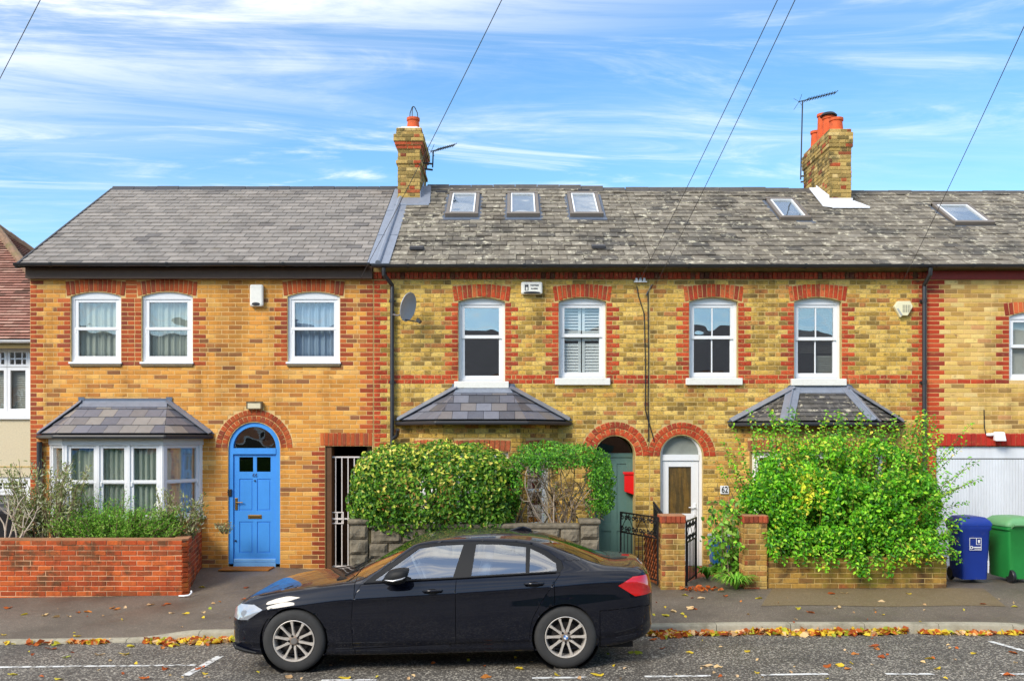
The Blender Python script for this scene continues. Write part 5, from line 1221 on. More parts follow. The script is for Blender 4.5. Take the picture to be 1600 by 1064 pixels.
for i in range(12): y_ = 14.0 + i * .115; x_ = 2.2 + .06 * i / 12; mb = MB(); mb.bar((x_, y_, .3), (x_, y_, 1.24 + .1 * i / 12), .016); mb.lathe([(.0, .05), (.018, .02), (.012, 0)], (x_, y_, 1.26 + .1 * i / 12), 'Z', 6); mb.build('railing_bar', m_iron, FR)

# ------------------------------------------------------------------ fixtures on the fronts
def dpipe(label, px_, ztop, zbot, group=None, x_gut=None):
    x_ = FX(px_); D = thing('downpipe', (x_, FY, zbot), label, 'drainpipe', group); mb = MB(); xg = x_ if x_gut is None else x_gut
    mb.tube([(xg, Y_E - .02, ztop), (xg, Y_E - .02, ztop - .10), (x_, FY - .07, ztop - .24), (x_, FY - .07, ztop - .32), (x_, FY - .07, zbot)], .035, 12); mb.build('pipe', m_gutter, D, smooth=50)
    z = ztop - .5
    while z > zbot + .2: mb = MB(); mb.lathe([(.043, -.03), (.043, .03)], (x_, FY - .07, z), 'Z', 12); mb.box(x_ - .055, x_ + .055, FY - .04, FY - .0, z - .015, z + .015); mb.build('pipe_clip', m_gutter, D); z -= 1.35
    return D
dpipe('black downpipe beside the satellite dish on the yellow brick front', 613.5, FZ(424), .3, x_gut=FX(606) - .03)
dpipe('black downpipe at the joint between number 62 and the garage house', 1441.5, FZ(424), .3)
D = thing('downpipe', (FX(64), FY, .1), 'short black drainpipe squeezed beside the left bay window', 'drainpipe'); mb = MB(); mb.tube([(FX(64.5), FY - .06, FZ(690)), (FX(64.5), FY - .06, .2)], .045, 12); mb.build('pipe', m_gutter, D, smooth=50)
for z in (1.9, .8): mb = MB(); mb.box(FX(64.5) - .06, FX(64.5) + .06, FY - .03, FY - .0, z - .02, z + .02); mb.build('pipe_clip', m_gutter, D)
mb = MB(); mb.tube([(FX(624), FY - .2, FZ(671)), (FX(622), FY - .12, FZ(680)), (FX(614), FY - .08, FZ(686))], .03, 10); tag(mb.build('bay_drain_elbow', m_gutter, None, smooth=50), 'short black pipe leading from the hedge side bay gutter to the downpipe', 'drainpipe')
# satellite dish
DS = thing('satellite_dish', (FX(614), FY, FZ(493)), 'grey satellite dish on a bracket beside the downpipe', 'satellite dish'); nrm = Vector((.86, -.44, -.26)).normalized(); ce = Vector((FX(637), FY - .34, FZ(483)))
qd = nrm.to_track_quat('Z', 'Y').to_matrix().to_4x4(); mb = MB(); prof = [(r_ / 10 * .24, .35 * (r_ / 10 * .24) ** 2 * 3) for r_ in range(11)]; back = [(r_, h - .012) for r_, h in reversed(prof)]; mb.lathe([(max(r_, .001), h) for r_, h in prof + back], (0, 0, 0), 'Z', 32); ds = mb.build('dish', M('dish_grey', lin(166, 170, 176), .5, var=.08, vs=6), None, smooth=50); ds.matrix_basis = Matrix.Translation(ce) @ qd @ Matrix.Diagonal((.9, 1.0, 1, 1)); setp(ds, DS)
mb = MB(); mb.tube([(FX(614), FY - .02, FZ(493)), (FX(616), FY - .12, FZ(493)), (FX(625), FY - .25, FZ(496)), tuple(ce - nrm * .03 + Vector((0, 0, -.1)))], .014, 8); mb.box(FX(611), FX(617), FY - .03, FY - .0, FZ(499), FZ(487)); mb.build('bracket', M('bracket_grey', lin(150, 152, 156), .4, metal=.5), DS)
mb = MB(); fp = ce + nrm * .30 + Vector((0, 0, -.2)); mb.tube([tuple(ce + Vector((0, 0, -.22))), tuple(fp)], .011, 8); mb.bar(fp, fp + (ce - fp).normalized() * .08, .05); mb.build('feed_arm', m_black, DS)
# alarm boxes
AL = thing('alarm_box', (FX(402), FY, FZ(462)), 'plain white alarm box with dark oval foot on the buff brick', 'alarm box'); mb = MB(); mb.box(FX(392), FX(413), FY - .09, FY - .004, FZ(480), FZ(445.5)); mb.build('housing', m_offwhite, AL, bevel=.03); mb = MB(); mb.lathe([(.0, -.01), (.06, -.008), (.062, .02)], (0, 0, 0), 'Y', 20); s_ = mb.build('strobe', m_ink, None); s_.location = (FX(402), FY - .088, FZ(476)); s_.scale = (1.1, 1, .42); setp(s_, AL)
AL = thing('alarm_box', (FX(829.5), FY, FZ(451)), 'white alarm box with black tower emblem and lettering between two windows', 'alarm box'); mb = MB(); mb.box(FX(814), FX(847.5), FY - .09, FY - .004, FZ(461), FZ(441.5)); mb.build('housing', m_offwhite, AL, bevel=.03)
mb = MB(); mb.lathe([(.0, -.01), (.13, -.008), (.135, .02)], (0, 0, 0), 'Y', 24); s_ = mb.build('strobe', m_ink, None); s_.location = (FX(831), FY - .09, FZ(458.4)); s_.scale = (1.05, 1, .13); setp(s_, AL)
ty = FY - .0935; ex = FX(822.7); mb = MB(); w2 = .03
mb.box(ex - w2, ex - w2 * .55, ty, ty + .004, FZ(455.5), FZ(447)); mb.box(ex + w2 * .55, ex + w2, ty, ty + .004, FZ(455.5), FZ(447)); mb.box(ex - w2 * .55, ex + w2 * .55, ty, ty + .004, FZ(455.6), FZ(454.9)); mb.box(ex - w2 * .55, ex + w2 * .55, ty, ty + .004, FZ(449.6), FZ(447.4))
for k in range(4): mb.prism([(ex - w2 + k * w2 * .53, ty, FZ(447)), (ex - w2 + k * w2 * .53 + w2 * .4, ty, FZ(447)), (ex - w2 + k * w2 * .53 + w2 * .2, ty, FZ(444.6))], (0, .004, 0))
mb.build('tower_emblem', m_ink, AL)
text_mesh('lettering', 'FORTRESS', .036, m_ink, (FX(835), ty, FZ(447.4)), (R(90), 0, 0), AL, .001, sx=.85, bold=.0008); text_mesh('lettering', 'ALARMS', .036, m_ink, (FX(834.6), ty, FZ(452.4)), (R(90), 0, 0), AL, .001, sx=.85, bold=.0008)
AL = thing('alarm_box', (FX(1409), FY, FZ(484)), 'cream hexagonal alarm sounder with slotted front near the right downpipe', 'alarm box'); hexp = [(FX(1394.5), FZ(480)), (FX(1404), FZ(497)), (FX(1407.5), FZ(494)), (FX(1415.5), FZ(494)), (FX(1423.5), FZ(480)), (FX(1419.5), FZ(471.5)), (FX(1400), FZ(471.5))]
mb = MB(); mb.prism([(a, FY - .08, b) for a, b in hexp], (0, .076, 0)); mb.build('housing', M('alarm_cream', lin(238, 230, 190), .5, var=.05), AL, bevel=.008)
for i in range(5):
    for j in range(2): MB().box(FX(1407.5 + i * 2.6), FX(1408.7 + i * 2.6), FY - .084, FY - .078, FZ(483 + j * 6), FZ(477.5 + j * 6)).build('slot', M('slot_grey', lin(150, 146, 128), .7), AL)
mb = MB(); mb.prism([(FX(1398), FY - .086, FZ(483.5)), (FX(1404.5), FY - .086, FZ(494)), (FX(1407), FY - .086, FZ(492.5)), (FX(1400.5), FY - .086, FZ(482.5))], (0, .006, 0)); mb.build('side_lens', M('lens_grey', lin(176, 176, 170), .3), AL)
# lamps
LM = thing('wall_lamp', (FX(398), FY, FZ(633)), 'small oblong wall lamp above the blue door arch', 'lamp'); mb = MB(); mb.box(FX(388), FX(410), FY - .09, FY - .003, FZ(639), FZ(629)); mb.build('lens', M('lamp_lens', lin(226, 214, 180), .25, var=.1, vs=12), LM, bevel=.015); mb = MB(); mb.box(FX(387), FX(411), FY - .10, FY - .004, FZ(629.6), FZ(627.6)); mb.box(FX(387), FX(389), FY - .094, FY - .004, FZ(639), FZ(629)); mb.box(FX(409), FX(411), FY - .094, FY - .004, FZ(639), FZ(629)); mb.build('shade', m_stonesill, LM, bevel=.004)
LM = thing('security_light', (FX(1553), FY, FZ(680)), 'white floodlight with cable over the garage door', 'lamp'); mb = MB(); mb.prism([(FX(1548), FY - .17, FZ(689)), (FX(1565), FY - .17, FZ(689)), (FX(1564), FY - .13, FZ(675)), (FX(1550), FY - .13, FZ(675))], (0, .09, .01)); mb.build('lamp_head', m_white, LM, bevel=.01); mb = MB(); mb.tube([(FX(1550), FY - .08, FZ(678)), (FX(1545), FY - .06, FZ(679)), (FX(1540), FY - .03, FZ(679))], .025, 8); mb.build('arm', m_white, LM); mb = MB(); mb.tube([(FX(1540), FY - .015, FZ(679)), (FX(1537.5), FY - .012, FZ(668)), (FX(1537), FY - .012, FZ(640))], .008, 6); mb.build('cable', m_black, LM)
# number plate and letter box
PQ = thing('number_plaque', (FX(1131), FY, FZ(765)), 'white house number plaque reading 62 beside the shrub', 'plaque'); mb = MB(); mb.box(FX(1125), FX(1138.5), FY - .03, FY - .003, FZ(771.5), FZ(758.5)); mb.build('plate', m_white, PQ, bevel=.006); text_mesh('digits', '62', .15, m_ink, (FX(1131.7), FY - .034, FZ(765)), (R(90), 0, 0), PQ, .002, bold=.001, sx=.72)
LB = thing('letter_box', (FX(989), FY + .25, FZ(756)), 'bright red letter box hanging beside the green door', 'letter box'); m_red = M('postbox_red', lin(226, 26, 26), .35, var=.04); lx = FX(988) - .02; ly = FY + .19; mb = MB(); mb.prism([(lx - .085, ly, FZ(769)), (lx + .07, ly, FZ(774)), (lx + .085, ly, FZ(741)), (lx - .085, ly, FZ(741))], (0, .11, 0)); mb.build('box', m_red, LB, bevel=.012); mb = MB(); mb.prism([(lx - .105, ly - .02, FZ(742)), (lx + .10, ly - .02, FZ(742)), (lx + .10, ly - .02, FZ(738.5)), (lx - .105, ly - .02, FZ(738.5))], (0, .14, .01)); mb.build('lid', m_red, LB, bevel=.006)
# door mat
mb = MB(); xm, ym = at(388, 886, 15.85)[:2]; zg = pave_z(xm, 15.8); mb.box(xm - .41, xm + .41, 15.55, 15.96, zg, zg + .025); mt = tag(mb.build('door_mat', M('coir', lin(172, 108, 42), .95, var=.3, vs=50, bump=1, bs=120), None, bevel=.008), 'brown coir mat on the ground at the blue door', 'mat')
# cables on the yellow front
CB = thing('wall_cables', (FX(1010), FY, 2.5), 'pair of thin black cables running down the yellow brick front to the door arches', 'cable')
for dx, sh in ((0, 0), (6, 1)):
    pts = [(FX(995 + dx * 4), FY - .02, FZ(448 - sh * 4)), (FX(997 + dx * 2), FY - .02, FZ(462)), (FX(1006 + dx), FY - .02, FZ(490 - sh * 35)), (FX(1008 + dx * .8), FY - .02, FZ(560)), (FX(1008 + dx * .7), FY - .02, FZ(640)), (FX(1013 + dx * .1), FY - .02, FZ(660)), (FX(1013 + sh * 9), FY - .02, FZ(690))]
    mb = MB(); mb.tube(pts, .008, 6); mb.build('cable', m_black, CB)
IB = thing('insulator_bracket', (FX(1001), FY, FZ(439)), 'small white insulator bracket under the eaves where the wires arrive', 'bracket'); mb = MB(); mb.box(FX(990), FX(1010), FY - .07, FY - .004, FZ(442), FZ(440.5)); mb.build('bracket_bar', m_white, IB)
for k in range(3): mb = MB(); mb.lathe([(.02, 0), (.028, .02), (.015, .035), (.024, .05), (.0, .06)], (FX(994 + k * 6), FY - .05, FZ(440.5)), 'Z', 10); mb.build('insulator', m_white, IB)
# overhead wires, all drawn to one pole head beside and above the viewer
PH = Vector((2.55, .3, 7.9))
def wire(label, a):
    a = Vector(a); pts = []
    for i in range(25): t = i / 24; p = a.lerp(PH, t); p.z -= .16 * 4 * t * (1 - t); pts.append(p)
    mb = MB(); mb.tube(pts, .0042, 5); return tag(mb.build('overhead_wire', M('wire_grey', lin(70, 72, 78), .6), None), label, 'wire', 'overhead wires')
wire('overhead wire arriving at the buff house just left of the lead valley', at(562, 437, FY - .03)); wire('left one of two overhead wires arriving above the iron gates', at(1001, 436, FY - .06)); wire('right one of two overhead wires arriving above the iron gates', at(1026, 442, FY - .04)); wire('overhead wire arriving beside the hexagonal alarm sounder', at(1410, 441, FY - .04)); wire('overhead wire crossing the sky at the far left towards the neighbour', Vector((-15.0, 21.9, 4.35)))
# aerials
def aerial(label, base, top, beam, n, el=.16):
    A = thing('tv_aerial', base, label, 'aerial'); mb = MB(); mb.tube([base, top], .014, 8); mb.build('mast', m_iron, A)
    a, b = Vector(top), Vector(beam); d = (b - a); mb = MB(); mb.tube([a - d * .12, b], .010, 6); mb.build('boom', m_iron, A); s_ = Vector((-d.y, d.x, 0)).normalized()
    for i in range(n): p = a + d * (.12 + .88 * i / (n - 1)); mb = MB(); mb.tube([p - s_ * el / 2 * (1 - .3 * i / n) + Vector((0, 0, .02)), p + s_ * el / 2 * (1 - .3 * i / n) - Vector((0, 0, .02))], .007, 5); mb.build('element', m_iron, A)
    mb = MB()
    for sg_ in (-1, 1): mb.bar(a - d * .1 + Vector((0, 0, .0)), a - d * .14 + s_ * .14 + Vector((0, 0, .12 * sg_)), .006); mb.bar(a - d * .1, a - d * .14 - s_ * .14 + Vector((0, 0, .12 * sg_)), .006)
    mb.build('reflector', m_iron, A); mb = MB(); s2 = -1 if base[0] < 0 else 1; mb.bar(Vector(base) + Vector((0, 0, .07)), Vector(base) + Vector((.22 * s2, -.1, .07)), .03); mb.bar(Vector(base) + Vector((0, 0, -.05)), Vector(base) + Vector((.22 * s2, -.1, -.05)), .03); mb.build('clamp', m_iron, A); return A
y_ = 19.6; a = at(676, 262, y_); b = at(677, 236, y_); c = at(710, 227, y_ + .35); aerial('small television aerial on the right side of the left chimney', tuple(a), tuple(b), tuple(c), 9, .22)
y_ = 20.45; a = at(1251, 281, y_); b = at(1254, 158, y_); c = at(1306, 145, y_ + .3); aerial('tall thin television aerial mast behind the right chimney', tuple(a), tuple(b), tuple(c), 12, .2)
# roof-top wheelie bins and boxes
def wheelie_bin(label, x_, y_, w_, d_, h_, mat, rot, lid_mat, wheels_front=False):
    Bn = thing('wheelie_bin', (x_, y_, 0), label, 'bin'); zg = pave_z(x_, y_) 
    T_ = Matrix.Translation((x_, y_, zg)) @ Matrix.Rotation(rot, 4, 'Z'); hb_ = h_ * .86; prof = [(.80, .06), (.82, .10), (.96, hb_ - .07), (1.06, hb_ - .05), (1.06, hb_)]
    mb = MB(); rings = []; seg = 24
    def ring_pts(s_, z):
        o_ = []
        for k in range(seg):
            t = 2 * math.pi * k / seg; cx_, sy_ = math.cos(t), math.sin(t); e = .22
            o_.append(T_ @ Vector((math.copysign(abs(cx_) ** e, cx_) * w_ / 2 * s_, math.copysign(abs(sy_) ** e, sy_) * d_ / 2 * (s_ * .5 + .5), z)))
        return o_
    v = []; f = []
    for s_, z in prof: v += ring_pts(s_, z)
    for j in range(len(prof) - 1):
        for k in range(seg): q_ = (k + 1) % seg; f.append((j * seg + k, j * seg + q_, (j + 1) * seg + q_, (j + 1) * seg + k))
    f.append(tuple(range(seg - 1, -1, -1))); mb.add(v, f); mb.build('bin_body', mat, Bn, smooth=45)
    v = []; f = []; lp = [(1.10, hb_ + .002), (1.11, hb_ + .035), (1.0, hb_ + .075), (.72, h_ - .01), (.35, h_)]
    for s_, z in lp: v += ring_pts(s_, z)
    for j in range(len(lp) - 1):
        for k in range(seg): q_ = (k + 1) % seg; f.append((j * seg + k, j * seg + q_, (j + 1) * seg + q_, (j + 1) * seg + k))
    f += [tuple(range(seg - 1, -1, -1)), tuple((len(lp) - 1) * seg + k for k in range(seg))]; mb = MB(); mb.add(v, f); mb.build('bin_lid', lid_mat, Bn, smooth=45)
    for sx_ in (-1, 1): 
        mb = MB(); mb.lathe([(.0, -.025), (.09, -.025), (.1, -.01), (.1, .01), (.09, .025), (0, .025)], (0, 0, 0), 'X', 20); wh = mb.build('bin_wheel', m_black, None, smooth=40); wh.matrix_basis = T_ @ Matrix.Translation((sx_ * w_ * .36, (-1 if wheels_front else 1) * d_ * .40, .10)); setp(wh, Bn)
    mb = MB(); sg_ = -1 if wheels_front else 1; mb.tube([T_ @ Vector((-w_ * .42, sg_ * d_ * .5, hb_ - .02)), T_ @ Vector((-w_ * .42, sg_ * d_ * .6, hb_ + .03)), T_ @ Vector((w_ * .42, sg_ * d_ * .6, hb_ + .03)), T_ @ Vector((w_ * .42, sg_ * d_ * .5, hb_ - .02))], .016, 8); mb.build('bin_handle', lid_mat, Bn); return Bn, T_
m_binb = M('bin_blue', lin(26, 58, 150), .45, var=.1, vs=6, stain=lin(110, 110, 140)[:3] + (.5,), ss=4, st=(.6, .72)); m_bing = M('bin_green', lin(40, 140, 66), .45, var=.12, vs=4); m_bingl = M('bin_green_lid', lin(110, 170, 116), .5, var=.1, vs=6)
bx_ = (1523 - 800) * 14.15 / FPX; bb, Tb = wheelie_bin('blue wheelie bin with white council emblem beside the shrub', bx_, 14.35, .46, .5, .98, m_binb, 0.0, m_binb)
ey = 14.35 - .25 * (.96 * .5 + .5) - .012; e0 = (1515 - 800) * ey / FPX; e1 = (1533.5 - 800) * ey / FPX; ez1 = CAMZ - (840 - HOR) * ey / FPX; ez0 = CAMZ - (859.5 - HOR) * ey / FPX
mb = MB(); frame_rect(mb, e0, e1, ez0, ez1, ey, ey + .004, .006, .006, .006, .006); xm = e0 + (e1 - e0) * .56; zq = ez0 + (ez1 - ez0) * .45; mb.box(xm, xm + .008, ey, ey + .004, zq, ez1 - .006); mb.box(xm + .008, e1 - .006, ey, ey + .004, zq, zq + .006)
mb.prism([(xm + .03, ey, zq + .025), (e1 - .025, ey, zq + .025), (e1 - .02, ey, ez1 - .03), (xm + .025, ey, ez1 - .03)], (0, .004, 0)); emb = mb.build('council_emblem', m_white, bb)
mb = MB(); mb.lathe([(.012, 0), (.024, 0), (.024, .004), (.012, .004)], (e0 + .028, ey, ez0 + .042), 'Y', 20); mb.build('emblem_ring', m_white, bb); mb = MB(); mb.box(e0 + .056, e1 - .01, ey, ey + .004, ez0 + .036, ez0 + .052); mb.box(e0 + .07, e1 - .012, ey, ey + .004, ez0 + .016, ez0 + .024); mb.build('emblem_bar', m_white, bb)
mb = MB(); mb.box(bx_ + .165, bx_ + .178, ey - .004, ey + .01, .42, .60); mb.build('scrape_mark', m_white, bb)
wheelie_bin('green wheelie bin cut off by the right edge', (1592 - 800) * 14.3 / FPX, 14.45, .56, .62, .97, m_bing, .1, m_bingl, True)
sx_ = (1124 - 800) * 15.4 / FPX; RB = thing('recycling_caddy', (sx_, 15.4, .25), 'small blue lidded caddy among leaves by the white door', 'bin'); mb = MB(); mb.prism([(sx_ - .13, 15.25, .38), (sx_ + .13, 15.25, .38), (sx_ + .16, 15.25, .78), (sx_ - .16, 15.25, .78)], (0, .28, 0)); mb.build('caddy_body', M('caddy_blue', lin(30, 96, 160), .45, var=.08), RB, bevel=.03); mb = MB(); mb.box(sx_ - .17, sx_ + .17, 15.22, 15.55, .785, .86); mb.build('caddy_lid', M('caddy_grey', lin(150, 164, 170), .5), RB, bevel=.03); mb = MB(); mb.box(sx_ - .15, sx_ + .15, 15.27, 15.53, .24, .375); mb.build('caddy_base', m_black, RB, bevel=.02)
mb = MB()
for k, (px_, lab) in enumerate(((18, 'black wheelie bin behind the bare branches at the left edge'),)):
    Bn, _ = wheelie_bin(lab, (px_ - 800) * 17.6 / FPX, 17.6, .62, .6, 1.02, M('bin_black', lin(40, 40, 44), .5, var=.1), .05, M('bin_black', lin(40, 40, 44), .5))
# ------------------------------------------------------------------ vegetation
nrg = np.random.default_rng(5)
m_leaf = M('leaf', (1.4, 1.4, 1.4, 1), .42, attr=True, trans=.38, spec=.4)
m_leafdull = M('leaf_dull', (1.2, 1.2, 1.2, 1), .6, attr=True, trans=.3, spec=.3)
m_bark = M('bark', lin(138, 118, 94), .9, var=.3, vs=20, bump=.5, bs=60); m_twig = M('twig_pale', lin(184, 166, 146), .9, var=.3, vs=18); m_twigw = M('twig_white', lin(210, 196, 178), .85, var=.15, vs=18)
def leaves(name, pos, nrm, length, width, cols, mat, parent, seed=1, fold=.25, kind='stuff', along=None, droop=0.3):
    """many small folded leaves as one mesh: pos, nrm (N,3); length (N,)"""
    g = np.random.default_rng(seed); n = len(pos); nrm = nrm / np.linalg.norm(nrm, axis=1, keepdims=True)
    t = g.normal(size=(n, 3)) if along is None else along + g.normal(size=(n, 3)) * .35
    t[:, 2] -= droop; t -= nrm * np.sum(t * nrm, axis=1, keepdims=True); t /= np.linalg.norm(t, axis=1, keepdims=True) + 1e-9
    b = np.cross(nrm, t); L_ = length[:, None]; W_ = width[:, None] if hasattr(width, '__len__') else width
    f_ = fold * W_
    base = pos - t * L_ * .5
    v = np.stack([base, base + t * L_ * .38 + b * W_ * .5 + nrm * f_, base + t * L_ * .40 - nrm * 0.0, base + t * L_ * .38 - b * W_ * .5 + nrm * f_, base + t * L_ * .78 + b * W_ * .34 + nrm * f_ * .5, base + t * L_ - nrm * f_ * .6, base + t * L_ * .78 - b * W_ * .34 + nrm * f_ * .5], axis=1).reshape(-1, 3)
    k = (np.arange(n) * 7)[:, None]
    F = np.concatenate([k + np.array([[0, 2, 1]]), k + np.array([[0, 3, 2]])]), np.concatenate([k + np.array([[1, 2, 5, 4]]), k + np.array([[2, 3, 6, 5]])])
    me = bpy.data.meshes.new(name); fl = F[0].tolist() + F[1].tolist(); me.from_pydata(v.tolist(), [], fl)
    ca = me.color_attributes.new('Col', 'FLOAT_COLOR', 'POINT'); ca.data.foreach_set('color', np.repeat(np.concatenate([cols, np.ones((n, 1))], axis=1), 7, axis=0).astype(np.float32).ravel())
    return mesh_obj(name, me, mat, parent, kind)
def palette(n, table, g):
    w_ = np.array([t[0] for t in table], float); idx = g.choice(len(table), n, p=w_ / w_.sum()); c = np.array([t[1][:3] for t in table])[idx]
    return c * g.uniform(.6, 1.25, (n, 1))
def limb(mb, a, b, r0, r1, wob, r, n=7):
    a, b = Vector(a), Vector(b); pts = []; L_ = (b - a).length
    o1 = Vector((r.uniform(-1, 1), r.uniform(-1, 1), r.uniform(-1, 1))) * wob * L_; o2 = Vector((r.uniform(-1, 1), r.uniform(-1, 1), r.uniform(-1, 1))) * wob * L_
    for i in range(n + 1): t = i / n; pts.append(a.lerp(b, t) + o1 * math.sin(math.pi * t) + o2 * math.sin(2 * math.pi * t) * .5)
    mb.tube(pts, [r0 + (r1 - r0) * i / n for i in range(n + 1)], 5); return pts
# clipped hedge over the stone wall
def rounded_shell(g, n, c, h, e, faces=None):
    """points on a super-ellipsoid shell with outward normals"""
    d = g.normal(size=(n * 2, 3)); d /= np.linalg.norm(d, axis=1, keepdims=True); s_ = (np.abs(d[:, 0]) ** e + np.abs(d[:, 1]) ** e + np.abs(d[:, 2]) ** e) ** (-1 / e)
    p = d * s_[:, None]; nn = np.sign(p) * np.abs(p) ** (e - 1) / np.array(h); nn /= np.linalg.norm(nn, axis=1, keepdims=True)
    keep = g.random(len(p)) < (s_ / s_.max()) ** 1.5
    p, nn = p[keep][:n], nn[keep][:n]; return np.array(c) + p * np.array(h), nn
HG = thing('hedge', (-1.1, 14.1, .9), 'dense clipped broad-leaved hedge with yellowish new leaves over the stone wall', 'hedge')
g = np.random.default_rng(11); c, h = (-1.15, 14.15, 1.60), (1.19, .72, .71)
P_, N_ = rounded_shell(g, 26000, c, h, 3.0); keep = (N_[:, 1] < .5) & (P_[:, 2] > .9); P_, N_ = P_[keep], N_[keep]
bmp = np.array([noise.noise(Vector(p * 2.6)) * .11 + noise.noise(Vector(p * 7)) * .08 for p in P_]); dep = g.random(len(P_)) ** 1.6 * .34
# lower part is thin, the wall behind shows through
thin = np.clip((1.35 - P_[:, 2]) / .45, 0, 1) * np.clip((P_[:, 0] + 1.7) / .5, 0, 1); hold = g.random(len(P_)) > thin * .55; P_, N_, bmp, dep = P_[hold], N_[hold], bmp[hold], dep[hold]
P2 = P_ + N_ * (bmp - dep)[:, None]; nn = N_ + g.normal(size=N_.shape) * .55 + np.array([0, -.15, .25]); top = np.clip((P_[:, 2] - 1.5) / .7, 0, 1)
cols = palette(len(P2), [(5, lin(100, 146, 40)), (4, lin(76, 124, 36)), (3, lin(134, 168, 54)), (4, lin(50, 90, 30))], g); yel = palette(len(P2), [(3, lin(218, 214, 98)), (2, lin(194, 204, 74)), (1, lin(226, 208, 118))], g); sel = (g.random(len(P2)) < .05 + .24 * top) & (dep < .16); cols[sel] = yel[sel]
leaves('foliage', P2, nn, g.uniform(.045, .08, len(P2)), g.uniform(.026, .042, len(P2)), cols, m_leaf, HG, 12)
mb = MB(); r = random.Random(4)
for i in range(60):
    x_ = r.uniform(-2.0, -.1); a = (x_, r.uniform(13.95, 14.4), .88); b = (x_ + r.uniform(-.4, .4), r.uniform(13.6, 14.6), r.uniform(1.4, 2.1)); limb(mb, a, b, .014, .005, .1, r)
mb.build('stems', m_bark, HG, 'stuff')
# half bare bush beside it
BB = thing('bush', (.55, 14.2, .9), 'half bare bush with green top and tangled grey twigs before the green door', 'bush'); g = np.random.default_rng(21)
P_, N_ = rounded_shell(g, 17000, (.66, 14.25, 1.72), (.83, .66, .60), 3.2); jn = np.array([noise.noise(Vector(p * 5)) for p in P_]) * .30 + g.normal(0, .035, len(P_)); keep = (P_[:, 2] + jn > 2.02) | ((P_[:, 0] + jn > 1.25) & (P_[:, 2] > 1.28 - jn)) | (P_[:, 0] + jn < -.05) & (P_[:, 2] > 1.15); P_, N_ = P_[keep], N_[keep]
bmp = np.array([noise.noise(Vector(p * 3)) * .07 + noise.noise(Vector(p * 9)) * .07 for p in P_]); P2 = P_ + N_ * (bmp - g.random(len(P_)) ** 1.4 * .26)[:, None]; P2[:, 2] -= np.clip(.15 - np.abs(P2[:, 0] - 0), 0, .1)
cols = palette(len(P2), [(5, lin(98, 160, 44)), (4, lin(72, 132, 38)), (3, lin(132, 184, 60)), (3, lin(48, 100, 32))], g); leaves('foliage', P2, N_ + g.normal(size=N_.shape) * .6 + np.array([0, -.2, .3]), g.uniform(.03, .055, len(P2)), g.uniform(.02, .032, len(P2)), cols, m_leaf, BB, 22)
mb = MB(); mb2 = MB(); r = random.Random(6); tips = []
for i in range(30):
    a = (r.uniform(.0, 1.15), r.uniform(14.0, 14.5), .92); b = Vector((a[0] + r.uniform(-.55, .55), r.uniform(13.62, 14.5), r.uniform(1.5, 2.15))); b.x = max(-.1, min(1.42, b.x)); pts = limb(mb if i % 2 else mb2, a, b, r.uniform(.010, .02), .006, .14, r)
    for k in range(4):
        q = pts[r.randint(3, 7)]; e = q + Vector((r.uniform(-.35, .35), r.uniform(-.3, .2), r.uniform(-.15, .38))); e.x = max(-.12, min(1.45, e.x)); e.z = min(2.18, e.z); p2 = limb(mb if r.random() < .7 else mb2, q, e, .006, .003, .2, r, 5); tips.append(e)
        for _ in range(2): f_ = p2[3] + Vector((r.uniform(-.18, .18), r.uniform(-.2, .1), r.uniform(-.12, .2))); f_.z = min(2.2, f_.z); limb(mb, p2[3], f_, .0035, .002, .2, r, 4); tips.append(f_)
mb.build('stems', m_bark, BB, 'stuff'); mb2.build('dead_twigs', m_twig, BB, 'stuff')
tp = np.array([t for t in tips if r.random() < .35 for _ in range(3)]); tp += g.normal(size=tp.shape) * .03; leaves('sparse_leaves', tp, g.normal(size=tp.shape) + np.array([0, -.6, .3]), g.uniform(.025, .04, len(tp)), g.uniform(.014, .022, len(tp)), palette(len(tp), [(3, lin(110, 130, 50)), (2, lin(150, 130, 60)), (1, lin(170, 120, 50))], g), m_leafdull, BB, 23)
# the big shrub in front of house C
SH = thing('shrub', (4.75, 14.1, .5), 'big unpruned shrub with bright green leaves and long arching shoots hiding the bay', 'shrub'); g = np.random.default_rng(31); r = random.Random(31); mb = MB(); PP = []; NN = []; AA = []; LL = []
def shoot(a, b, arch, nleaf, ll, r0=.010, spread=.05):
    a, b = Vector(a), Vector(b); n = 12; pts = []
    for i in range(n + 1): t = i / n; p = a.lerp(b, t); p.z += arch * math.sin(math.pi * t) * .5; pts.append(p)
    mb.tube(pts, [max(.002, r0 * (1 - .85 * i / n)) for i in range(n + 1)], 5)
    for k in range(nleaf):
        t = .22 + .78 * (k + r.random()) / nleaf; i = min(n - 1, int(t * n)); p = pts[i].lerp(pts[i + 1], t * n - i); d = (pts[i + 1] - pts[i]).normalized(); a_ = k * 2.4 + r.uniform(-.5, .5); o_ = d.orthogonal().normalized(); s_ = o_ * math.cos(a_) + d.cross(o_) * math.sin(a_)
        PP.append(p + s_ * r.uniform(.2, 1) * spread); AA.append(s_ + d * .4); NN.append(Vector((r.gauss(0, .4), -.5 + r.gauss(0, .4), .8 + r.gauss(0, .3)))); LL.append(ll * r.uniform(.7, 1.2))
x0s, x1s = 3.3, 6.3
for i in range(230):
    bx = r.uniform(3.75, 5.9); a = (bx, r.uniform(13.95, 14.9), .5); tx = bx + r.gauss(0, .55); tx = max(2.95, min(6.45, tx)); edge = min(1, abs(tx - 4.75) / 1.75); zt_ = r.uniform(1.1, 2.62) - .45 * edge ** 2; shoot(a, (tx, r.uniform(13.35, 14.7), zt_), r.uniform(0, .25), 46, .060)
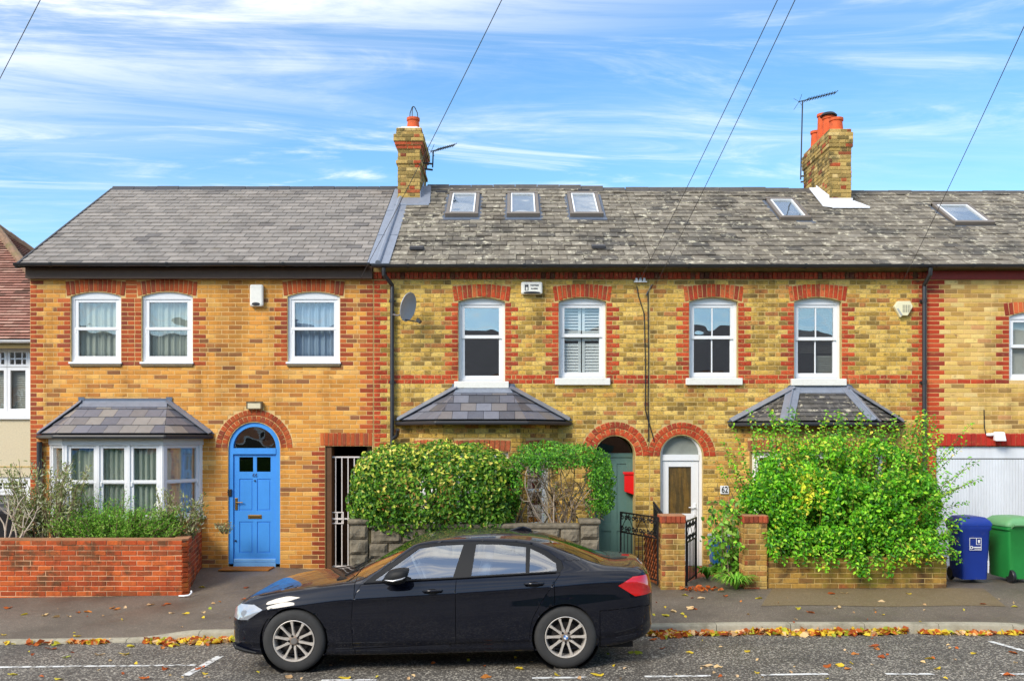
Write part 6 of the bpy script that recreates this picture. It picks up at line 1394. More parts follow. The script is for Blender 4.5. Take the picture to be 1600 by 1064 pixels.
for px_, py_ in ((1180, 655), (1205, 640), (1232, 636), (1245, 655), (1292, 640), (1312, 640), (1352, 668), (1385, 660), (1398, 655), (1436, 650), (1452, 648), (1465, 668), (1130, 690), (1145, 660), (1120, 720), (1160, 705), (1330, 672), (1262, 668), (1420, 668)) + tuple((1170 + 8.2 * k + r.uniform(-5, 5), r.uniform(640, 690)) for k in range(38)) + tuple((r.choice((1208, 1236, 1290, 1316, 1345, 1392, 1440)) + r.uniform(-9, 9), r.uniform(634, 655)) for k in range(16)):
    b = at(px_, py_, r.uniform(13.9, 14.6)); shoot((b.x + (4.75 - b.x) * .35, 14.3, .7), b, r.uniform(-.05, .1), 70, .055, .012, .05)
for px_, py_, n in ((1537, 745, 36), (1520, 660, 38), (1512, 690, 34), (1500, 760, 34), (1490, 700, 34), (1515, 785, 30), (1475, 680, 34), (1530, 720, 22)):
    b = at(px_, py_, 14.0); shoot((5.5, 14.2, .8), b, .25, n + 26, .052, .011, .045)
for i in range(84):
    px_ = r.uniform(1200, 1478); py_ = 876 + 26 * math.exp(-((px_ - 1370) / 45) ** 2) + r.uniform(-24, 9) + 12 * math.exp(-((px_ - 1285) / 25) ** 2); b = at(px_, py_, r.uniform(13.42, 13.58)); shoot((b.x + r.uniform(-.3, .3), 14.0, .95), b, .35, 40, .062)
for i in range(16): b = at(r.uniform(1484, 1506), r.uniform(800, 885), r.uniform(13.6, 14.1)); shoot((5.7, 14.1, .7), b, .3, 26, .06)
n_in = 34000; q = g.normal(size=(n_in, 3)); q /= np.linalg.norm(q, axis=1, keepdims=True); q *= g.random((n_in, 1)) ** .25; cin = np.array([4.82, 14.08, 1.42]) + q * np.array([1.48, .58, 1.02]); cin[:, 1] = np.minimum(cin[:, 1], 14.6); clump = np.array([noise.noise(Vector(p * 2.8)) for p in cin]); cin = cin[(clump > -.16 + .34 * np.clip((cin[:, 2] - 1.75) / .6, 0, 1)) & (cin[:, 2] > .62)]
for p in cin: PP.append(Vector(p)); NN.append(Vector((r.gauss(0, .5), -.7 + r.gauss(0, .4), .6 + r.gauss(0, .3)))); AA.append(Vector((r.gauss(0, 1), r.gauss(0, .6), -.3 + r.gauss(0, .5)))); LL.append(.058 * r.uniform(.6, 1.4))
PP, NN, AA, LL = np.array(PP), np.array(NN), np.array(AA), np.array(LL); spx = 800 + PP[:, 0] * FPX / PP[:, 1]; spy = HOR - (PP[:, 2] - CAMZ) * FPX / PP[:, 1]; kp = ~((spx > 1112) & (spx < 1148) & (spy > 748) & (spy < 782)); PP, NN, AA, LL = PP[kp], NN[kp], AA[kp], LL[kp]; cols = palette(len(PP), [(6, lin(118, 184, 36)), (5, lin(90, 160, 34)), (3, lin(156, 206, 58)), (4, lin(58, 118, 34)), (1, lin(192, 222, 80))], g)
yb = np.exp(-(((PP[:, 0] - at(1258, 0, 13.8).x) / .18) ** 2 + ((PP[:, 2] - at(0, 772, 13.8).z) / .30) ** 2)) + np.exp(-(((PP[:, 0] - at(1432, 0, 13.6).x) / .28) ** 2 + ((PP[:, 2] - at(0, 874, 13.6).z) / .06) ** 2)); up = np.clip((PP[:, 2] - 1.7) / .8, 0, .5); sel = g.random(len(PP)) < yb * .7 + .012 + up * .16; cols[sel] = palette(int(sel.sum()), [(3, lin(214, 212, 60)), (2, lin(190, 206, 66)), (1, lin(228, 208, 90))], g)
leaves('foliage', PP, NN, LL, LL * .56, cols, m_leaf, SH, 32, along=AA, droop=.5)
mb.build('stems', M('stem_green', lin(120, 110, 50), .8, var=.2), SH, 'stuff')
# plants round the caddy
g = np.random.default_rng(41); r = random.Random(41)
def arching_plant(label, name, base, n, ln, up, width, table, seed, cat='plant', spread=1.0):
    T_ = thing(name, base, label, cat); mb = MB(); r_ = random.Random(seed)
    for i in range(n):
        a = r_.uniform(0, 6.283); L_ = ln * r_.uniform(.6, 1.15); d = Vector((math.cos(a) * spread, math.sin(a) * spread * .8, 0)); c_ = pick(r_, table); pts = []
        for k in range(7): t = k / 6; pts.append(Vector(base) + d * (L_ * t * .75) + Vector((0, 0, up * L_ * (1.9 * t - 1.5 * t * t)))) 
        s_ = Vector((-d.y, d.x, 0)).normalized(); v = []; f = []
        for k, p in enumerate(pts): w_ = width * math.sin(math.pi * min(.97, .12 + .85 * k / 6)); v += [p - s_ * w_ + Vector((0, 0, w_ * .3)), p, p + s_ * w_ + Vector((0, 0, w_ * .3))]
        for k in range(6): f += [(k * 3, k * 3 + 1, k * 3 + 4, k * 3 + 3), (k * 3 + 1, k * 3 + 2, k * 3 + 5, k * 3 + 4)]
        mb.add(v, f, c_)
    mb.build('leaf_blades', m_leaf, T_, 'stuff', fix=False); return T_
GR = [(4, lin(110, 170, 50)), (3, lin(84, 146, 44)), (2, lin(146, 190, 70)), (1, lin(170, 180, 80))]
arching_plant('spiky clump of long grassy leaves at the foot of the mossy pier', 'grass_clump', tuple(at(1150, 905, 13.6)[:2]) + (.24,), 110, .48, .75, .010, GR, 51)
arching_plant('small green plant on the path edge by the white door', 'fern', tuple(at(1105, 900, 14.6)[:2]) + (.25,), 46, .36, .8, .028, GR, 52)
VP = thing('climbing_plant', (3.25, 14.6, .3), 'rambling bright green creeper between the blue caddy and the pier', 'plant'); PP = []; mb = MB()
for i in range(26):
    a = (r.uniform(3.1, 3.6), r.uniform(13.9, 14.9), .28); b = Vector((r.uniform(2.95, 3.55), r.uniform(13.75, 14.9), r.uniform(.7, 1.75))); pts = limb(mb, a, b, .007, .003, .12, r)
    for k in range(26): PP.append(pts[r.randint(1, 7)] + Vector((r.gauss(0, .07), r.gauss(0, .07), r.gauss(0, .06))))
PP = np.array(PP); PP = PP[~((800 + PP[:, 0] * FPX / PP[:, 1] < 1148) & (HOR - (PP[:, 2] - CAMZ) * FPX / PP[:, 1] < 782))]; leaves('foliage', PP, g.normal(size=PP.shape) * .5 + np.array([0, -.7, .6]), g.uniform(.06, .10, len(PP)), g.uniform(.045, .07, len(PP)), palette(len(PP), [(4, lin(128, 182, 60)), (3, lin(98, 156, 50)), (2, lin(160, 200, 90)), (1, lin(70, 120, 40))], g), m_leaf, VP, 43); mb.build('stems', m_bark, VP, 'stuff')
# left garden: olive, rosemary, a dead branching shrub
def olive(label, name, x0, x1, z0, z1, y0, y1, nst, seed, base_z, table, ll=.055, nl=30, bare=None):
    T_ = thing(name, ((x0 + x1) / 2, (y0 + y1) / 2, base_z), label, 'shrub'); r_ = random.Random(seed); mb = MB(); PP = []; AA = []
    for i in range(nst):
        tx = r_.uniform(x0, x1); b = Vector((tx, r_.uniform(y0, y1), r_.uniform(z0 + (z1 - z0) * .35, z1))); xm_ = (x0 + x1) / 2; a = Vector((xm_ + (tx - xm_) * .35, (y0 + y1) / 2 + r_.uniform(-.1, .1), base_z)); pts = limb(mb, a, b, .009, .003, .08, r_, 9)
        for k in range(nl):
            t = r_.uniform(.42, 1.0) if bare else r_.uniform(.15, 1); j = min(8, int(t * 9)); d = (pts[j + 1] - pts[j]).normalized(); PP.append(pts[j].lerp(pts[j + 1], t * 9 - j) + Vector((r_.gauss(0, .035), r_.gauss(0, .035), r_.gauss(0, .03)))); AA.append(d + Vector((r_.gauss(0, .5), r_.gauss(0, .5), r_.gauss(0, .4))))
    PP, AA = np.array(PP), np.array(AA); g_ = np.random.default_rng(seed); leaves('foliage', PP, g_.normal(size=PP.shape) * .6 + np.array([0, -.7, .5]), ll * g_.uniform(.7, 1.3, len(PP)), ll * .27 * g_.uniform(.8, 1.3, len(PP)), palette(len(PP), table, g_), m_leafdull, T_, seed + 1, along=AA, droop=0.0); mb.build('stems', m_bark, T_, 'stuff'); return T_
OL = [(4, lin(150, 158, 96)), (3, lin(120, 134, 72)), (3, lin(188, 190, 150)), (2, lin(96, 112, 56)), (1, lin(206, 206, 178))]
RO = [(5, lin(112, 168, 48)), (3, lin(86, 138, 42)), (3, lin(146, 190, 72)), (1, lin(172, 200, 100))]
zb_ = zW - .12
olive('grey-green olive bush overhanging the red wall at the far left', 'olive_bush', -7.85, -6.35, 1.0, 2.05, 14.4, 15.0, 80, 61, zb_, OL, .07, 44)
olive('loose silvery olive shoots in front of the bay window right side', 'olive_bush', -5.55, -4.7, .95, 1.62, 14.5, 15.0, 30, 63, zb_, OL, .065, 40)
olive('bushy green rosemary spilling along the top of the red wall', 'rosemary', -7.05, -4.95, .85, 1.34, 14.40, 14.95, 260, 65, zb_ - .05, RO, .042, 90)
olive('tall green rosemary spikes before the left half of the bay', 'rosemary', -6.7, -5.85, 1.05, 1.65, 14.5, 14.9, 18, 67, zb_, RO, .042, 90)
olive('tiny straggly plant growing at the end of the red wall', 'weed', -4.83, -4.5, .9, 1.05, 15.4, 15.7, 10, 69, .85, OL, .045, 16)
DB = thing('dead_shrub', (-7.5, 14.5, zb_), 'bare whitish branching shrub behind the red wall at the left edge', 'shrub'); mb = MB(); r = random.Random(71)
for px0, px1, py1 in ((8, -20, 740), (8, 12, 780), (14, 24, 780), (14, 38, 775), (30, 52, 795), (30, 40, 800), (26, 10, 790), (34, 60, 790)):
    a = at(px0, 842, 14.5); b = at(px1, py1, 14.45); pts = limb(mb, a, b, .012, .006, .09, r, 8)
    for k in range(2): q = pts[r.randint(3, 6)]; limb(mb, q, q + Vector((r.uniform(-.18, .18), r.uniform(-.1, .05), r.uniform(.08, .22))), .006, .003, .1, r, 4)
mb.build('branches', m_twigw, DB)
# ------------------------------------------------------------------ fallen leaves
FLC = {'yellow': [(3, lin(226, 196, 60)), (2, lin(206, 190, 60)), (1, lin(170, 180, 60))], 'brown': [(3, lin(186, 96, 40)), (2, lin(160, 78, 34)), (1, lin(206, 130, 60))], 'pale': [(2, lin(222, 190, 140)), (1, lin(196, 160, 116))]}
def leaf_mesh(seed):
    r_ = random.Random(seed); n = 10; v = [(0, 0, .004)]; 
    for k in range(n): t = 2 * math.pi * k / n; rr = (.5 + .12 * math.cos(3 * t)) * r_.uniform(.8, 1.1); v.append((rr * math.cos(t), rr * .62 * math.sin(t), .05 * math.cos(2 * t + seed) + r_.uniform(0, .10)))
    me = bpy.data.meshes.new('fallen_leaf'); me.from_pydata(v, [], [(0, 1 + k, 1 + (k + 1) % n) for k in range(n)]); ca = me.color_attributes.new('Col', 'FLOAT_COLOR', 'CORNER'); ca.data.foreach_set('color', [1.] * (4 * len(me.loops))); me.materials.append(m_leafdull); me.polygons.foreach_set('use_smooth', [True] * n); return me
LMs = [leaf_mesh(i) for i in range(6)]
r = random.Random(77)
def ground_at(x_, y_): return pave_z(x_, y_) if y_ > KERB_B else (kerb_top(x_) + .004 if y_ > KERB_F else road_z(x_, y_))
LEAFN = {'yellow': 'yellow fallen leaf', 'brown': 'russet brown fallen leaf', 'pale': 'pale curled fallen leaf'}
def place_words(x_, y_):
    pv = y_ > KERB_F
    if x_ < -3.1: return ('on the pavement before the red garden wall' if x_ < -4.6 else 'on the sloping drive before the blue door') if pv else 'on the road before the red garden wall'
    if x_ < 1.75: return 'on the road in front of the parked car'
    if x_ < 3.6: return ('on the pavement before the brick gate piers' if pv else 'on the road just behind the parked car')
    if x_ < 6.3: return ('on the pavement before the low mossy wall' if pv else 'on the road before the low mossy wall')
    return ('on the pavement near the wheelie bins' if pv else 'on the road before the garage house')
def drop_leaf(x_, y_, size, kind):
    o = bpy.data.objects.new('fallen_leaf', LMs[r.randint(0, 5)]); col.objects.link(o); where = place_words(x_, y_)
    o.matrix_basis = Matrix.Translation((x_, y_, ground_at(x_, y_) + .006)) @ Matrix.Rotation(r.uniform(0, 6.28), 4, 'Z') @ Matrix.Rotation(r.gauss(0, .18), 4, 'X') @ Matrix.Diagonal((size, size, size * 1.2, 1)); o.color = pick(r, FLC[kind]); tag(o, LEAFN[kind] + ' lying loose ' + where, 'leaf', kind + ' leaves ' + where)
def gpx(px_, py_):
    y_ = 12.5
    for _ in range(14): y_ = FPX * (CAMZ - ground_at((px_ - 800) * y_ / FPX, y_)) / (py_ - HOR)
    return (px_ - 800) * y_ / FPX, y_
KN = ['yellow', 'brown', 'pale']
fixed = [(12, 950, 1), (38, 960, 0), (70, 961, 2), (88, 964, 2), (108, 963, 2), (122, 957, 1), (137, 956, 1), (175, 950, 1), (182, 952, 1), (235, 945, 2), (255, 946, 1), (262, 944, 1), (290, 959, 0), (318, 957, 2), (268, 958, 2), (316, 917, 0), (385, 918, 1), (380, 936, 1), (120, 994, 0), (5, 992, 0), (55, 1004, 1), (80, 1014, 1), (85, 1008, 0), (103, 1027, 0), (195, 1022, 0), (155, 1023, 2), (205, 1010, 0), (20, 1054, 0), (92, 1061, 0), (225, 1060, 1), (320, 1053, 0), (310, 1045, 1), (258, 1045, 1), (1040, 962, 0), (1052, 955, 2), (1078, 951, 2), (1084, 951, 1), (1070, 930, 0), (1096, 935, 2), (1133, 931, 1), (1186, 935, 0), (1247, 951, 0), (1267, 957, 1), (1320, 927, 2), (1300, 928, 1), (1420, 928, 0), (1378, 940, 2), (1310, 949, 2), (1536, 944, 1), (1585, 948, 0), (1035, 1013, 1), (1077, 1020, 0), (1182, 1051, 0), (1103, 1041, 2), (1122, 1042, 2), (1168, 1018, 0), (1311, 1040, 0), (1325, 1045, 1), (1336, 1022, 1), (1292, 1041, 1), (1370, 1014, 1), (1365, 1010, 1), (1378, 1027, 1), (1452, 1029, 0), (1465, 1045, 0), (1522, 1021, 0), (1583, 1020, 1), (1576, 1055, 1), (760, 1058, 1), (540, 1060, 0), (450, 1058, 2), (985, 1020, 0), (997, 1021, 0), (812, 1045, 0), (870, 1055, 0), (935, 1055, 0), (1020, 1000, 1)]
for a, b, k in fixed: x_, y_ = gpx(a, b); drop_leaf(x_, y_, r.uniform(.085, .14), KN[k])
# drift in the gutter: far too many to count
PP = []; CC = []; SZ = []
def drift(px0, px1, n, wdt, seed, hgt=.03):
    g_ = np.random.default_rng(seed)
    for _ in range(n):
        px_ = g_.uniform(px0, px1); x_ = (px_ - 800) * 11.75 / FPX; e = 1 - abs(2 * (px_ - px0) / (px1 - px0) - 1) ** 3; y_ = KERB_F - .02 - abs(g_.normal(0, wdt)) * e; PP.append((x_, y_, road_z(x_, y_) + .01 + g_.random() * hgt * math.exp(-(KERB_F - y_) / .12))); CC.append(pick(r, FLC[('yellow', 'brown', 'brown', 'yellow', 'pale')[g_.integers(5)]])[:3]); SZ.append(g_.uniform(.06, .13))
for i in range(150):
    px_ = r.uniform(0, 1600); py_ = r.uniform(930, 1062); x_, y_ = gpx(px_, py_)
    if y_ < 13.5: PP.append((x_, y_, ground_at(x_, y_) + .008)); CC.append(pick(r, FLC[r.choice(('yellow', 'brown', 'pale', 'pale'))])[:3]); SZ.append(r.uniform(.03, .065))
drift(222, 372, 260, .13, 1, .05); drift(118, 165, 30, .05, 2); drift(1015, 1085, 120, .10, 3, .06); drift(1085, 1180, 60, .06, 4); drift(1180, 1420, 330, .09, 5, .07); drift(1440, 1610, 110, .08, 6); drift(0, 120, 20, .06, 7); drift(372, 1015, 160, .08, 8)
g = np.random.default_rng(3)
for _ in range(46): 
    x_, y_ = 2.5 + g.uniform(-.1, .45), 13.56 + g.normal(0, .05); PP.append((x_, y_, pave_z(x_, y_) + .02 + g.random() * .02)); CC.append(pick(r, FLC['brown'])[:3]); SZ.append(g.uniform(.05, .09))
PP = np.array(PP); nv = g.normal(size=PP.shape) * .45 + np.array([0, -.25, 1]); lf = leaves('fallen_leaves', PP, nv, np.array(SZ), np.array(SZ) * .72, np.array(CC), m_leafdull, None, 9, droop=0); tag(lf, 'drifts of yellow and russet fallen leaves along the gutter and scattered bits around', 'fallen leaves')
# ------------------------------------------------------------------ parked saloon car
def hermite(pts):
    X = np.array([p[0] for p in pts], float); Y = np.array([p[1] for p in pts], float); h = np.diff(X); d = np.diff(Y) / h; m = np.zeros(len(X)); m[0], m[-1] = d[0], d[-1]
    for i in range(1, len(X) - 1): m[i] = 0 if d[i - 1] * d[i] <= 0 else 2 * d[i - 1] * d[i] / (d[i - 1] + d[i]) * 1.0
    def f(x_):
        i = int(np.clip(np.searchsorted(X, x_) - 1, 0, len(h) - 1)); t = min(1, max(0, (x_ - X[i]) / h[i])); 
        return (2 * t ** 3 - 3 * t ** 2 + 1) * Y[i] + (t ** 3 - 2 * t ** 2 + t) * h[i] * m[i] + (-2 * t ** 3 + 3 * t ** 2) * Y[i + 1] + (t ** 3 - t ** 2) * h[i] * m[i + 1]
    return f
cW = hermite([(0, .52), (.04, .64), (.12, .74), (.28, .82), (.5, .866), (.8, .892), (1.4, .895), (2.5, .90), (3.6, .90), (4.0, .885), (4.3, .845), (4.48, .79), (4.58, .72), (4.64, .62), (4.66, .52)])
cZB = hermite([(0, .26), (.08, .19), (.4, .17), (1.3, .165), (3.0, .18), (4.0, .21), (4.35, .25), (4.55, .30), (4.66, .40)])
cZC = hermite([(0, .46), (.3, .60), (.8, .70), (1.4, .745), (2.4, .79), (3.4, .845), (4.1, .88), (4.45, .87), (4.6, .80), (4.66, .68)])
cZL = hermite([(0, .55), (.05, .63), (.15, .685), (.3, .735), (.6, .80), (1.0, .85), (1.4, .89), (1.8, .91), (2.4, .935), (3.0, .965), (3.5, .99), (3.9, 1.005), (4.25, 1.0), (4.45, .985), (4.56, .955), (4.62, .90), (4.66, .76)])
cZT = hermite([(0, .57), (.05, .655), (.15, .715), (.3, .775), (.5, .825), (.82, .885), (1.18, .93), (1.32, .95), (1.45, 1.02), (1.7, 1.165), (1.98, 1.315), (2.15, 1.365), (2.45, 1.402), (2.8, 1.412), (3.1, 1.402), (3.3, 1.38), (3.5, 1.335), (3.7, 1.268), (3.95, 1.17), (4.15, 1.10), (4.24, 1.083), (4.4, 1.075), (4.54, 1.062), (4.59, 1.03), (4.63, .95), (4.66, .78)])
cZR = hermite([(0, .56), (.05, .645), (.15, .705), (.3, .76), (.6, .825), (1.0, .872), (1.3, .905), (1.48, .925), (1.6, .985), (1.8, 1.135), (2.07, 1.322), (2.25, 1.352), (2.75, 1.365), (3.1, 1.35), (3.27, 1.328), (3.45, 1.265), (3.62, 1.185), (3.8, 1.115), (4.0, 1.06), (4.25, 1.035), (4.45, 1.015), (4.57, .975), (4.62, .925), (4.66, .77)])
cYR = hermite([(0, .42), (.05, .53), (.15, .64), (.3, .71), (.8, .745), (1.3, .755), (1.5, .752), (1.8, .68), (2.07, .615), (2.5, .585), (3.0, .585), (3.3, .60), (3.6, .645), (3.9, .69), (4.2, .71), (4.4, .69), (4.55, .62), (4.62, .53), (4.66, .40)])
def car_section(x_):
    w_, zb, zc_, zl, zt_, zr, yr = cW(x_), cZB(x_), cZC(x_), cZL(x_), cZT(x_), cZR(x_), cYR(x_)
    fl = .014 * (math.exp(-((x_ - .8) / .36) ** 2) + math.exp(-((x_ - 3.61) / .38) ** 2)); P = [(w_ - .32, zb + .02), (w_ - .12, zb + .004), (w_ - .055, zb), (w_ - .034, zb + .02), (w_ - .028, zb + .06), (w_ - .03, zb + .10)]
    z1 = zb + .115
    for k in range(0, 11): 
        t = k / 10; z = z1 + (zc_ - .018 - z1) * t; P.append((w_ - .016 * (1 - t) ** 2 - .010 * math.exp(-((t - .86) / .14) ** 2) + fl * math.exp(-((z - .62) / .16) ** 2), z))
    P.append((w_ + .003, zc_)); P.append((w_ - .010, zc_ + .020))
    for k in range(1, 6): t = k / 5; P.append((w_ - .010 - .052 * t ** 1.4, zc_ + .020 + (zl - .004 - zc_ - .020) * t))
    P.append((w_ - .072, zl + .003))
    a, b = (w_ - .078, zl + .006), (yr, max(zr, zl + .012))
    for k in range(1, 11): t = k / 10; P.append((a[0] + (b[0] - a[0]) * t + .018 * math.sin(math.pi * t) * min(1, (b[1] - a[1]) / .3), a[1] + (b[1] - a[1]) * t))
    for k in range(1, 13): t = k / 12; P.append((yr * (1 - t), b[1] + (max(zt_, b[1]) - b[1]) * (1 - (1 - t) ** 2.3)))
    return P
CXs = sorted(set([0, .012, .03, .06, .1] + [round(.14 + i * .028, 3) for i in range(158)] + [4.57, 4.6, 4.625, 4.645, 4.66])); CXs = [q for q in CXs if q <= 4.66]
secs = [car_section(q) for q in CXs]; NR = len(secs[0]); bm = bmesh.new(); gridv = [[bm.verts.new((x_, -y_, z_)) for y_, z_ in s_] for x_, s_ in zip(CXs, secs)]
for i in range(len(CXs) - 1):
    for j in range(NR - 1): bm.faces.new((gridv[i][j], gridv[i + 1][j], gridv[i + 1][j + 1], gridv[i][j + 1]))
bm.faces.new(list(reversed(gridv[0])) + [bm.verts.new((0, 0, secs[0][0][1]))]); bm.faces.new(gridv[-1] + [bm.verts.new((4.66, 0, secs[-1][0][1]))])
bmesh.ops.recalc_face_normals(bm, faces=bm.faces); bm.normal_update()
cf_ = sum(f.normal.y for f in bm.faces if abs(f.normal.y) > .8)
if cf_ > 0: bmesh.ops.reverse_faces(bm, faces=bm.faces)
def circle(cx_, cz_, r_, n=36): return [(cx_ + r_ * math.cos(2 * math.pi * k / n), cz_ + r_ * math.sin(2 * math.pi * k / n)) for k in range(n)]
polyS = {
    'arch1': circle(.80, .325, .350), 'arch2': circle(3.61, .325, .350),
    'g1': [(1.63, .932), (1.86, 1.105), (2.09, 1.278), (2.30, 1.305), (2.555, 1.315), (2.45, .962)],
    'g2': [(2.64, .972), (2.69, 1.316), (2.95, 1.310), (3.215, 1.278), (3.205, 1.000)],
    'g3': [(3.245, 1.002), (3.262, 1.262), (3.40, 1.192), (3.525, 1.098), (3.53, 1.016)],
    'dlo': [(1.53, .912), (1.80, 1.120), (2.07, 1.308), (2.30, 1.335), (2.75, 1.343), (3.10, 1.328), (3.27, 1.300), (3.44, 1.225), (3.585, 1.115), (3.60, 1.045), (3.56, 1.000), (3.0, .970), (2.4, .940), (1.8, .916)],
    'head': [(-.1, .675), (-.1, .545), (.17, .53), (.25, .535), (.44, .648), (.33, .695), (.15, .69)],
    'tail': [(4.22, .845), (4.40, .935), (4.75, .945), (4.75, .745), (4.42, .725)],
    'fdoor': [(1.41, .235), (1.395, .50), (1.41, .70), (1.455, .84), (1.50, .895), (2.486, .9435), (2.475, .80), (2.475, .275)],
    'rdoor': [(2.475, .275), (2.475, .80), (2.486, .9435), (3.575, 1.0), (3.47, .85), (3.345, .67), (3.27, .53), (3.24, .40), (3.235, .305)],
}
polyT = {'screen': [(1.29, .01), (1.31, -.30), (1.40, -.56), (1.52, -.70), (1.74, -.655), (2.0, -.575), (1.955, -.3), (1.94, .01)], 'rear_screen': [(3.47, .01), (3.48, -.30), (3.52, -.53), (3.72, -.575), (4.02, -.635), (4.13, -.45), (4.17, -.2), (4.18, .01)], 'bonnet': [(.16, .01), (.165, -.30), (.22, -.50), (.36, -.635), (.8, -.70), (1.36, -.715), (1.395, -.58), (1.30, -.31), (1.275, .01)], 'boot': [(4.20, .01), (4.19, -.25), (4.15, -.47), (4.20, -.60), (4.40, -.60), (4.56, -.52), (4.60, -.25), (4.60, .01)]}
def inpoly(p, poly):
    c_ = False; n = len(poly)
    for i in range(n):
        a, b = poly[i], poly[(i + 1) % n]
        if (a[1] > p[1]) != (b[1] > p[1]) and p[0] < (b[0] - a[0]) * (p[1] - a[1]) / (b[1] - a[1]) + a[0]: c_ = not c_
    return c_
def cut(poly, ax):
    n = len(poly)
    for i in range(n):
        a, b = poly[i], poly[(i + 1) % n]; lo = (min(a[0], b[0]) - .006, min(a[1], b[1]) - .006); hi = (max(a[0], b[0]) + .006, max(a[1], b[1]) + .006); fs = []
        for f in bm.faces:
            nn = f.normal
            if ax == 1 and abs(nn.y) < .25: continue
            if ax == 2 and nn.z < .2: continue
            u_ = [v.co.x for v in f.verts]
            if max(u_) < lo[0] or min(u_) > hi[0]: continue
            w_ = [(v.co.z if ax == 1 else v.co.y) for v in f.verts]
            if max(w_) < lo[1] or min(w_) > hi[1]: continue
            fs.append(f)
        if not fs: continue
        d = (b[0] - a[0], b[1] - a[1]); no = Vector((-d[1], 0, d[0])) if ax == 1 else Vector((-d[1], d[0], 0)); co = Vector((a[0], 0, a[1])) if ax == 1 else Vector((a[0], a[1], 0))
        ge = set(fs)
        for f in fs: ge.update(f.edges); ge.update(f.verts)
        bmesh.ops.bisect_plane(bm, geom=list(ge), dist=1e-5, plane_co=co, plane_no=no.normalized())
    bm.normal_update()
for k, p in polyS.items(): cut(p, 1)
for k, p in polyT.items(): cut(p, 2)
cls = {}
for f in bm.faces:
    c_ = f.calc_center_median(); s_ = (c_.x, c_.z); t_ = (c_.x, c_.y); nn = f.normal; name = None
    if abs(nn.y) > .25 or c_.x < .25 or c_.x > 4.3:
        for k in ('arch1', 'arch2', 'g1', 'g2', 'g3', 'dlo', 'head', 'tail', 'fdoor', 'rdoor'):
            if inpoly(s_, polyS[k]) and not (k in ('fdoor', 'rdoor') and nn.z > .8): name = k; break
    if name in (None,) and nn.z > .2:
        for k in polyT:
            if inpoly(t_, polyT[k]): name = k; break
    if name is None:
        if c_.x < .62 and c_.z < .60 + .08 * c_.x or c_.x < .17: name = 'front_bumper'
        elif c_.x < 1.42 and c_.z < 1.1 and abs(nn.y) > .15 or c_.x < 1.40: name = 'front_wing'
        elif c_.x > 4.0 and c_.z < .60 or c_.x > 4.6: name = 'rear_bumper'
        elif c_.z < .36 and 1.3 < c_.x < 3.4: name = 'sill'
        elif c_.x > 3.5 and c_.z < 1.12: name = 'rear_wing'
        else: name = 'roof_frame'
    cls.setdefault(name, []).append(f)
m_paint = bpy.data.materials.new('car_paint'); m_paint.use_nodes = True
def _paint():
    t = m_paint.node_tree; n = t.nodes; l = t.links; b = n['Principled BSDF']; b.inputs['Metallic'].default_value = .0; b.inputs['Coat Weight'].default_value = 1.0; b.inputs['Coat Roughness'].default_value = .02; b.inputs['Roughness'].default_value = .28; b.inputs['Specular IOR Level'].default_value = .05
    ge = n.new('ShaderNodeNewGeometry'); no = n.new('ShaderNodeTexNoise'); no.inputs['Scale'].default_value = 5; no.inputs['Detail'].default_value = 9; no.inputs['Roughness'].default_value = .7; l.new(ge.outputs['Position'], no.inputs['Vector'])
    sx_ = n.new('ShaderNodeSeparateXYZ'); l.new(ge.outputs['Normal'], sx_.inputs[0]); a = n.new('ShaderNodeMapRange'); l.new(sx_.outputs['Z'], a.inputs[0]); a.inputs[1].default_value = .80; a.inputs[2].default_value = 1.0
    m1 = n.new('ShaderNodeMapRange'); l.new(no.outputs['Fac'], m1.inputs[0]); m1.inputs[1].default_value = .30; m1.inputs[2].default_value = .62; mu = n.new('ShaderNodeMath'); mu.operation = 'MULTIPLY'; l.new(a.outputs[0], mu.inputs[0]); l.new(m1.outputs[0], mu.inputs[1]); mu2 = n.new('ShaderNodeMath'); mu2.operation = 'MULTIPLY'; l.new(mu.outputs[0], mu2.inputs[0]); mu2.inputs[1].default_value = .26
    dust = n.new('ShaderNodeMapRange'); l.new(no.outputs['Fac'], dust.inputs[0]); dust.inputs[1].default_value = .45; dust.inputs[2].default_value = .8; dust.inputs[4].default_value = .02; mxx = n.new('ShaderNodeMath'); mxx.operation = 'MAXIMUM'; l.new(mu2.outputs[0], mxx.inputs[0]); l.new(dust.outputs[0], mxx.inputs[1])
    mi = n.new('ShaderNodeMix'); mi.data_type = 'RGBA'; l.new(mxx.outputs[0], mi.inputs[0]); mi.inputs[6].default_value = lin(10, 14, 26); mi.inputs[7].default_value = lin(112, 102, 86); l.new(mi.outputs[2], b.inputs['Base Color'])
    cw = n.new('ShaderNodeMapRange'); l.new(mxx.outputs[0], cw.inputs[0]); cw.inputs[1].default_value = .08; cw.inputs[2].default_value = .5; cw.inputs[3].default_value = 1; cw.inputs[4].default_value = .15; l.new(cw.outputs[0], b.inputs['Coat Weight'])
    rg = n.new('ShaderNodeMapRange'); l.new(mxx.outputs[0], rg.inputs[0]); rg.inputs[1].default_value = .05; rg.inputs[2].default_value = .5; rg.inputs[3].default_value = .28; rg.inputs[4].default_value = .75; l.new(rg.outputs[0], b.inputs['Roughness'])
_paint()
m_trim = M('trim_black', lin(24, 25, 27), .55, spec=.3); m_rub = M('tyre_rubber', lin(52, 52, 52), .8, var=.2, vs=14, bump=.15, bs=40); m_alloy = M('alloy', lin(214, 206, 196), .35, metal=.4, var=.12, vs=25); m_alloyd = M('alloy_dirty', lin(150, 132, 116), .5, metal=.5, var=.2, vs=25); m_disc = M('brake_dark', lin(62, 58, 56), .5, metal=.5, var=.3, vs=20)
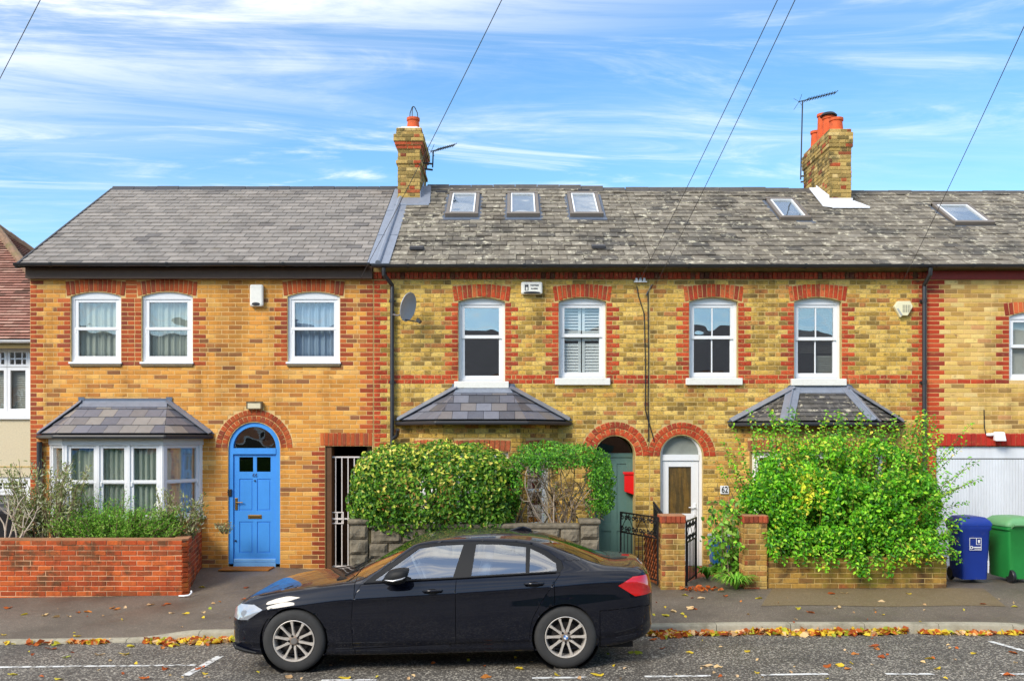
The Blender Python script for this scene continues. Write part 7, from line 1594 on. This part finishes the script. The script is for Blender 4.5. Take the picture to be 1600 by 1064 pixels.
m_cglass = glass_mat('car_glass', (.84, .92, .95, 1), .30); m_int = M('interior', lin(128, 132, 138), .7, var=.1); m_intd = M('interior_dark', lin(44, 45, 48), .7)
m_tail = M('lamp_red', lin(214, 14, 22), .12, spec=.8, coat=1, var=.1, vs=30); m_headl = M('lamp_clear', lin(176, 182, 190), .14, metal=.35, spec=.9, coat=1, var=.12, vs=18)
CAR = thing('parked_car', (-3.05, 10.80, 0), 'dark blue saloon car with dusty roof parked at the kerb', 'car'); CT = Matrix.Translation((-3.05, 10.80, tilt(-.85) + .0)) @ Matrix.Translation((2.2, 0, 0)) @ Matrix.Rotation(-.014, 4, 'Y') @ Matrix.Translation((-2.2, 0, 0))
def car_fit(v):
    v.x = .80 - (.80 - v.x) * .905 if v.x < .80 else (3.61 + (v.x - 3.61) * .905 if v.x > 3.61 else v.x)
    if v.z > .90: v.z = .90 + (v.z - .90) * .90
def carset(o, parent=None):
    if o.matrix_basis == Matrix.Identity(4) and not o.name.startswith(('wheel', 'rim', 'spoke', 'hub', 'brake', 'centre', 'cap')):
        for v in o.data.vertices: car_fit(v.co)
    o.matrix_basis = CT @ o.matrix_basis; setp(o, parent or CAR); return o
def half_part(name, faces, mat, both=False, lip=.018, gap=.0032, inset=0.0, side=-1):
    """copy faces of the half body into a part; both mirrors across the centre line, side +1 gives the far twin"""
    b2 = bmesh.new(); mp = {}
    for f in faces:
        try: b2.faces.new([mp.setdefault(v, None) or mp.__setitem__(v, b2.verts.new(v.co)) or mp[v] for v in f.verts])
        except ValueError: pass
    bmesh.ops.remove_doubles(b2, verts=b2.verts, dist=2e-5)
    if both:
        ret = bmesh.ops.duplicate(b2, geom=list(b2.verts) + list(b2.edges) + list(b2.faces)); nf = [q for q in ret['geom'] if isinstance(q, bmesh.types.BMFace)]
        for q in ret['geom']:
            if isinstance(q, bmesh.types.BMVert): q.co.y = -q.co.y
        bmesh.ops.reverse_faces(b2, faces=nf); bmesh.ops.remove_doubles(b2, verts=b2.verts, dist=2e-4)
    elif side > 0:
        for v in b2.verts: v.co.y = -v.co.y
        bmesh.ops.reverse_faces(b2, faces=b2.faces)
    b2.normal_update(); be = [e for e in b2.edges if e.is_boundary]; bv = {v for e in be for v in e.verts}; mv = {}
    for v in bv:
        c_ = sum((f.calc_center_median() for f in v.link_faces), Vector()) / len(v.link_faces) - v.co; c_ -= v.normal * c_.dot(v.normal)
        if c_.length > 1e-6: mv[v] = c_.normalized() * min(gap, c_.length * .6)
    for v, d in mv.items(): v.co += d
    if inset:
        for v in b2.verts: v.co -= v.normal * inset
    for f in b2.faces: f.smooth = True
    nrm = {v: v.normal.copy() for v in bv}
    if lip:
        for e in be: e.smooth = False
        old = {tuple(v.co): nrm[v] for v in bv}; ret = bmesh.ops.extrude_edge_only(b2, edges=be)
        for q in ret['geom']:
            if isinstance(q, bmesh.types.BMVert): q.co -= old.get(tuple(q.co), Vector((0, 0, 0))) * lip
    me = bpy.data.meshes.new(name); b2.to_mesh(me); b2.free(); o = mesh_obj(name, me, mat); return carset(o)
body_keys = ('front_bumper', 'front_wing', 'rear_bumper', 'sill', 'rear_wing', 'roof_frame', 'bonnet', 'boot')
names = {'bonnet': 'bonnet', 'boot': 'boot_lid', 'roof_frame': 'roof', 'front_bumper': 'front_bumper', 'rear_bumper': 'rear_bumper'}
for k in names:
    if k in cls: half_part(names[k], cls[k], m_paint, True)
for s_ in (-1, 1):
    for k in ('front_wing', 'rear_wing', 'sill'): half_part(k, cls[k], m_paint, False, side=s_)
    for k, nm in (('fdoor', 'front_door'), ('rdoor', 'rear_door')): half_part(nm, cls[k], m_paint, False, side=s_)
    half_part('window_surround', cls['dlo'], m_trim, False, side=s_, gap=.0008)
    for k, nm in (('g1', 'front_side_window'), ('g2', 'rear_side_window'), ('g3', 'quarter_window')): half_part(nm, cls[k], m_cglass, False, lip=0, inset=.006, side=s_, gap=0)
    half_part('headlight', cls['head'], m_headl, False, side=s_, gap=.0015); half_part('tail_light', cls['tail'], m_tail, False, side=s_, gap=.0015)
half_part('windscreen', cls['screen'], m_cglass, True, lip=0, inset=.004, gap=0); half_part('rear_screen', cls['rear_screen'], glass_mat('car_glass_dark', (.25, .26, .27, 1), .12), True, lip=0, inset=.004, gap=0)
# dark inner shell behind the panel gaps
b2 = [f for k in ('front_bumper', 'front_wing', 'rear_bumper', 'sill', 'rear_wing', 'roof_frame', 'bonnet', 'boot', 'fdoor', 'rdoor', 'dlo', 'head', 'tail') for f in cls.get(k, [])]
half_part('inner_shell', b2, m_trim, True, lip=0, inset=.022, gap=0)
# underbody and wheel housings
mb = MB(); mb.box(.25, 4.4, -.70, .70, .18, .24); 
carset(mb.build('underbody', m_trim, None))
for xw in (.80, 3.61):
    for s_ in (-1, 1): mb = MB(); mb.lathe([(.02, s_ * .52), (.355, s_ * .52), (.356, s_ * .872)], (xw, 0, .325), 'Y', 36); carset(mb.build('wheel_housing', m_trim, None))
# wheels
def make_wheel(xw, s_):
    W_ = MB(); y0 = s_ * .878
    tyre = MB(); R_ = .327; prof = [(.214, -.10), (.225, -.112), (.262, -.118), (.296, -.112), (.315, -.098), (R_, -.075), (R_, .075), (.315, .098), (.296, .112), (.262, .118), (.225, .112), (.214, .10)]
    ce = Vector((xw, s_ * .775, .327)); tyre.lathe([(a, b) for a, b in prof], ce, 'Y', 48); to = tyre.build('wheel', m_rub, None, smooth=30); carset(to)
    yo = s_ * .775 + s_ * .108; rim = MB()
    rim.lathe([(.214, 0), (.2155, s_ * .004), (.209, s_ * .006), (.200, -s_ * .004), (.196, -s_ * .03), (.19, -s_ * .12)], (xw, yo, .327), 'Y', 48); ro = rim.build('rim', m_alloy, None, smooth=35); carset(ro, to)
    bk = MB(); bk.lathe([(.0, 0), (.19, 0)], (xw, yo - s_ * .10, .327), 'Y', 40); carset(bk.build('wheel_back', m_trim, None), to); dk = MB(); dk.lathe([(.06, s_ * .012), (.145, s_ * .012), (.147, 0), (.06, 0)], (xw, yo - s_ * .085, .327), 'Y', 40); carset(dk.build('brake_disc', m_disc, None), to)
    for k in range(10):
        a = R(90 + 36 * k + (18 if xw > 2 else 6)); d = Vector((math.cos(a), 0, math.sin(a))); t = Vector((-math.sin(a), 0, math.cos(a))); sp = MB(); v = []
        for rr, hw_, dp, th_ in ((.045, .017, .012, .03), (.11, .0105, .006, .024), (.165, .0115, .002, .022), (.202, .0175, .0, .02)):
            p = Vector((xw, yo - s_ * dp, .327)) + d * rr; q = Vector((0, -s_ * th_, 0)); v += [p - t * hw_ * .8, p + t * hw_ * .8, p + t * hw_ * 1.25 + q, p - t * hw_ * 1.25 + q]
        f = []
        for j in range(3):
            for m in range(4): f.append((j * 4 + m, j * 4 + (m + 1) % 4, j * 4 + 4 + (m + 1) % 4, j * 4 + 4 + m))
        sp.add(v, f); carset(sp.build('spoke', m_alloy, None), to)
    hub = MB(); hub.lathe([(.0, s_ * .004), (.034, s_ * .002), (.058, -s_ * .006), (.066, -s_ * .03)], (xw, yo - s_ * .008, .327), 'Y', 30); carset(hub.build('hub', m_alloyd, None, smooth=40), to)
    for k in range(5): a = R(90 + 72 * k + (36 if xw > 2 else 20)); b_ = MB(); b_.lathe([(.0, s_ * .002), (.0115, s_ * .002), (.0115, -s_ * .02)], (xw + .052 * math.cos(a), yo - s_ * .005, .327 + .052 * math.sin(a)), 'Y', 12); carset(b_.build('wheel_bolt', m_trim, None), to)
    cap = MB(); cap.lathe([(.0, s_ * .009), (.033, s_ * .007), (.034, -s_ * .01)], (xw, yo - s_ * .006, .327), 'Y', 24); co_ = cap.build('centre_cap', M('cap_ring', lin(28, 34, 60) if xw > 2 else lin(120, 116, 112), .4), None, smooth=40); carset(co_, to)
    if xw > 2:
        for k in range(4):
            e = MB(); pts = [(xw, yo + s_ * .0045, .327)] + [(xw + .022 * math.cos(R(90 * k + 15 * j + 8)), yo + s_ * .0045, .327 + .022 * math.sin(R(90 * k + 15 * j + 8))) for j in range(7)]; e.prism(pts, (0, -s_ * .003, 0)); carset(e.build('cap_emblem', m_white if k % 2 == 0 else M('emblem_blue', lin(60, 130, 210), .4), None), to)
    return to
for xw in (.80, 3.61):
    for s_ in (-1, 1): make_wheel(xw, s_)
# handles, mirrors, trims
for s_ in (-1, 1):
    for xh, zh_ in ((2.24, .822), (3.29, .882)):
        yy = s_ * (cW(xh) - .012); cu_ = MB(); cu_.lathe([(.0, 0), (.05, 0), (.052, s_ * .002)], (0, 0, 0), 'Y', 24); c_ = cu_.build('handle_recess', m_trim, None); c_.matrix_basis = Matrix.Translation((xh, yy + s_ * .012, zh_ - .004)) @ Matrix.Diagonal((1.25, 1, .58, 1)); carset(c_)
        hd = MB(); hd.tube([(xh - .10, yy + s_ * .002, zh_ + .002), (xh - .085, yy + s_ * .028, zh_ + .006), (xh, yy + s_ * .040, zh_ + .008), (xh + .085, yy + s_ * .030, zh_ + .009), (xh + .10, yy + s_ * .004, zh_ + .009)], [.008, .012, .013, .012, .008], 10); carset(hd.build('door_handle', m_paint, None, smooth=50))
    mi = MB(); v = []; f = []; seg = 14
    for k, (dx, a_, b_) in enumerate(((0, .03, .035), (.03, .075, .07), (.10, .105, .088), (.18, .11, .092), (.225, .10, .08), (.235, .085, .068))):
        for j in range(seg): t = 2 * math.pi * j / seg; v.append((1.76 + dx + .02 * math.sin(t), s_ * (.985 + a_ * math.copysign(abs(math.cos(t)) ** .7, math.cos(t))), 1.0 + b_ * math.copysign(abs(math.sin(t)) ** .7, math.sin(t)) + dx * .06))
    for k in range(5):
        for j in range(seg): q = (j + 1) % seg; f.append((k * seg + j, k * seg + q, k * seg + seg + q, k * seg + seg + j))
    f += [tuple(range(seg)), tuple(5 * seg + j for j in range(seg))]; mi.add(v, f); mo = mi.build('door_mirror', m_trim if s_ < 0 else m_paint, None, smooth=50); carset(mo)
    st_ = MB(); st_.bar((1.74, s_ * .80, .93), (1.86, s_ * .93, .95), .09, .03); carset(st_.build('mirror_stalk', m_trim, None, bevel=.01), mo)
    sl = MB(); sl.tube([(1.775, s_ * 1.062, .975), (1.86, s_ * 1.092, .968), (1.95, s_ * 1.094, .99), (1.985, s_ * 1.08, 1.01)], [.005, .011, .010, .004], 8); carset(sl.build('mirror_indicator', M('silver_trim', lin(190, 192, 196), .3, metal=.6), None, smooth=50), mo)
    # headlight inside: projector and eyelid; lower bumper lip
    hl = MB(); hl.box(.20, .27, s_ * .792, s_ * .80, .55, .63) if False else hl.lathe([(.0, s_ * .004), (.036, s_ * .003), (.04, -s_ * .02)], (.21, s_ * (cW(.21) - .004), .60), 'Y', 20); carset(hl.build('headlight_lens', M('lens_smoke', lin(176, 184, 194), .12, metal=.3, coat=1), None, smooth=40))
    wp = MB(); wp.tube([(x_, s_ * (cW(x_) - .066), cZL(x_) + .012) for x_ in [1.52 + .05 * i for i in range(41)]], .007, 6); carset(wp.build('window_trim', m_trim, None))
for s_ in (-1, 1):
    lip_ = MB(); lip_.tube([(.03, s_ * .45, .25), (.03, s_ * .60, .245), (.09, s_ * .72, .235), (.22, s_ * .80, .22), (.36, s_ * .838, .20)], [.02, .022, .022, .016, .008], 8); carset(lip_.build('bumper_lip', m_trim, None, smooth=50))
fin = MB(); fin.prism([(3.02, .0, 1.40), (3.30, .0, 1.375), (3.28, .0, 1.425), (3.20, .0, 1.452), (3.14, .0, 1.445)], (0, .03, 0)); carset(fin.build('roof_fin', m_paint, None, bevel=.012))
for y_, a_ in ((-.50, .55), (.12, .60)):
    wi = MB(); wi.tube([(1.30, y_ - .12, .965), (1.36, y_ + .1, .99), (1.40, y_ + a_, 1.0)], .012, 6); carset(wi.build('wiper', m_trim, None))
grl = MB(); grl.box(1.20, 1.36, -.60, .60, .90, .925); carset(grl.build('cowl', m_trim, None))
# interior
it = MB(); it.box(1.35, 3.95, -.74, .74, .26, .34); it.box(1.40, 1.80, -.70, .70, .34, .90); it.box(3.55, 4.1, -.66, .66, .34, .98); carset(it.build('cabin_floor', m_intd, None, bevel=.03))
for xs_ in (2.20,):
    for s_ in (-1, 1):
        se = MB(); se.box(xs_ - .12, xs_ + .42, s_ * .36 - .25, s_ * .36 + .25, .38, .56); se.prism([(xs_ + .36, s_ * .36 - .24, .50), (xs_ + .52, s_ * .36 - .24, .50), (xs_ + .66, s_ * .36 - .24, 1.06), (xs_ + .54, s_ * .36 - .24, 1.08)], (0, .48, 0)); so = se.build('front_seat', m_int, None, bevel=.05); carset(so)
        hr = MB(); hr.box(xs_ + .57, xs_ + .67, s_ * .36 - .13, s_ * .36 + .13, 1.10, 1.27); carset(hr.build('headrest', m_int, None, bevel=.04), so)
re = MB(); re.box(2.95, 3.5, -.62, .62, .38, .58); re.prism([(3.42, -.62, .55), (3.56, -.62, .55), (3.72, -.62, 1.02), (3.60, -.62, 1.04)], (0, 1.24, 0)); ro_ = re.build('rear_seat', m_int, None, bevel=.04); carset(ro_)
for y_ in (-.38, .38): hr = MB(); hr.box(3.60, 3.69, y_ - .12, y_ + .12, 1.03, 1.17); carset(hr.build('headrest', m_int, None, bevel=.04), ro_)
sw = MB(); c_ = Vector((1.98, .36, .92)); ax = Vector((1, 0, .45)).normalized(); e1 = Vector((0, 1, 0)); e2 = ax.cross(e1); sw.tube([c_ + e1 * .185 * math.cos(t) + e2 * .185 * math.sin(t) for t in [2 * math.pi * k / 32 for k in range(33)]], .016, 8); sw.bar(c_ - e1 * .17, c_ + e1 * .17, .03, .05); carset(sw.build('steering_wheel', m_int, None))
bm.free()
# ------------------------------------------------------------------ the other side of the street, behind the viewer: it shows only mirrored in glass and paint
OP = thing('opposite_terrace', (0, -11, 0), 'red brick terrace across the street, seen only mirrored in the window panes', 'house')
mb = MB(); mb.box(-34, 34, -16, -11, -.3, 5.2); mb.build('wall', M('brick_plain', lin(196, 140, 108), .9, var=.2, vs=6), OP)
mb = MB(); mb.prism([(-34.2, -10.7, 5.2), (-34.2, -13.5, 7.6), (-34.2, -16.3, 5.2)], (68.4, 0, 0)); mb.build('roof', M('slate_plain', lin(96, 92, 92), .7, var=.2, vs=3), OP)
for i in range(14):
    x_ = -30 + i * 4.5
    for dx, z0, z1, w_ in ((0, 3.2, 4.7, .95), (2.0, 3.2, 4.7, .95), (0.2, .9, 2.4, 1.7)):
        mb = MB(); frame_rect(mb, x_ + dx - w_ / 2, x_ + dx + w_ / 2, z0, z1, -10.98, -10.9, .08, .08, .08, .08); wo = mb.build('window', m_white, OP); MB().box(x_ + dx - w_ / 2 + .08, x_ + dx + w_ / 2 - .08, -10.97, -10.95, z0 + .08, z1 - .08).build('pane', M('pane_dark', lin(46, 50, 54), .1), wo)
    mb = MB(); mb.box(x_ + 2.0, x_ + 2.9, -10.98, -10.93, .1, 2.2); mb.build('door', m_green if i % 2 else m_blue, OP)
mb = MB(); mb.box(-34, 34, -6.2, -5.4, -.2, 1.7); tag(mb.build('opposite_hedge', M('hedge_plain', lin(70, 104, 36), .9, var=.5, vs=5, bump=1, bs=12), None), 'low hedge on the viewer\'s side of the street, mirrored in the car doors', 'hedge')
print('objects', len(bpy.data.objects))
